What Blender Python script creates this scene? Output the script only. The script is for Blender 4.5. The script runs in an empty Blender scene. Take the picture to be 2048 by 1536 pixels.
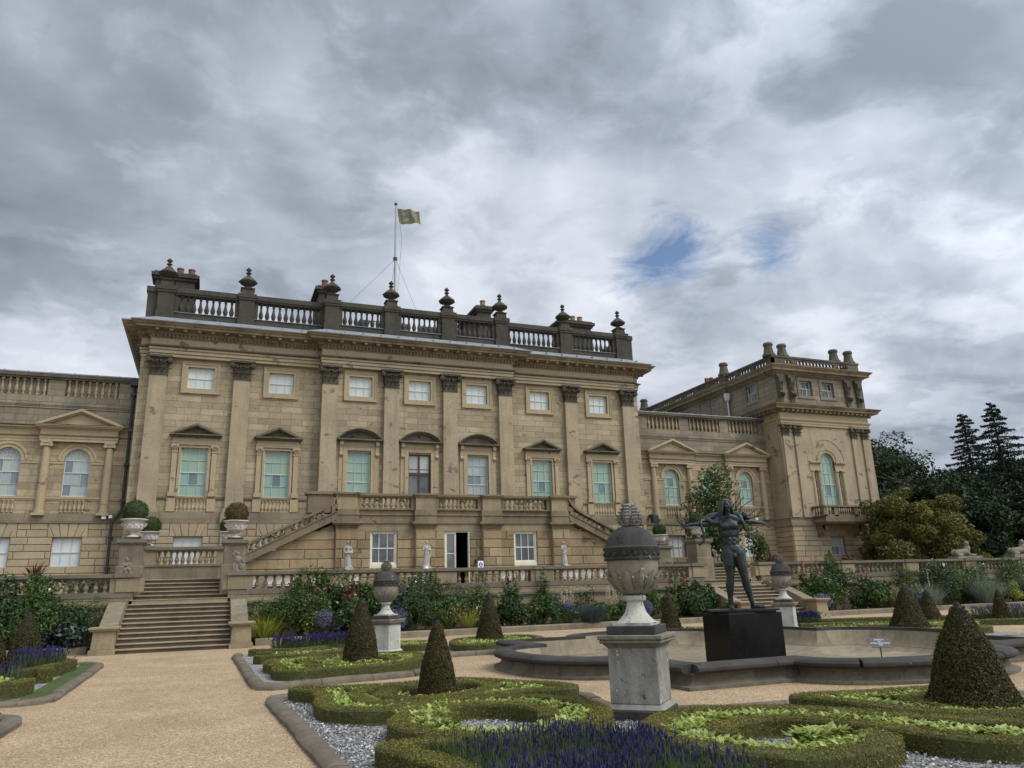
import bpy, bmesh, math, random
import numpy as np
from mathutils import Vector, Matrix, noise

R = math.radians
PI = math.pi
scene = bpy.context.scene
col = scene.collection
random.seed(7)
rng = np.random.default_rng(7)

# ------------------------------------------------------------------ camera
EYE = 1.6
cam = bpy.data.cameras.new('camera')
cam.sensor_width = 36.0
cam.lens = 26.64
cam.clip_start = 0.1
cam.clip_end = 3000.0
cam_ob = bpy.data.objects.new('camera', cam)
col.objects.link(cam_ob)
yaw, pit, rol = R(21.748), R(15.264), R(-1.7576)
fw = Vector((math.sin(yaw)*math.cos(pit), math.cos(yaw)*math.cos(pit), math.sin(pit)))
rt0 = Vector((math.cos(yaw), -math.sin(yaw), 0))
up0 = rt0.cross(fw)
rt = math.cos(rol)*rt0 + math.sin(rol)*up0
up = -math.sin(rol)*rt0 + math.cos(rol)*up0
mw = Matrix((rt, up, -fw)).transposed().to_4x4()
mw.translation = Vector((0, 0, EYE))
cam_ob.matrix_world = mw
scene.camera = cam_ob
scene.view_settings.view_transform = 'Standard'
scene.view_settings.look = 'None'
scene.view_settings.exposure = 0.2
scene.view_settings.gamma = 1.0
scene.render.engine = 'CYCLES'
scene.cycles.max_bounces = 6
scene.cycles.diffuse_bounces = 3
scene.cycles.transparent_max_bounces = 6

# ------------------------------------------------------------------ node helpers
def N(nt, t, ins=None, **at):
    n = nt.nodes.new(t)
    for k, v in at.items():
        setattr(n, k, v)
    for k, v in (ins or {}).items():
        s = n.inputs[k]
        if isinstance(v, bpy.types.NodeSocket):
            nt.links.new(v, s)
        else:
            if isinstance(v, (tuple, list)) and len(v) == 3 and s.type == 'RGBA':
                v = (*v, 1)
            s.default_value = v
    return n

def MATH(nt, op, a, b=0.0, c=0.0, clamp=False):
    n = N(nt, 'ShaderNodeMath', {0: a, 1: b, 2: c}, operation=op)
    n.use_clamp = clamp
    return n.outputs[0]

def MIX(nt, f, a, b, blend='MIX'):
    n = N(nt, 'ShaderNodeMix', {0: f, 6: a, 7: b}, data_type='RGBA', blend_type=blend)
    return n.outputs[2]

def NOISE(nt, vec, sc, det=4.0, rough=0.55, dist=0.0):
    return N(nt, 'ShaderNodeTexNoise', {'Vector': vec, 'Scale': sc, 'Detail': det, 'Roughness': rough, 'Distortion': dist}).outputs['Fac']

def RAMP(nt, f, a, b, lo=0.0, hi=1.0):
    return N(nt, 'ShaderNodeMapRange', {'Value': f, 'From Min': a, 'From Max': b, 'To Min': lo, 'To Max': hi}, clamp=True).outputs[0]

def VMUL(nt, v, s):
    return N(nt, 'ShaderNodeVectorMath', {0: v, 1: s}, operation='MULTIPLY').outputs[0]

# ------------------------------------------------------------------ world: broken cloud over a Nishita sky
SUN_EL, SUN_AZ = R(50), R(-42)          # azimuth measured from -y (behind the camera) towards +x
sun_dir = Vector((math.cos(SUN_EL)*math.sin(-SUN_AZ), -math.cos(SUN_EL)*math.cos(SUN_AZ), math.sin(SUN_EL)))
world = bpy.data.worlds.new('World')
scene.world = world
world.use_nodes = True
nt = world.node_tree
nt.nodes.clear()
sky = N(nt, 'ShaderNodeTexSky', sky_type='NISHITA', sun_disc=False, sun_elevation=SUN_EL,
        sun_rotation=math.atan2(sun_dir.x, sun_dir.y), air_density=1.0, dust_density=0.1, ozone_density=3.0)
tc = N(nt, 'ShaderNodeTexCoord')
dirv = tc.outputs['Generated']
sp = N(nt, 'ShaderNodeSeparateXYZ', {0: dirv})
zz = MATH(nt, 'ADD', MATH(nt, 'MAXIMUM', sp.outputs[2], 0.0), 0.16)
pl = N(nt, 'ShaderNodeCombineXYZ', {0: MATH(nt, 'DIVIDE', sp.outputs[0], zz), 1: MATH(nt, 'DIVIDE', sp.outputs[1], zz), 2: 0.0}).outputs[0]
def blob(d, w, k):
    """soft patch of sky around direction d"""
    d = Vector(d).normalized()
    dt = N(nt, 'ShaderNodeVectorMath', {0: dirv, 1: tuple(d)}, operation='DISTANCE').outputs['Value']
    return MATH(nt, 'MULTIPLY', RAMP(nt, dt, w, 0.0), k)
warp = N(nt, 'ShaderNodeTexNoise', {'Vector': pl, 'Scale': 1.7, 'Detail': 4.0, 'Roughness': .55}).outputs['Color']
pl = N(nt, 'ShaderNodeVectorMath', {0: pl, 1: VMUL(nt, N(nt, 'ShaderNodeVectorMath', {0: warp, 1: (.5, .5, .5)}, operation='SUBTRACT').outputs[0], (.22, .22, 0))}, operation='ADD').outputs[0]
n1 = NOISE(nt, N(nt, 'ShaderNodeMapping', {'Vector': pl, 'Location': (3.1, 1.7, 0), 'Scale': (1.0, 1.35, 1)}).outputs[0], 0.95, 9, 0.52, 0.25)
n2 = NOISE(nt, N(nt, 'ShaderNodeMapping', {'Vector': pl, 'Location': (8.3, 4.9, 2)}).outputs[0], 2.6, 8, 0.55, 0.3)
n3 = NOISE(nt, N(nt, 'ShaderNodeMapping', {'Vector': dirv, 'Location': (0.3, 2.9, 2)}).outputs[0], 5.5, 7, 0.55, 0.4)
fld = MATH(nt, 'ADD', MATH(nt, 'MULTIPLY', n1, 0.52), MATH(nt, 'ADD', MATH(nt, 'MULTIPLY', n2, 0.26), MATH(nt, 'MULTIPLY', n3, 0.22)))
pf = NOISE(nt, N(nt, 'ShaderNodeMapping', {'Vector': pl, 'Location': (1.3, 7.7, 5)}).outputs[0], 1.9, 12, 0.56, 0.15)
pg = NOISE(nt, N(nt, 'ShaderNodeMapping', {'Vector': pl, 'Location': (5.3, 2.2, 9)}).outputs[0], 2.7, 12, 0.58, 0.15)
fld = MATH(nt, 'ADD', fld, MATH(nt, 'SUBTRACT', RAMP(nt, pg, .50, .58, 0, .05), RAMP(nt, pf, .52, .585, 0, .06)))
SKYBLOBS = [((-.10, .81, .576), .42, -.10), ((.093, .812, .577), .24, .08), ((.364, .674, .643), .34, -.06), ((.506, .70, .504), .24, -.06), ((.653, .564, .505), .34, .03), ((.70, .46, .55), .22, -.05),
            ((-.162, .929, .334), .30, .07), ((.08, .904, .42), .26, .03), ((.30, .86, .40), .24, .05), ((.36, .86, .36), .08, -.07), ((.773, .587, .239), .2, -.07), ((.70, .67, .25), .12, .05), ((.751, .539, .382), .28, -.01), ((.55, .75, .37), .22, .05)]
for d, w, k in SKYBLOBS:
    fld = MATH(nt, 'ADD', fld, blob(d, w, k))
ccol = N(nt, 'ShaderNodeValToRGB', {0: fld})
cr = ccol.color_ramp
stops = [(0.33, (0.195, 0.225, 0.27)), (0.42, (0.285, 0.325, 0.385)), (0.49, (0.41, 0.455, 0.53)), (0.56, (0.57, 0.615, 0.69)), (0.66, (0.76, 0.79, 0.85))]
cr.elements[0].position, cr.elements[0].color = stops[0][0], (*stops[0][1], 1)
cr.elements[1].position, cr.elements[1].color = stops[-1][0], (*stops[-1][1], 1)
for p_, c_ in stops[1:-1]:
    e = cr.elements.new(p_); e.color = (*c_, 1)
# unseen clouds behind the camera brightened towards the sun to light the facade
sd = N(nt, 'ShaderNodeVectorMath', {0: dirv, 1: tuple(sun_dir)}, operation='DOT_PRODUCT').outputs['Value']
boost = MATH(nt, 'ADD', 1.0, MATH(nt, 'MULTIPLY', MATH(nt, 'POWER', MATH(nt, 'MAXIMUM', sd, 0.0), 2.0), 1.9))
bgc = N(nt, 'ShaderNodeBackground', {'Color': ccol.outputs[0], 'Strength': boost})
bgs = N(nt, 'ShaderNodeBackground', {'Color': sky.outputs[0], 'Strength': 0.11})
HOLE = (0.525, 0.752, 0.402)
HOLE2 = (0.615, 0.684, 0.392)
hole = MATH(nt, 'MAXIMUM', blob(HOLE, 0.125, 1.05), blob(HOLE2, 0.10, 0.85))
hn = NOISE(nt, N(nt, 'ShaderNodeMapping', {'Vector': dirv, 'Scale': (1, 1, 2.6)}).outputs[0], 9, 10, 0.62, 0.5)
hole = RAMP(nt, MATH(nt, 'ADD', hole, MATH(nt, 'MULTIPLY', MATH(nt, 'SUBTRACT', hn, 0.5), 1.7)), 0.48, 0.98, 0.0, 0.95)
mixs = N(nt, 'ShaderNodeMixShader', {0: hole, 1: bgc.outputs[0], 2: bgs.outputs[0]})
N(nt, 'ShaderNodeOutputWorld', {0: mixs.outputs[0]})

sun = bpy.data.lights.new('sun', 'SUN')
sun.energy = 1.5
sun.angle = R(24)
sun.color = (1.0, 0.95, 0.86)
sun_ob = bpy.data.objects.new('sun', sun)
col.objects.link(sun_ob)
sun_ob.rotation_euler = sun_dir.to_track_quat('Z', 'Y').to_euler()

# ------------------------------------------------------------------ objects, naming
def link(o):
    col.objects.link(o); return o

def tag(o, label=None, cat=None, group=None, kind=None):
    if label: o['label'] = label
    if cat: o['category'] = cat
    if group: o['group'] = group
    if kind: o['kind'] = kind
    return o

def thing(name, label, cat, loc=(0, 0, 0), rz=0.0, group=None):
    o = bpy.data.objects.new(name, None)
    o.empty_display_size = 0.3
    link(o)
    o.location = loc
    o.rotation_euler = (0, 0, rz)
    return tag(o, label, cat, group)

def copy_tree(o, parent=None):
    c = o.copy(); link(c)
    if parent is not None:
        c.parent = parent
    for ch in list(o.children):
        copy_tree(ch, c)
    return c

def place(o, loc, rz=0.0, s=1.0, label=None, group=None):
    o.location = loc
    o.rotation_euler = (0, 0, rz)
    o.scale = (s, s, s) if not isinstance(s, tuple) else s
    if label: o['label'] = label
    if group: o['group'] = group
    return o

class MB:
    """collects shapes; build() links them as ONE mesh object"""
    def __init__(s):
        s.v = []; s.f = []
    def add(s, vs, fs):
        b = len(s.v)
        s.v += [tuple(p) for p in vs]
        s.f += [tuple(i+b for i in f) for f in fs]
        return s
    def box(s, x0, x1, y0, y1, z0, z1):
        return s.add([(x0, y0, z0), (x1, y0, z0), (x1, y1, z0), (x0, y1, z0), (x0, y0, z1), (x1, y0, z1), (x1, y1, z1), (x0, y1, z1)],
                     [(0, 3, 2, 1), (4, 5, 6, 7), (0, 1, 5, 4), (1, 2, 6, 5), (2, 3, 7, 6), (3, 0, 4, 7)])
    def obox(s, c, hx, hy, hz, rz=0.0):
        ca, sa = math.cos(rz), math.sin(rz)
        vs = []
        for z in (-hz, hz):
            for x, y in ((-hx, -hy), (hx, -hy), (hx, hy), (-hx, hy)):
                vs.append((c[0]+x*ca-y*sa, c[1]+x*sa+y*ca, c[2]+z))
        return s.add(vs, [(0, 3, 2, 1), (4, 5, 6, 7), (0, 1, 5, 4), (1, 2, 6, 5), (2, 3, 7, 6), (3, 0, 4, 7)])
    def frust(s, cx, cy, z0, z1, a0, b0, a1, b1):
        vs = [(cx-a0, cy-b0, z0), (cx+a0, cy-b0, z0), (cx+a0, cy+b0, z0), (cx-a0, cy+b0, z0), (cx-a1, cy-b1, z1), (cx+a1, cy-b1, z1), (cx+a1, cy+b1, z1), (cx-a1, cy+b1, z1)]
        return s.add(vs, [(0, 3, 2, 1), (4, 5, 6, 7), (0, 1, 5, 4), (1, 2, 6, 5), (2, 3, 7, 6), (3, 0, 4, 7)])
    def lathe(s, prof, cx=0.0, cy=0.0, z=0.0, seg=16, rot=0.0, wob=None):
        n = len(prof); vs = []; fs = []
        for i in range(seg):
            a = rot + 2*PI*i/seg
            for k, (r, h) in enumerate(prof):
                rr = r*(wob(a, h) if wob else 1)
                vs.append((cx+rr*math.cos(a), cy+rr*math.sin(a), z+h))
        for i in range(seg):
            j = (i+1) % seg
            for k in range(n-1):
                fs.append((i*n+k, j*n+k, j*n+k+1, i*n+k+1))
        fs.append(tuple(i*n for i in range(seg))[::-1])
        fs.append(tuple(i*n+n-1 for i in range(seg)))
        return s.add(vs, fs)
    def tube(s, p0, p1, r0, r1=None, seg=8):
        r1 = r0 if r1 is None else r1
        p0 = Vector(p0); p1 = Vector(p1)
        d = (p1-p0).normalized()
        a = d.orthogonal().normalized(); b = d.cross(a)
        vs = []
        for p, r in ((p0, r0), (p1, r1)):
            for i in range(seg):
                t = 2*PI*i/seg
                vs.append(p + a*math.cos(t)*r + b*math.sin(t)*r)
        fs = [(i, (i+1) % seg, seg+(i+1) % seg, seg+i) for i in range(seg)]
        fs += [tuple(range(seg))[::-1], tuple(range(seg, 2*seg))]
        return s.add(vs, fs)
    def sweep(s, prof, path, closed=False, caps=True):
        """prof: (out, z) pairs; path: plan points; 'out' is to the right of travel"""
        n = len(path); m = len(prof); vs = []
        for i, (x, y) in enumerate(path):
            def nrm(a, b):
                d = Vector((b[0]-a[0], b[1]-a[1])); d.normalize(); return Vector((d.y, -d.x))
            if closed or 0 < i < n-1:
                n0 = nrm(path[(i-1) % n], path[i]); n1_ = nrm(path[i], path[(i+1) % n])
                t = n0+n1_
                k = 2.0/max(t.length_squared, 0.35)
                o = t*k
                if o.length > 2.2: o = o.normalized()*2.2
            elif i == 0: o = nrm(path[0], path[1])
            else: o = nrm(path[-2], path[-1])
            for (d, z) in prof:
                vs.append((x+o.x*d, y+o.y*d, z))
        fs = []
        for i in range(n if closed else n-1):
            j = (i+1) % n
            for k in range(m-1):
                fs.append((i*m+k, j*m+k, j*m+k+1, i*m+k+1))
        if caps and not closed:
            fs.append(tuple(range(m))); fs.append(tuple((n-1)*m+k for k in range(m))[::-1])
        return s.add(vs, fs)
    def poly(s, pts, tf, d0, d1):
        """prism of outline pts (u,z) between depths"""
        n = len(pts)
        vs = [tf(u, d0, z) for u, z in pts] + [tf(u, d1, z) for u, z in pts]
        return s.add(vs, [tuple(range(n)), tuple(range(n, 2*n))[::-1]] + [(i, (i+1) % n, n+(i+1) % n, n+i) for i in range(n)])
    def build(s, name, m=None, parent=None, smooth=False, bevel=0.0, loc=None):
        me = bpy.data.meshes.new(name)
        me.from_pydata(s.v, [], s.f)
        me.update()
        return finish(name, me, m, parent, smooth, bevel, loc)

def finish(name, me, m=None, parent=None, smooth=False, bevel=0.0, loc=None):
    if m is not None: me.materials.append(m)
    if smooth:
        me.polygons.foreach_set('use_smooth', [True]*len(me.polygons))
    o = bpy.data.objects.new(name, me)
    link(o)
    if smooth == 'auto':
        try:
            me.set_sharp_from_angle(angle=R(40))
        except Exception:
            pass
    if bevel:
        b = o.modifiers.new('bevel', 'BEVEL'); b.width = bevel; b.segments = 1; b.limit_method = 'ANGLE'
    if parent is not None:
        o.parent = parent
        if loc is None:
            o.matrix_parent_inverse = Matrix.Translation(-absloc(parent))
    if loc is not None: o.location = loc
    return o

def absloc(o):
    v = Vector((0, 0, 0))
    if o.type == 'EMPTY': v = Vector(o.location)
    elif o.parent is not None: v = absloc(o.parent) * 0
    return v

def sub(mb, name, m, parent, **k):
    """sub-part of a mesh part built in the same coordinates as that part"""
    o = mb.build(name, m, None, **k)
    o.parent = parent
    return o

def TY(yf):                      # wall facing -y at y=yf ; depth goes +y
    return lambda u, d, z: (u, yf+d, z)
def TX(xf):                      # wall facing -x at x=xf ; u runs along y
    return lambda u, d, z: (xf+d, u, z)

def panel(mb, tf, u0, u1, z0, z1, ops=(), rev=0.3):
    """wall face with rectangular or round-headed openings and their reveals"""
    us = sorted({u0, u1, *[o[0] for o in ops], *[o[1] for o in ops]})
    zs = sorted({z0, z1, *[o[2] for o in ops], *[o[3] for o in ops]})
    us = [u for u in us if u0 <= u <= u1]; zs = [z for z in zs if z0 <= z <= z1]
    for a, b in zip(us, us[1:]):
        for c, d in zip(zs, zs[1:]):
            mu, mz = (a+b)/2, (c+d)/2
            if any(o[0] < mu < o[1] and o[2] < mz < o[3] for o in ops): continue
            mb.add([tf(a, 0, c), tf(b, 0, c), tf(b, 0, d), tf(a, 0, d)], [(0, 1, 2, 3)])
    for o in ops:
        a, b, c, d = o[:4]
        arch = len(o) > 4 and o[4]
        r = (b-a)/2; zs_ = d-r if arch else d
        mb.add([tf(a, 0, c), tf(a, rev, c), tf(a, rev, zs_), tf(a, 0, zs_)], [(0, 1, 2, 3)])
        mb.add([tf(b, 0, c), tf(b, rev, c), tf(b, rev, zs_), tf(b, 0, zs_)], [(3, 2, 1, 0)])
        mb.add([tf(a, 0, c), tf(b, 0, c), tf(b, rev, c), tf(a, rev, c)], [(0, 1, 2, 3)])
        if not arch:
            mb.add([tf(a, 0, d), tf(b, 0, d), tf(b, rev, d), tf(a, rev, d)], [(3, 2, 1, 0)])
        else:
            K = 14; cu = (a+b)/2
            pts = [(cu-r*math.cos(PI*i/K), zs_+r*math.sin(PI*i/K)) for i in range(K+1)]
            for (p, q) in zip(pts, pts[1:]):
                mb.add([tf(p[0], 0, p[1]), tf(q[0], 0, q[1]), tf(q[0], rev, q[1]), tf(p[0], rev, p[1])], [(0, 1, 2, 3)])
                mb.add([tf(p[0], 0, p[1]), tf(q[0], 0, q[1]), tf(q[0], 0, d), tf(p[0], 0, d)], [(0, 1, 2, 3)])

def rust(mb, tf, u0, u1, zs, ops=(), bw=1.05, gap=0.028, ch=0.022, proud=0.05, seed=0, fans=()):
    """channelled masonry: every block its own chamfered solid"""
    rr = random.Random(seed)
    for i, (c, d) in enumerate(zip(zs, zs[1:])):
        iv = [(u0, u1)]
        for o in ops:
            if o[2] < d-0.05 and o[3] > c+0.05:
                nv = []
                for a, b in iv:
                    if o[1] <= a or o[0] >= b: nv.append((a, b)); continue
                    if o[0] > a+0.05: nv.append((a, o[0]))
                    if o[1] < b-0.05: nv.append((o[1], b))
                iv = nv
        for a, b in iv:
            w = bw*rr.uniform(0.92, 1.08)
            off = (0.5*w if i % 2 else 0)
            cuts = [a]
            k = math.floor((a-off)/w)+1
            while k*w+off < b-0.25:
                if k*w+off > a+0.25: cuts.append(k*w+off+rr.uniform(-0.05, 0.05))
                k += 1
            cuts.append(b)
            for p, q in zip(cuts, cuts[1:]):
                block(mb, tf, [(p, c), (q, c), (q, d), (p, d)], gap/2, ch, proud)

def block(mb, tf, pts, g, ch, proud):
    cu = sum(p[0] for p in pts)/len(pts); cz = sum(p[1] for p in pts)/len(pts)
    def shrink(k):
        out = []
        for u, z in pts:
            out.append((u-math.copysign(min(k, abs(u-cu)), u-cu), z-math.copysign(min(k, abs(z-cz)), z-cz)))
        return out
    n = len(pts); a = shrink(g); b = shrink(g+ch)
    vs = [tf(u, 0.0, z) for u, z in a]+[tf(u, -proud+ch, z) for u, z in a]+[tf(u, -proud, z) for u, z in b]
    fs = [tuple(range(2*n, 3*n))]
    for i in range(n):
        j = (i+1) % n
        fs += [(i, j, n+j, n+i), (n+i, n+j, 2*n+j, 2*n+i)]
    mb.add(vs, fs)

BAL = [(0.085, 0), (0.085, .07), (.05, .1), (.06, .14), (.095, .27), (.1, .35), (.075, .47), (.045, .62), (.04, .78), (.06, .82), (.045, .86), (.085, .92), (.085, 1.0)]
def baluster(mb, x, y, z0, z1, k=1.0, seg=8):
    h = z1-z0
    return mb.lathe([(r*k, t*h) for r, t in BAL], x, y, z0, seg)

# ------------------------------------------------------------------ materials
M = {}
def newmat(name, rough=0.85):
    m = bpy.data.materials.new(name); m.use_nodes = True
    nt = m.node_tree; b = nt.nodes['Principled BSDF']
    b.inputs['Roughness'].default_value = rough
    b.inputs['Specular IOR Level'].default_value = 0.3
    M[name] = m
    return m, nt, b

def wallvec(nt):
    g = N(nt, 'ShaderNodeNewGeometry')
    s = N(nt, 'ShaderNodeSeparateXYZ', {0: g.outputs['Position']})
    nn = N(nt, 'ShaderNodeSeparateXYZ', {0: g.outputs['True Normal']})
    f = MATH(nt, 'GREATER_THAN', MATH(nt, 'ABSOLUTE', nn.outputs[0]), 0.7)
    u = N(nt, 'ShaderNodeMix', {0: f, 2: s.outputs[0], 3: s.outputs[1]}, data_type='FLOAT').outputs[0]
    return g, N(nt, 'ShaderNodeCombineXYZ', {0: u, 1: s.outputs[2], 2: 0.0}).outputs[0]

def stone(name, base, dark, joint=None, blotch=0.45, streak=0.35, patch=0.0, patchcol=(.10, .085, .065), lichen=0.0, lichcol=(.5, .49, .44), black=0.0, island=0.0, bump=0.3, ps=1.3, rough=0.9, local=False, sc=1.0):
    m, nt, b = newmat(name, rough)
    g, wv = wallvec(nt)
    pos = N(nt, 'ShaderNodeTexCoord').outputs['Object'] if local else g.outputs['Position']
    pos0 = pos
    if sc != 1: pos = VMUL(nt, pos, (sc, sc, sc))
    c = N(nt, 'ShaderNodeRGB'); c.outputs[0].default_value = (*base, 1); c = c.outputs[0]
    bfac = None
    if joint:
        w, h, ms, off = joint
        mv = N(nt, 'ShaderNodeMapping', {'Vector': wv, 'Location': (0.37, off, 0)}).outputs[0]
        c1 = tuple(x*1.14 for x in base); c2 = tuple(x*y for x, y in zip(base, (.74, .73, .70)))
        br = N(nt, 'ShaderNodeTexBrick', {'Vector': mv, 'Color1': c1, 'Color2': c2, 'Mortar': tuple(x*.33 for x in base), 'Scale': 1.0, 'Mortar Size': ms, 'Mortar Smooth': 0.3, 'Bias': -0.1, 'Brick Width': w, 'Row Height': h}, offset=0.5)
        c = br.outputs[0]; bfac = br.outputs[1]
    if island:
        rnd = g.outputs['Random Per Island']
        h_ = N(nt, 'ShaderNodeHueSaturation', {'Hue': MATH(nt, 'ADD', 0.5, MATH(nt, 'MULTIPLY', MATH(nt, 'SUBTRACT', rnd, .5), .03)), 'Saturation': RAMP(nt, rnd, 0, 1, 1.1, .85), 'Value': RAMP(nt, MATH(nt, 'FRACT', MATH(nt, 'MULTIPLY', rnd, 7.31)), 0, 1, 1-island, 1+island*.7), 'Color': c})
        c = h_.outputs[0]
    big = NOISE(nt, pos, 0.55, 6, .62, .3)
    c = MIX(nt, RAMP(nt, big, .38, .68, 0, blotch), c, (*dark, 1))
    if streak:
        st = NOISE(nt, VMUL(nt, pos, (1.7, 1.7, .16)), 1.5, 6, .6, .2)
        c = MIX(nt, RAMP(nt, st, .5, .72, 0, streak), c, (*dark, 1))
    fine = NOISE(nt, pos, 9, 6, .65)
    c = MIX(nt, 1.0, c, N(nt, 'ShaderNodeCombineColor', {0: RAMP(nt, fine, .3, .7, .84, 1.12), 1: RAMP(nt, fine, .3, .7, .84, 1.11), 2: RAMP(nt, fine, .3, .7, .84, 1.09)}).outputs[0], 'MULTIPLY')
    if patch:
        pn = NOISE(nt, VMUL(nt, pos, (1, 1, 1.5)), ps, 7, .6, .5)
        c = MIX(nt, RAMP(nt, pn, .645-patch*.1, .675-patch*.1, 0, .75), c, (*patchcol, 1))
    if black:
        kn = NOISE(nt, pos, 2.4, 8, .68, .6)
        c = MIX(nt, RAMP(nt, kn, .62-black*.3, .72-black*.3, 0, .88), c, (.022, .021, .019, 1))
    if lichen:
        vo = N(nt, 'ShaderNodeTexVoronoi', {'Vector': N(nt, 'ShaderNodeVectorMath', {0: pos0, 1: VMUL(nt, N(nt, 'ShaderNodeTexNoise', {'Vector': pos0, 'Scale': 14.0}).outputs['Color'], (.08, .08, .08))}, operation='ADD').outputs[0], 'Scale': 13.0}, feature='F1')
        ln = NOISE(nt, pos0, 2.6, 5, .6)
        rad = RAMP(nt, ln, .62-lichen*.2, .8-lichen*.2, 0.0, .5)
        c = MIX(nt, MATH(nt, 'MULTIPLY', MATH(nt, 'LESS_THAN', vo.outputs['Distance'], rad), .85), c, (*lichcol, 1))
    nt.links.new(c, b.inputs['Base Color'])
    hgt = MATH(nt, 'MULTIPLY', fine, .35)
    if bfac is not None:
        hgt = MATH(nt, 'SUBTRACT', hgt, MATH(nt, 'MULTIPLY', bfac, 1.0))
    bp = N(nt, 'ShaderNodeBump', {'Strength': bump, 'Distance': .03, 'Height': hgt})
    nt.links.new(bp.outputs[0], b.inputs['Normal'])
    return m

TAN = (.405, .333, .218)
GREY = (.20, .165, .115)
stone('ashlar', TAN, GREY, joint=(1.25, .37, .013, .11), blotch=.5, streak=.55, patch=.12)
stone('render', (.40, .322, .212), (.20, .165, .12), blotch=.45, streak=.55, patch=.42, patchcol=(.13, .10, .075), ps=.9)
stone('trim', (.415, .335, .212), (.25, .20, .13), blotch=.3, streak=.25, patch=.12)
stone('rustic', (.41, .33, .212), (.21, .175, .12), blotch=.4, streak=.25, island=.11, bump=.35)
stone('backing', (.22, .165, .10), (.14, .11, .075))
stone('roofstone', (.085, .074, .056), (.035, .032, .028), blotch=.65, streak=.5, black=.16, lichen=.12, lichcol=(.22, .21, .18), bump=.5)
stone('cornice', (.29, .235, .145), (.10, .088, .066), blotch=.65, streak=.5, black=.14)
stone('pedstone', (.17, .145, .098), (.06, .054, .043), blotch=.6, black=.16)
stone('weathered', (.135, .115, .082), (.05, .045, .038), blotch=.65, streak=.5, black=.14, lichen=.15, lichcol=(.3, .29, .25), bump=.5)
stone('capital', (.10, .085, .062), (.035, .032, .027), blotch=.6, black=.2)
stone('linkwall', (.40, .32, .20), (.19, .165, .12), joint=(1.1, .37, .011, .2), blotch=.6, streak=.5, patch=.2)
stone('linkupper', (.27, .23, .16), (.14, .125, .10), joint=(1.1, .37, .014, .2), blotch=.75, streak=.5)
stone('plinth', (.27, .225, .15), (.15, .13, .095), joint=(1.6, .6, .008, .1), blotch=.7, streak=.5)
stone('porchblock', (.36, .272, .152), (.14, .105, .065), blotch=.55, streak=.4, island=.22, patch=.2, bump=.4)
stone('porchtrim', (.24, .19, .115), (.085, .072, .052), blotch=.6, streak=.55, black=.1, bump=.4)
stone('terrace', (.34, .265, .155), (.13, .11, .075), joint=(1.3, .42, .01, .0), blotch=.6, streak=.5, black=.06)
stone('coping', (.19, .165, .12), (.085, .078, .06), blotch=.6, streak=.3, lichen=.1, lichcol=(.33, .32, .26))
stone('pier', (.25, .208, .138), (.10, .09, .068), blotch=.7, streak=.6, bump=.4, sc=1.5)
stone('newstone', (.33, .265, .16), (.15, .125, .085), blotch=.6, streak=.5, sc=1.5)
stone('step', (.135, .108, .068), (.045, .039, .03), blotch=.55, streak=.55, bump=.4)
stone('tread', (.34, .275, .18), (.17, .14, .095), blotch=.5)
stone('urnbowl', (.30, .262, .205), (.15, .13, .10), blotch=.65, streak=.55, black=.10, lichen=.12, lichcol=(.5, .47, .4), bump=.6, sc=3.5)
stone('urnstone', (.35, .335, .29), (.13, .125, .11), blotch=.75, streak=.55, black=.15, sc=3.5, lichen=.40, lichcol=(.60, .58, .51), bump=.6)
stone('urnpale', (.56, .54, .47), (.25, .24, .205), blotch=.6, streak=.4, black=.13, bump=.5, sc=3.5)
stone('urngrey', (.25, .218, .165), (.11, .10, .08), blotch=.65, streak=.4, black=.12, bump=.5, sc=3.0)
stone('urnblack', (.075, .072, .066), (.022, .021, .02), blotch=.8, black=.2, sc=3.5, lichen=.3, lichcol=(.34, .33, .30), bump=.6)
stone('pool', (.29, .24, .16), (.12, .105, .075), joint=(1.4, .5, .006, .06), blotch=.55, streak=.75, bump=.3)
stone('poolrim', (.062, .057, .05), (.02, .019, .017), blotch=.8, sc=2.5, lichen=.12, lichcol=(.24, .23, .2), bump=.4)
stone('poolout', (.19, .16, .115), (.06, .054, .043), blotch=.7, streak=.6, black=.12, bump=.4, sc=2)
stone('kerb', (.175, .145, .105), (.075, .065, .05), blotch=.7, sc=3, black=.08, lichen=.1, lichcol=(.27, .25, .2), bump=.6)
stone('statuestone', (.46, .44, .385), (.17, .16, .14), blotch=.75, streak=.5, black=.08, bump=.4, sc=4)
stone('marble', (.66, .615, .56), (.34, .29, .26), blotch=.65, streak=.4, bump=.3, sc=4)

def simple(name, c, rough=.6, spec=.4, metal=0.0, var=.0, coat=0.0, sc=3.0):
    m, nt, b = newmat(name, rough)
    b.inputs['Specular IOR Level'].default_value = spec
    b.inputs['Metallic'].default_value = metal
    b.inputs['Coat Weight'].default_value = coat
    if var:
        p = N(nt, 'ShaderNodeTexCoord').outputs['Object']
        f = NOISE(nt, p, sc, 5, .6)
        cc = MIX(nt, RAMP(nt, f, .3, .7), tuple(x*(1-var) for x in c)+(1,), tuple(min(1, x*(1+var)) for x in c)+(1,))
        nt.links.new(cc, b.inputs['Base Color'])
    else:
        b.inputs['Base Color'].default_value = (*c, 1)
    return m

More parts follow.
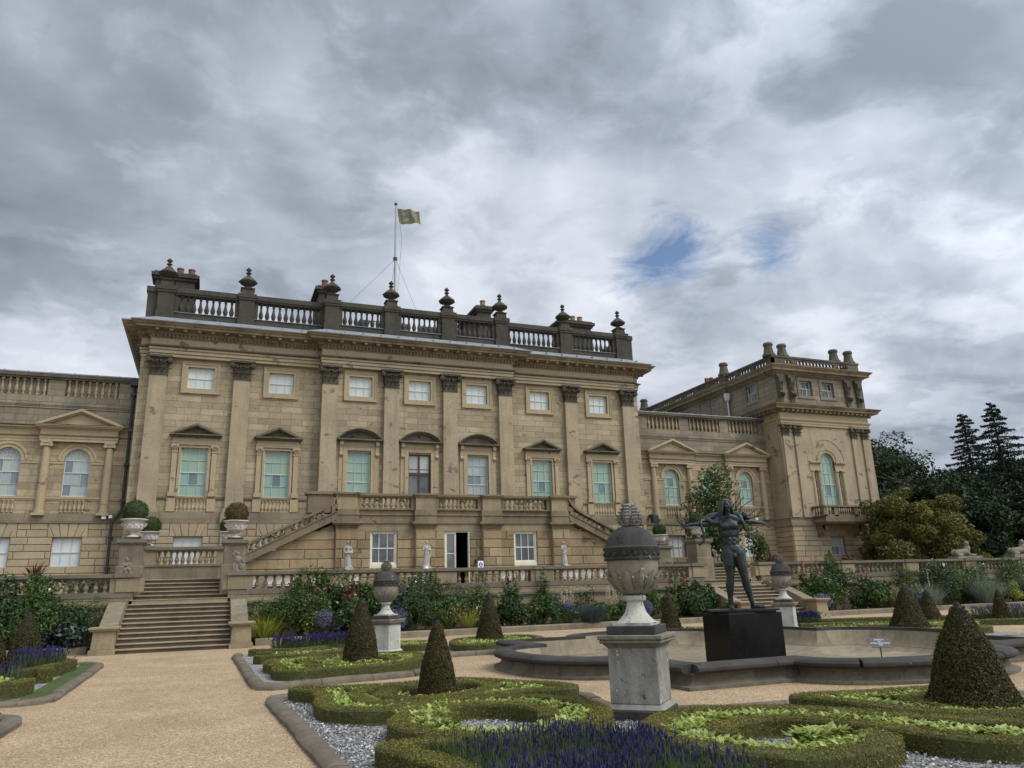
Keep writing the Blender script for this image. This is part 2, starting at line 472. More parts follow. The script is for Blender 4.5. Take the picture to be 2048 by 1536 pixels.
simple('whitepaint', (.56, .55, .50), .45, var=.06)
simple('creampaint', (.70, .66, .52), .45, var=.06)
simple('redpaint', (.075, .022, .018), .35)
simple('lead', (.25, .275, .30), .5, var=.22, sc=1.5)
simple('slate', (.075, .08, .088), .5, var=.3)
simple('iron', (.035, .037, .045), .5, var=.2)
simple('terracotta', (.20, .075, .05), .8, var=.2)
simple('buffpot', (.30, .19, .11), .8, var=.2)
simple('dark', (.006, .006, .006), .9)
simple('room', (.03, .025, .02), .9)
simple('plastic', (.72, .70, .64), .5)
simple('poleblue', (.40, .41, .42), .4, var=.1)
simple('bronze', (.024, .031, .030), .38, spec=.5, metal=.35, var=.55, sc=5)
simple('skin', (.55, .33, .24), .6)
simple('hairdark', (.03, .02, .015), .6)
simple('shirtblue', (.03, .05, .30), .8, var=.2)
simple('trouser', (.035, .035, .045), .8)
simple('hat', (.78, .72, .66), .8)
simple('cane', (.62, .58, .52), .6, var=.1)
simple('woodseat', (.22, .15, .09), .6)
simple('signblack', (.045, .055, .06), .3, spec=.6)
simple('signwhite', (.80, .80, .78), .5)
simple('signblue', (.02, .08, .30), .5)
simple('bark', (.07, .055, .04), .9, var=.4, sc=8)
simple('soil', (.045, .033, .022), .95, var=.4, sc=5)

# polished granite
m, nt, b = newmat('granite', .12)
b.inputs['Specular IOR Level'].default_value = .22
p = N(nt, 'ShaderNodeTexCoord').outputs['Object']
vo = NOISE(nt, p, 90, 3, .7)
nt.links.new(MIX(nt, RAMP(nt, vo, .5, .75), (.004, .004, .0045, 1), (.026, .026, .028, 1)), b.inputs['Base Color'])
sm = NOISE(nt, VMUL(nt, p, (1, 1, .3)), 2.2, 6, .6)
nt.links.new(RAMP(nt, sm, .3, .7, .10, .34), b.inputs['Roughness'])

# glass in front of blinds: every pane catches it differently
def panes(name, cols, rough=.08, spec=.5, coat=0.0):
    m, nt, b = newmat(name, rough)
    b.inputs['Specular IOR Level'].default_value = spec
    g = N(nt, 'ShaderNodeNewGeometry')
    cr = N(nt, 'ShaderNodeValToRGB', {0: g.outputs['Random Per Island']})
    r = cr.color_ramp; r.interpolation = 'CONSTANT'
    n = len(cols)
    r.elements[0].position = 0; r.elements[0].color = (*cols[0], 1)
    r.elements[1].position = 1/n; r.elements[1].color = (*cols[1], 1)
    for i in range(2, n):
        e = r.elements.new(i/n); e.color = (*cols[i], 1)
    nz = NOISE(nt, VMUL(nt, g.outputs['Position'], (1, 1, .6)), 1.4, 3, .5)
    c = MIX(nt, RAMP(nt, nz, .3, .7, 0, .3), cr.outputs[0], (.34, .40, .30, 1))
    nt.links.new(c, b.inputs['Base Color'])
    bn = NOISE(nt, g.outputs['Position'], 1.1, 2, .5)
    nt.links.new(N(nt, 'ShaderNodeBump', {'Strength': .12, 'Distance': .05, 'Height': bn}).outputs[0], b.inputs['Normal'])
    return m
mint = (.23, .37, .28); mint2 = (.29, .40, .28); blu = (.09, .135, .155); mint3 = (.20, .36, .32)
panes('paneblind', [mint, mint2, mint, mint3, mint2, mint, blu, mint2, mint3, mint])
panes('panewhite', [(.60, .64, .64), (.64, .67, .66), (.58, .63, .64), (.62, .66, .65)])
panes('panelilac', [(.60, .60, .63), (.64, .65, .67), (.60, .65, .66), (.63, .64, .66)])
panes('panecentre', [(.40, .44, .38), (.44, .47, .40), (.34, .37, .36), (.44, .46, .38)])
panes('panegrey', [(.27, .31, .33), (.33, .38, .39), (.14, .17, .22), (.36, .42, .38), (.30, .34, .36)])
panes('panedark', [(.010, .014, .024), (.012, .016, .027), (.010, .014, .022), (.012, .015, .024)], rough=.03, spec=1.0)
panes('panecurtain', [(.02, .03, .045), (.30, .31, .33), (.03, .04, .055), (.02, .03, .045), (.24, .25, .28)])

# gravel, chips, lawn
def ground(name, cols, sc, bump, big=.25, disp=.02, tint=None):
    m, nt, b = newmat(name, .95)
    pos = N(nt, 'ShaderNodeNewGeometry').outputs['Position']
    vo = N(nt, 'ShaderNodeTexVoronoi', {'Vector': pos, 'Scale': sc}, feature='F1')
    s = N(nt, 'ShaderNodeSeparateColor', {0: vo.outputs['Color']})
    cr = N(nt, 'ShaderNodeValToRGB', {0: s.outputs[0]})
    r = cr.color_ramp
    r.elements[0].color = (*cols[0], 1); r.elements[1].color = (*cols[-1], 1)
    for i, c in enumerate(cols[1:-1]):
        e = r.elements.new((i+1)/(len(cols)-1)); e.color = (*c, 1)
    edge = RAMP(nt, vo.outputs['Distance'], .35, .75, 1, .55)
    c = MIX(nt, 1.0, cr.outputs[0], N(nt, 'ShaderNodeCombineColor', {0: edge, 1: edge, 2: edge}).outputs[0], 'MULTIPLY')
    bg = NOISE(nt, pos, .7, 5, .6)
    v = RAMP(nt, bg, .3, .7, 1-big, 1+big)
    c = MIX(nt, 1.0, c, N(nt, 'ShaderNodeCombineColor', {0: v, 1: v, 2: v}).outputs[0], 'MULTIPLY')
    if tint:
        tn = NOISE(nt, pos, 3.1, 6, .65, .4)
        c = MIX(nt, RAMP(nt, tn, .54, .7, 0, .5), c, (*tint, 1))
        tk = NOISE(nt, VMUL(nt, pos, (1.6, .22, 1)), 1.1, 5, .6, .3)
        c = MIX(nt, RAMP(nt, tk, .52, .66, 0, .38), c, (*tint, 1))
    nt.links.new(c, b.inputs['Base Color'])
    h = MATH(nt, 'SUBTRACT', 1.0, vo.outputs['Distance'])
    nt.links.new(N(nt, 'ShaderNodeBump', {'Strength': bump, 'Distance': disp, 'Height': h}).outputs[0], b.inputs['Normal'])
    return m
ground('gravel', [(.27, .175, .09), (.50, .35, .20), (.62, .45, .27), (.76, .61, .43)], 62, .8, .16, tint=(.36, .26, .15))
ground('chips', [(.10, .098, .095), (.25, .24, .23), (.40, .385, .37), (.58, .56, .54)], 40, .9, .15)
ground('lawn', [(.05, .085, .022), (.075, .115, .03), (.10, .14, .042), (.13, .15, .055)], 60, .6, .25)
def islandmat(name, cols, rough=.6, spec=.25, trans=0.0, backdark=False):
    m, nt, b = newmat(name, rough)
    b.inputs['Specular IOR Level'].default_value = spec
    g = N(nt, 'ShaderNodeNewGeometry')
    cr = N(nt, 'ShaderNodeValToRGB', {0: g.outputs['Random Per Island']})
    r = cr.color_ramp
    r.elements[0].color = (*cols[0], 1); r.elements[1].color = (*cols[-1], 1)
    for i, c in enumerate(cols[1:-1]):
        e = r.elements.new((i+1)/(len(cols)-1)); e.color = (*c, 1)
    c = cr.outputs[0]
    nz = NOISE(nt, g.outputs['Position'], 1.3, 4, .6)
    v = RAMP(nt, nz, .3, .7, .72, 1.25)
    c = MIX(nt, 1.0, c, N(nt, 'ShaderNodeCombineColor', {0: v, 1: v, 2: v}).outputs[0], 'MULTIPLY')
    nt.links.new(c, b.inputs['Base Color'])
    if trans:
        t = N(nt, 'ShaderNodeBsdfTranslucent', {'Color': c})
        mx = N(nt, 'ShaderNodeMixShader', {0: trans, 1: b.outputs[0], 2: t.outputs[0]})
        nt.links.new(mx.outputs[0], nt.nodes['Material Output'].inputs['Surface'])
    return m
islandmat('chipstone', [(.09, .088, .087), (.25, .24, .235), (.40, .39, .375), (.60, .58, .56)], .7)
islandmat('box', [(.06, .066, .011), (.165, .158, .024), (.24, .21, .034), (.28, .21, .055)], .5, .25, .2)
islandmat('yew', [(.026, .027, .007), (.058, .054, .012), (.085, .068, .016), (.12, .07, .022)], .5, .25, .15)
islandmat('ball', [(.015, .04, .008), (.035, .085, .014), (.06, .12, .022)], .5, .25, .15)
islandmat('ballbrown', [(.06, .045, .012), (.13, .085, .022), (.17, .12, .035)], .6, .2, .15)
islandmat('sage', [(.13, .19, .035), (.27, .34, .07), (.38, .44, .11), (.47, .49, .18)], .5, .3, .3)
islandmat('sage2', [(.07, .15, .045), (.12, .24, .06), (.19, .31, .09)], .5, .3, .3)
islandmat('lavstem', [(.045, .07, .022), (.075, .11, .032), (.10, .13, .06), (.06, .10, .04)], .6, .2, .2)
islandmat('lavflower', [(.022, .017, .07), (.036, .027, .115), (.055, .043, .15), (.085, .072, .15)], .7, .2, .1)
islandmat('green', [(.024, .052, .012), (.05, .095, .02), (.08, .14, .03), (.11, .17, .045)], .5, .3, .25)
islandmat('midgreen', [(.03, .06, .016), (.06, .10, .026), (.09, .14, .035), (.13, .17, .055)], .5, .3, .25)
islandmat('deepgreen', [(.016, .035, .012), (.034, .066, .02), (.054, .095, .03), (.08, .12, .042)], .5, .3, .2)
islandmat('treegreen', [(.010, .020, .010), (.018, .034, .012), (.030, .052, .016), (.045, .066, .020)], .5, .25, .2)
islandmat('cedar', [(.008, .018, .014), (.014, .028, .019), (.022, .040, .024), (.032, .052, .030)], .6, .2, .1)
islandmat('olive', [(.05, .055, .012), (.11, .112, .022), (.16, .15, .032), (.20, .185, .05)], .5, .3, .25)
islandmat('blackgreen', [(.012, .022, .016), (.022, .038, .026), (.035, .055, .038), (.06, .08, .06)], .4, .4, .1)
islandmat('lime', [(.16, .20, .02), (.25, .28, .03), (.33, .34, .06)], .5, .3, .3)
islandmat('greyblue', [(.09, .10, .12), (.14, .15, .19), (.18, .18, .26), (.13, .15, .12)], .7, .2, .2)
islandmat('silver', [(.15, .19, .15), (.21, .26, .2), (.28, .32, .26)], .7, .2, .2)
islandmat('bluegreen', [(.03, .055, .055), (.05, .08, .08), (.07, .10, .095)], .6, .25, .2)
islandmat('straw', [(.3, .24, .1), (.42, .35, .16), (.5, .45, .25)], .7, .2, .2)
islandmat('cream', [(.55, .50, .30), (.65, .6, .4), (.6, .58, .42)], .7, .2, .2)
islandmat('redpetal', [(.07, .006, .01), (.15, .01, .016), (.22, .02, .03)], .6, .2, .25)
islandmat('pinkpetal', [(.26, .05, .08), (.36, .09, .12), (.42, .16, .19)], .6, .2, .25)
islandmat('whitepetal', [(.75, .73, .66), (.8, .8, .76)], .6, .2, .2)
islandmat('bluepetal', [(.06, .05, .24), (.10, .09, .32), (.14, .13, .36)], .6, .2, .2)
islandmat('oldred', [(.10, .04, .03), (.14, .06, .04)], .6)

# ------------------------------------------------------------------ building helpers
def bx(mb, tf, u0, u1, d0, d1, z0, z1):
    return mb.poly([(u0, z0), (u1, z0), (u1, z1), (u0, z1)], tf, d0, d1)

def sash(root, tf, u0, u1, z0, z1, cols, rows, d, pm, fm='whitepaint', fr=.055, mu=.019, meet=None, arch=False, name='window', sill=True):
    f = MB(); g = MB()
    w = u1-u0; r = w/2; c = (u0+u1)/2
    zt = z1-r if arch else z1
    bx(f, tf, u0, u0+fr, d, d+.06, z0, zt); bx(f, tf, u1-fr, u1, d, d+.06, z0, zt)
    if sill: bx(f, tf, u0, u1, d-.02, d+.07, z0, z0+fr*1.3)
    if not arch: bx(f, tf, u0, u1, d, d+.06, z1-fr, z1)
    for i in range(1, cols):
        u = u0+w*i/cols
        bx(f, tf, u-mu/2, u+mu/2, d+.005, d+.04, z0, zt)
    H = zt-z0
    for j in range(1, rows+(1 if arch else 0)):
        z = z0+H*j/rows
        k = mu
        if meet == j: k = .05
        bx(f, tf, u0, u1, d+(0 if k == mu else -.012), d+.045, z-k/2, z+k/2)
    for i in range(cols):
        for j in range(rows):
            a, b2 = u0+w*i/cols, u0+w*(i+1)/cols; p, q = z0+H*j/rows, z0+H*(j+1)/rows
            g.add([tf(a, d+.045, p), tf(b2, d+.045, p), tf(b2, d+.045, q), tf(a, d+.045, q)], [(0, 1, 2, 3)])
    if arch:
        K = 12
        def arc(rad, k): return (c+rad*math.cos(PI*k/K), zt+rad*math.sin(PI*k/K))
        ri = r*.36
        for k in range(K):
            o0, o1 = arc(r, k), arc(r, k+1); i0, i1 = arc(r-fr, k), arc(r-fr, k+1)
            f.poly([o0, o1, i1, i0], tf, d, d+.06)
            o0, o1 = arc(ri+.014, k), arc(ri+.014, k+1); i0, i1 = arc(ri-.014, k), arc(ri-.014, k+1)
            f.poly([o0, o1, i1, i0], tf, d+.005, d+.04)
        for k in (0, 3, 5, 7, 9):
            sects = [(0, 3), (3, 5), (5, 7), (7, 9), (9, 12)]
        for a, b2 in sects:
            pts = [arc(r-.02, k) for k in range(a, b2+1)]+[arc(ri, k) for k in range(b2, a-1, -1)]
            g.add([tf(u, d+.045, z) for u, z in pts], [tuple(range(len(pts)))])
            if b2 < 12:
                p, q = arc(ri, b2), arc(r-fr*.5, b2)
                f.add([tf(p[0]-.012, d+.005, p[1]), tf(p[0]+.012, d+.005, p[1]), tf(q[0]+.012, d+.005, q[1]), tf(q[0]-.012, d+.005, q[1])], [(0, 1, 2, 3)])
        pts = [arc(ri, k) for k in range(K+1)]
        g.add([tf(u, d+.045, z) for u, z in pts], [tuple(range(len(pts)))])
    o = f.build(name, M[fm], root)
    sub(g, 'pane', M[pm], o)
    return o

def leafstrip(mb, p, ux, out, w, h, curl):
    """acanthus leaf: base p, width dir ux, outward dir out"""
    p = Vector(p); ux = Vector(ux); out = Vector(out); vs = []
    for t, o, k in ((0, 0, .8), (.4, .02, 1.0), (.75, .05, 1.0), (.95, curl, .85), (.86, curl*1.5, .5)):
        c = p + out*o + Vector((0, 0, h*t))
        vs += [c-ux*w*k/2, c+out*.02, c+ux*w*k/2]
    fs = []
    for i in range(4):
        a = i*3
        fs += [(a, a+1, a+4, a+3), (a+1, a+2, a+5, a+4)]
    mb.add(vs, fs)

def capital(mb, c, yf, z0, z1, wb, wt):
    h = z1-z0
    mb.box(c-wb/2-.03, c+wb/2+.03, yf-.05, yf+.3, z0-.05, z0+.03)
    mb.frust(c, yf+.15, z0, z1-.12*h, wb/2-.03, .12+.03, wb/2+.06, .2)
    mb.box(c-wt/2, c+wt/2, yf-.20, yf+.3, z1-.11*h, z1)
    mb.box(c-wt*.12, c+wt*.12, yf-.27, yf, z1-.14*h, z1-.01)
    n = 3
    for row, (za, lh, nn) in enumerate(((z0, .36*h, 3), (z0+.26*h, .4*h, 2))):
        for i in range(nn):
            u = c+(i-(nn-1)/2)*wb/nn*.98
            leafstrip(mb, (u, yf-.02, za), (1, 0, 0), (0, -1, 0), wb/nn*.82, lh, .13)
        for s in (-1, 1):
            leafstrip(mb, (c+s*wb/2, yf+.1, za), (0, 1, 0), (s, 0, 0), .2, lh, .12)
    for s in (-1, 1):
        mb.tube((c+s*(wt/2-.11), yf-.24, z1-.27*h), (c+s*(wt/2-.11), yf-.02, z1-.27*h), .125*h+.01, seg=10)
        mb.tube((c+s*(wt/2-.11), yf-.28, z1-.27*h), (c+s*(wt/2-.11), yf-.2, z1-.27*h), .06*h, seg=8)
        mb.tube((c+s*.06, yf-.12, z0+.55*h), (c+s*(wt/2-.14), yf-.18, z1-.22*h), .035, .055, 6)
        mb.tube((c+s*.1, yf-.2, z1-.3*h), (c+s*.1, yf-.05, z1-.3*h), .06*h, seg=8)

def pediment(mb, tf, c, hw, zb, za, pr, th=.13, dent=True):
    """triangular pediment: horizontal cornice top at zb, apex za"""
    bx(mb, tf, c-hw, c+hw, -pr, 0, zb-.07, zb)
    bx(mb, tf, c-hw+.08, c+hw-.08, -pr*.7, 0, zb-.12, zb-.07)
    k = (za-zb)/hw
    for s in (-1, 1):
        mb.poly([(c+s*hw, zb+.002), (c, za), (c, za-th), (c+s*(hw-th/k*1.0), zb+.002)], tf, -pr-.004, 0)
        mb.poly([(c+s*(hw-th/k), zb+.003), (c, za-th), (c, za-th*1.55), (c+s*(hw-th/k*1.55), zb+.003)], tf, -pr*.62, 0)
    mb.poly([(c-hw+.2, zb), (c+hw-.2, zb), (c, za-.06)], tf, -.05, 0)
    if dent:
        n = int(hw*2/.13)
        for i in range(n):
            u = c-hw+.12+i*(2*hw-.24)/(n-1)
            bx(mb, tf, u-.035, u+.035, -pr*.66, -.02, zb-.175, zb-.12)

def segpediment(mb, tf, c, hw, zb, zt, pr, th=.12):
    h = zt-zb; rad = (hw*hw+h*h)/(2*h); cz = zt-rad; a0 = math.asin(hw/rad); K = 16
    def P(rr, k):
        a = -a0+2*a0*k/K
        return (c+rr*math.sin(a), cz+rr*math.cos(a))
    bx(mb, tf, c-hw+.02, c+hw-.02, -pr, 0, zb-.08, zb)
    bx(mb, tf, c-hw+.1, c+hw-.1, -pr*.6, 0, zb-.14, zb-.08)
    for k in range(K):
        mb.poly([P(rad, k), P(rad, k+1), P(rad-th*.55, k+1), P(rad-th*.55, k)], tf, -pr-.004, 0)
        mb.poly([P(rad-th*.55, k), P(rad-th*.55, k+1), P(rad-th*1.3, k+1), P(rad-th*1.3, k)], tf, -pr*.62, 0)
    pts = [P(rad-.06, k) for k in range(2, K-1)]
    mb.poly(pts+[(c+hw-.2, zb), (c-hw+.2, zb)], tf, -.05, 0)

def frame_rect(mb, tf, u0, u1, z0, z1, w, d0, d1):
    """flat border outside the opening u0..u1, z0..z1"""
    bx(mb, tf, u0-w, u0, d0, d1, z0-w, z1+w); bx(mb, tf, u1, u1+w, d0, d1, z0-w, z1+w)
    bx(mb, tf, u0, u1, d0, d1, z1, z1+w); bx(mb, tf, u0, u1, d0, d1, z0-w, z0)

def archband(mb, tf, c, r0, r1, zs, d0, d1, K=16):
    def P(r, k): return (c+r*math.cos(PI*k/K), zs+r*math.sin(PI*k/K))
    for k in range(K):
        mb.poly([P(r1, k), P(r1, k+1), P(r0, k+1), P(r0, k)], tf, d0, d1)

def along(path, sp, fn, inset=.12):
    for a, b in zip(path, path[1:]):
        a = Vector(a); b = Vector(b); L = (b-a).length
        if L < sp: continue
        d = (b-a)/L; o = Vector((d.y, -d.x))
        n = max(1, round((L-2*inset)/sp))
        for i in range(n+1):
            p = a+d*(inset+(L-2*inset)*i/n)
            fn(p, d, o)

def dentils(mb, path, sp, w, o0, o1, z0, z1, inset=.1):
    def fn(p, d, o):
        c = p+o*(o0+o1)/2
        mb.obox((c.x, c.y, (z0+z1)/2), w/2, (o1-o0)/2, (z1-z0)/2, math.atan2(d.y, d.x))
    along(path, sp, fn, inset)

def fan(mb, tf, c, z0, z1, hb=.62, ht=.95, n=4, seed=1):
    for i in range(n):
        a, b = -1+2*i/n, -1+2*(i+1)/n
        block(mb, tf, [(c+a*hb, z0), (c+b*hb, z0), (c+b*ht, z1), (c+a*ht, z1)], .012, .02, .05)
    for s in (-1, 1):
        pts = [(c+s*ht, z0), (c+s*hb, z0), (c+s*ht, z1)]
        block(mb, tf, pts if s > 0 else pts[::-1], .012, .02, .05)

def balpanel(mb, tf, u0, u1, z0, z1, n, d=-.02, k=.8):
    """blind balusters in a recessed panel"""
    for i in range(n):
        u = u0+(u1-u0)*(i+.5)/n
        x, y, _ = tf(u, d, 0)
        baluster(mb, x, y, z0, z1, k, 8)

XC = 11.67
PX = [-3.32, 1.11, 6.07, 9.80, 13.53, 17.26, 22.23, 26.65]
GZ = [1.6, 1.93, 2.31, 2.69, 3.07, 3.45, 3.83, 4.21, 4.57, 4.95, 5.33, 5.69]

house = thing('country_house', 'long sandstone mansion with pilasters, balustraded roofline, arched side links and a corner pavilion', 'house', (XC, 45.0, 1.6))
def hp(mb, name, m, **k): return mb.build(name, M[m], house, **k)

SIDE = [-1.10, 3.33, 20.01, 24.44]; CEN = [7.94, 11.63, 15.39]
# --- main walls
w = MB()
def wops(cs, zl): return [(c-.7, c+.7, zl, 9.83) for c in cs]+[(c-.7, c+.7, 13.25, 14.49) for c in cs]
panel(w, TY(45.3), -3.95, 5.6, 5.6, 15.0, wops(SIDE[:2], 7.1))
panel(w, TY(45.3), 17.74, 27.3, 5.6, 15.0, wops(SIDE[2:], 7.1))
panel(w, TY(44.8), 5.6, 17.74, 5.6, 15.0, wops(CEN, 6.9))
panel(w, TX(5.6), 44.8, 45.3, 5.6, 17.0); panel(w, TX(17.74), 44.8, 45.3, 5.6, 17.0)
panel(w, TY(45.4), -4.3, -3.95, 1.6, 15.0); panel(w, TY(45.4), 27.3, 27.65, 1.6, 15.0)
panel(w, TX(-4.3), 45.4, 60, 1.6, 17.0); panel(w, TX(27.65), 45.4, 60, 1.6, 17.0)
panel(w, TX(-3.95), 45.3, 45.4, 1.6, 15.0); panel(w, TX(27.3), 45.3, 45.4, 1.6, 15.0)
panel(w, TY(60), -4.3, 27.65, 1.6, 17.0)
hp(w, 'wall', 'ashlar')
# dark rooms behind the open parts are closed by the panes themselves
# --- rusticated ground storey
b = MB(); k = MB()
gw = [(c-.72, c+.72, 3.45, 4.95) for c in SIDE]
fans = [(c-.95, c+.95, 4.95, 5.69) for c in SIDE]
for u0, u1, cs in ((-3.9, 5.55, SIDE[:2]), (17.8, 27.25, SIDE[2:])):
    b = MB(); k = MB()
    o_ = [g for g in gw if u0 < g[0] < u1]; f_ = [g for g in fans if u0 < g[0] < u1]
    rust(b, TY(45.22), u0, u1, GZ, o_+f_, bw=1.3, seed=int(u0*10))
    panel(k, TY(45.22), u0-.05, u1+.05, 1.6, 5.69, o_, rev=.3)
    for g in f_: fan(b, TY(45.22), (g[0]+g[1])/2, 4.95, 5.69)
    hp(b, 'base_storey', 'rustic'); hp(k, 'base_backing', 'backing')
for i, c in enumerate(PX):
    yy = 45.1 if i in (0, 1, 6, 7) else 44.6
    b = MB(); k = MB()
    rust(b, TY(yy), c-.62, c+.62, GZ, bw=1.24, seed=40+i)
    panel(k, TY(yy), c-.62, c+.62, 1.6, 5.69); panel(k, TX(c-.62), yy, yy+.15, 1.6, 5.69); panel(k, TX(c+.62), yy, yy+.15, 1.6, 5.69)
    hp(b, 'base_strip', 'rustic'); hp(k, 'base_strip_backing', 'backing')
# --- plinth band, sill string
p = MB()
def plinthrun(u0, u1, yf):
    bx(p, TY(yf), u0, u1, -.06, .2, 5.69, 5.95); bx(p, TY(yf), u0, u1, -.02, .2, 5.95, 6.3)
    bx(p, TY(yf), u0, u1, -.085, .2, 5.66, 5.72)
plinthrun(-3.97, 5.58, 45.24); plinthrun(17.76, 27.3, 45.24); plinthrun(5.6, 17.74, 44.74)
for i, c in enumerate(PX):
    yf = 45.0 if i in (0, 1, 6, 7) else 44.48
    p.box(c-.68, c+.68, yf-.14, yf+.3, 5.64, 6.06)
    p.box(c-.65, c+.65, yf-.11, yf+.3, 6.06, 6.22)
hp(p, 'plinth_band', 'plinth')
s = MB()
for u0, u1, yf in ((-3.9, 5.55, 45.3), (17.8, 27.25, 45.3), (5.65, 17.7, 44.8)):
    bx(s, TY(yf), u0, u1, -.10, .1, 7.02, 7.12); bx(s, TY(yf), u0, u1, -.05, .1, 6.94, 7.02)
hp(s, 'sill_string', 'cornice')
# --- pilasters and capitals
for i, c in enumerate(PX):
    yf = 45.0 if i in (0, 1, 6, 7) else 44.48
    q = MB()
    q.frust(c, yf+.2, 6.5, 13.86, .485, .2, .45, .2)
    q.box(c-.50, c+.50, yf-.03, yf+.3, 6.44, 6.52); q.box(c-.57, c+.57, yf-.08, yf+.3, 6.32, 6.44); q.box(c-.6, c+.6, yf-.1, yf+.3, 6.22, 6.32)
    po = hp(q, 'pilaster', 'render', bevel=.012)
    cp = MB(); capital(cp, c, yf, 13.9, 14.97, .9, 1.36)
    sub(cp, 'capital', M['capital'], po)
# --- entablature
EP = [(-4.34, 60), (-4.34, 45.34), (-3.84, 45.34), (-3.84, 45.0), (5.55, 45.0), (5.55, 44.48), (17.79, 44.48), (17.79, 45.0), (27.18, 45.0), (27.18, 45.34), (27.69, 45.34), (27.69, 60)]
e = MB()
e.sweep([(-.3, 14.95), (.0, 14.95), (.0, 15.13), (.04, 15.14), (.04, 15.33), (.08, 15.34), (.08, 15.46), (.19, 15.52), (.2, 15.58), (.02, 15.61), (.02, 15.98), (.08, 16.02), (-.3, 16.02)], EP)
hp(e, 'entablature', 'trim')
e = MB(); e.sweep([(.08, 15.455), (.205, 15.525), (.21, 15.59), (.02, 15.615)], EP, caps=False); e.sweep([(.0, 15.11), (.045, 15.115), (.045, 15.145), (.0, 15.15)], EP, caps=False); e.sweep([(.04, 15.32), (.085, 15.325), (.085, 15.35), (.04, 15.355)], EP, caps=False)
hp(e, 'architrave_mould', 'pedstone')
e = MB()
e.sweep([(-.3, 16.0), (.07, 16.0), (.09, 16.06), (.09, 16.2), (.22, 16.21), (.27, 16.27), (.27, 16.4), (.80, 16.41), (.80, 16.52), (.88, 16.56), (.92, 16.62), (1.02, 16.68), (1.02, 16.71), (-.3, 16.72)], EP)
dentils(e, EP, .21, .12, .08, .2, 16.06, 16.2)
dentils(e, EP, .74, .20, .26, .72, 16.28, 16.405, inset=.3)
hp(e, 'main_cornice', 'cornice')
l = MB()
l.sweep([(1.03, 16.715), (1.03, 16.74), (-.2, 17.34), (-.3, 17.34)], EP)
dentils(l, EP, 1.1, .05, .1, .9, 16.80, 16.96)
hp(l, 'cornice_leadwork', 'lead')
# --- roof balustrade
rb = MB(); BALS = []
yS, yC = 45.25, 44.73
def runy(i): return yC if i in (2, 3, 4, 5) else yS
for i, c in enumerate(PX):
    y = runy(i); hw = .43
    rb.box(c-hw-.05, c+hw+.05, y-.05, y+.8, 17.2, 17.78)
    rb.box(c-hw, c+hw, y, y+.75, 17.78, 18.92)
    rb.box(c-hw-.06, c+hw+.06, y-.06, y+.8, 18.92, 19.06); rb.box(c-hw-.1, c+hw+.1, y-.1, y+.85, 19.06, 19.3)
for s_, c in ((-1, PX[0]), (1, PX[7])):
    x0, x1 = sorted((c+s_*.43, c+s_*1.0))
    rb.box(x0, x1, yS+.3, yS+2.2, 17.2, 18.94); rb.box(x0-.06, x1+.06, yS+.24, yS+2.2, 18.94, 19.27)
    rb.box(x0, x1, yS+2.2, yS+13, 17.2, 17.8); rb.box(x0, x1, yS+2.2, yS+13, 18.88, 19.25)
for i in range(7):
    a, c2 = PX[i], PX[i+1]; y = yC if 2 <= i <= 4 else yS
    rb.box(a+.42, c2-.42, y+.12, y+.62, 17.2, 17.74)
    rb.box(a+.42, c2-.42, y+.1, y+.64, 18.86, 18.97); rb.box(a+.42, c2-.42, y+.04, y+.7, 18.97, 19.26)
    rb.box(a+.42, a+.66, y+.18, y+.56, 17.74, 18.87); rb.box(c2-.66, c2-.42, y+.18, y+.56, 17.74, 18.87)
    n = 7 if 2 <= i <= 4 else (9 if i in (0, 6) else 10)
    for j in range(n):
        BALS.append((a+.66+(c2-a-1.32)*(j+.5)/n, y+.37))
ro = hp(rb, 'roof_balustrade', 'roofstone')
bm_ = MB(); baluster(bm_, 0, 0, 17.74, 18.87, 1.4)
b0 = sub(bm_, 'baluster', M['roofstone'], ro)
for i, (x, y) in enumerate(BALS):
    o = b0 if i == 0 else link(b0.copy())
    o.parent = ro; o.location = (x, y, 0)
lw = MB()
for i in range(7):
    y = yC if 2 <= i <= 4 else yS
    lw.box(PX[i]+.5, PX[i+1]-.5, y+.05, y+.66, 17.742, 17.765)
hp(lw, 'balustrade_leadwork', 'lead')
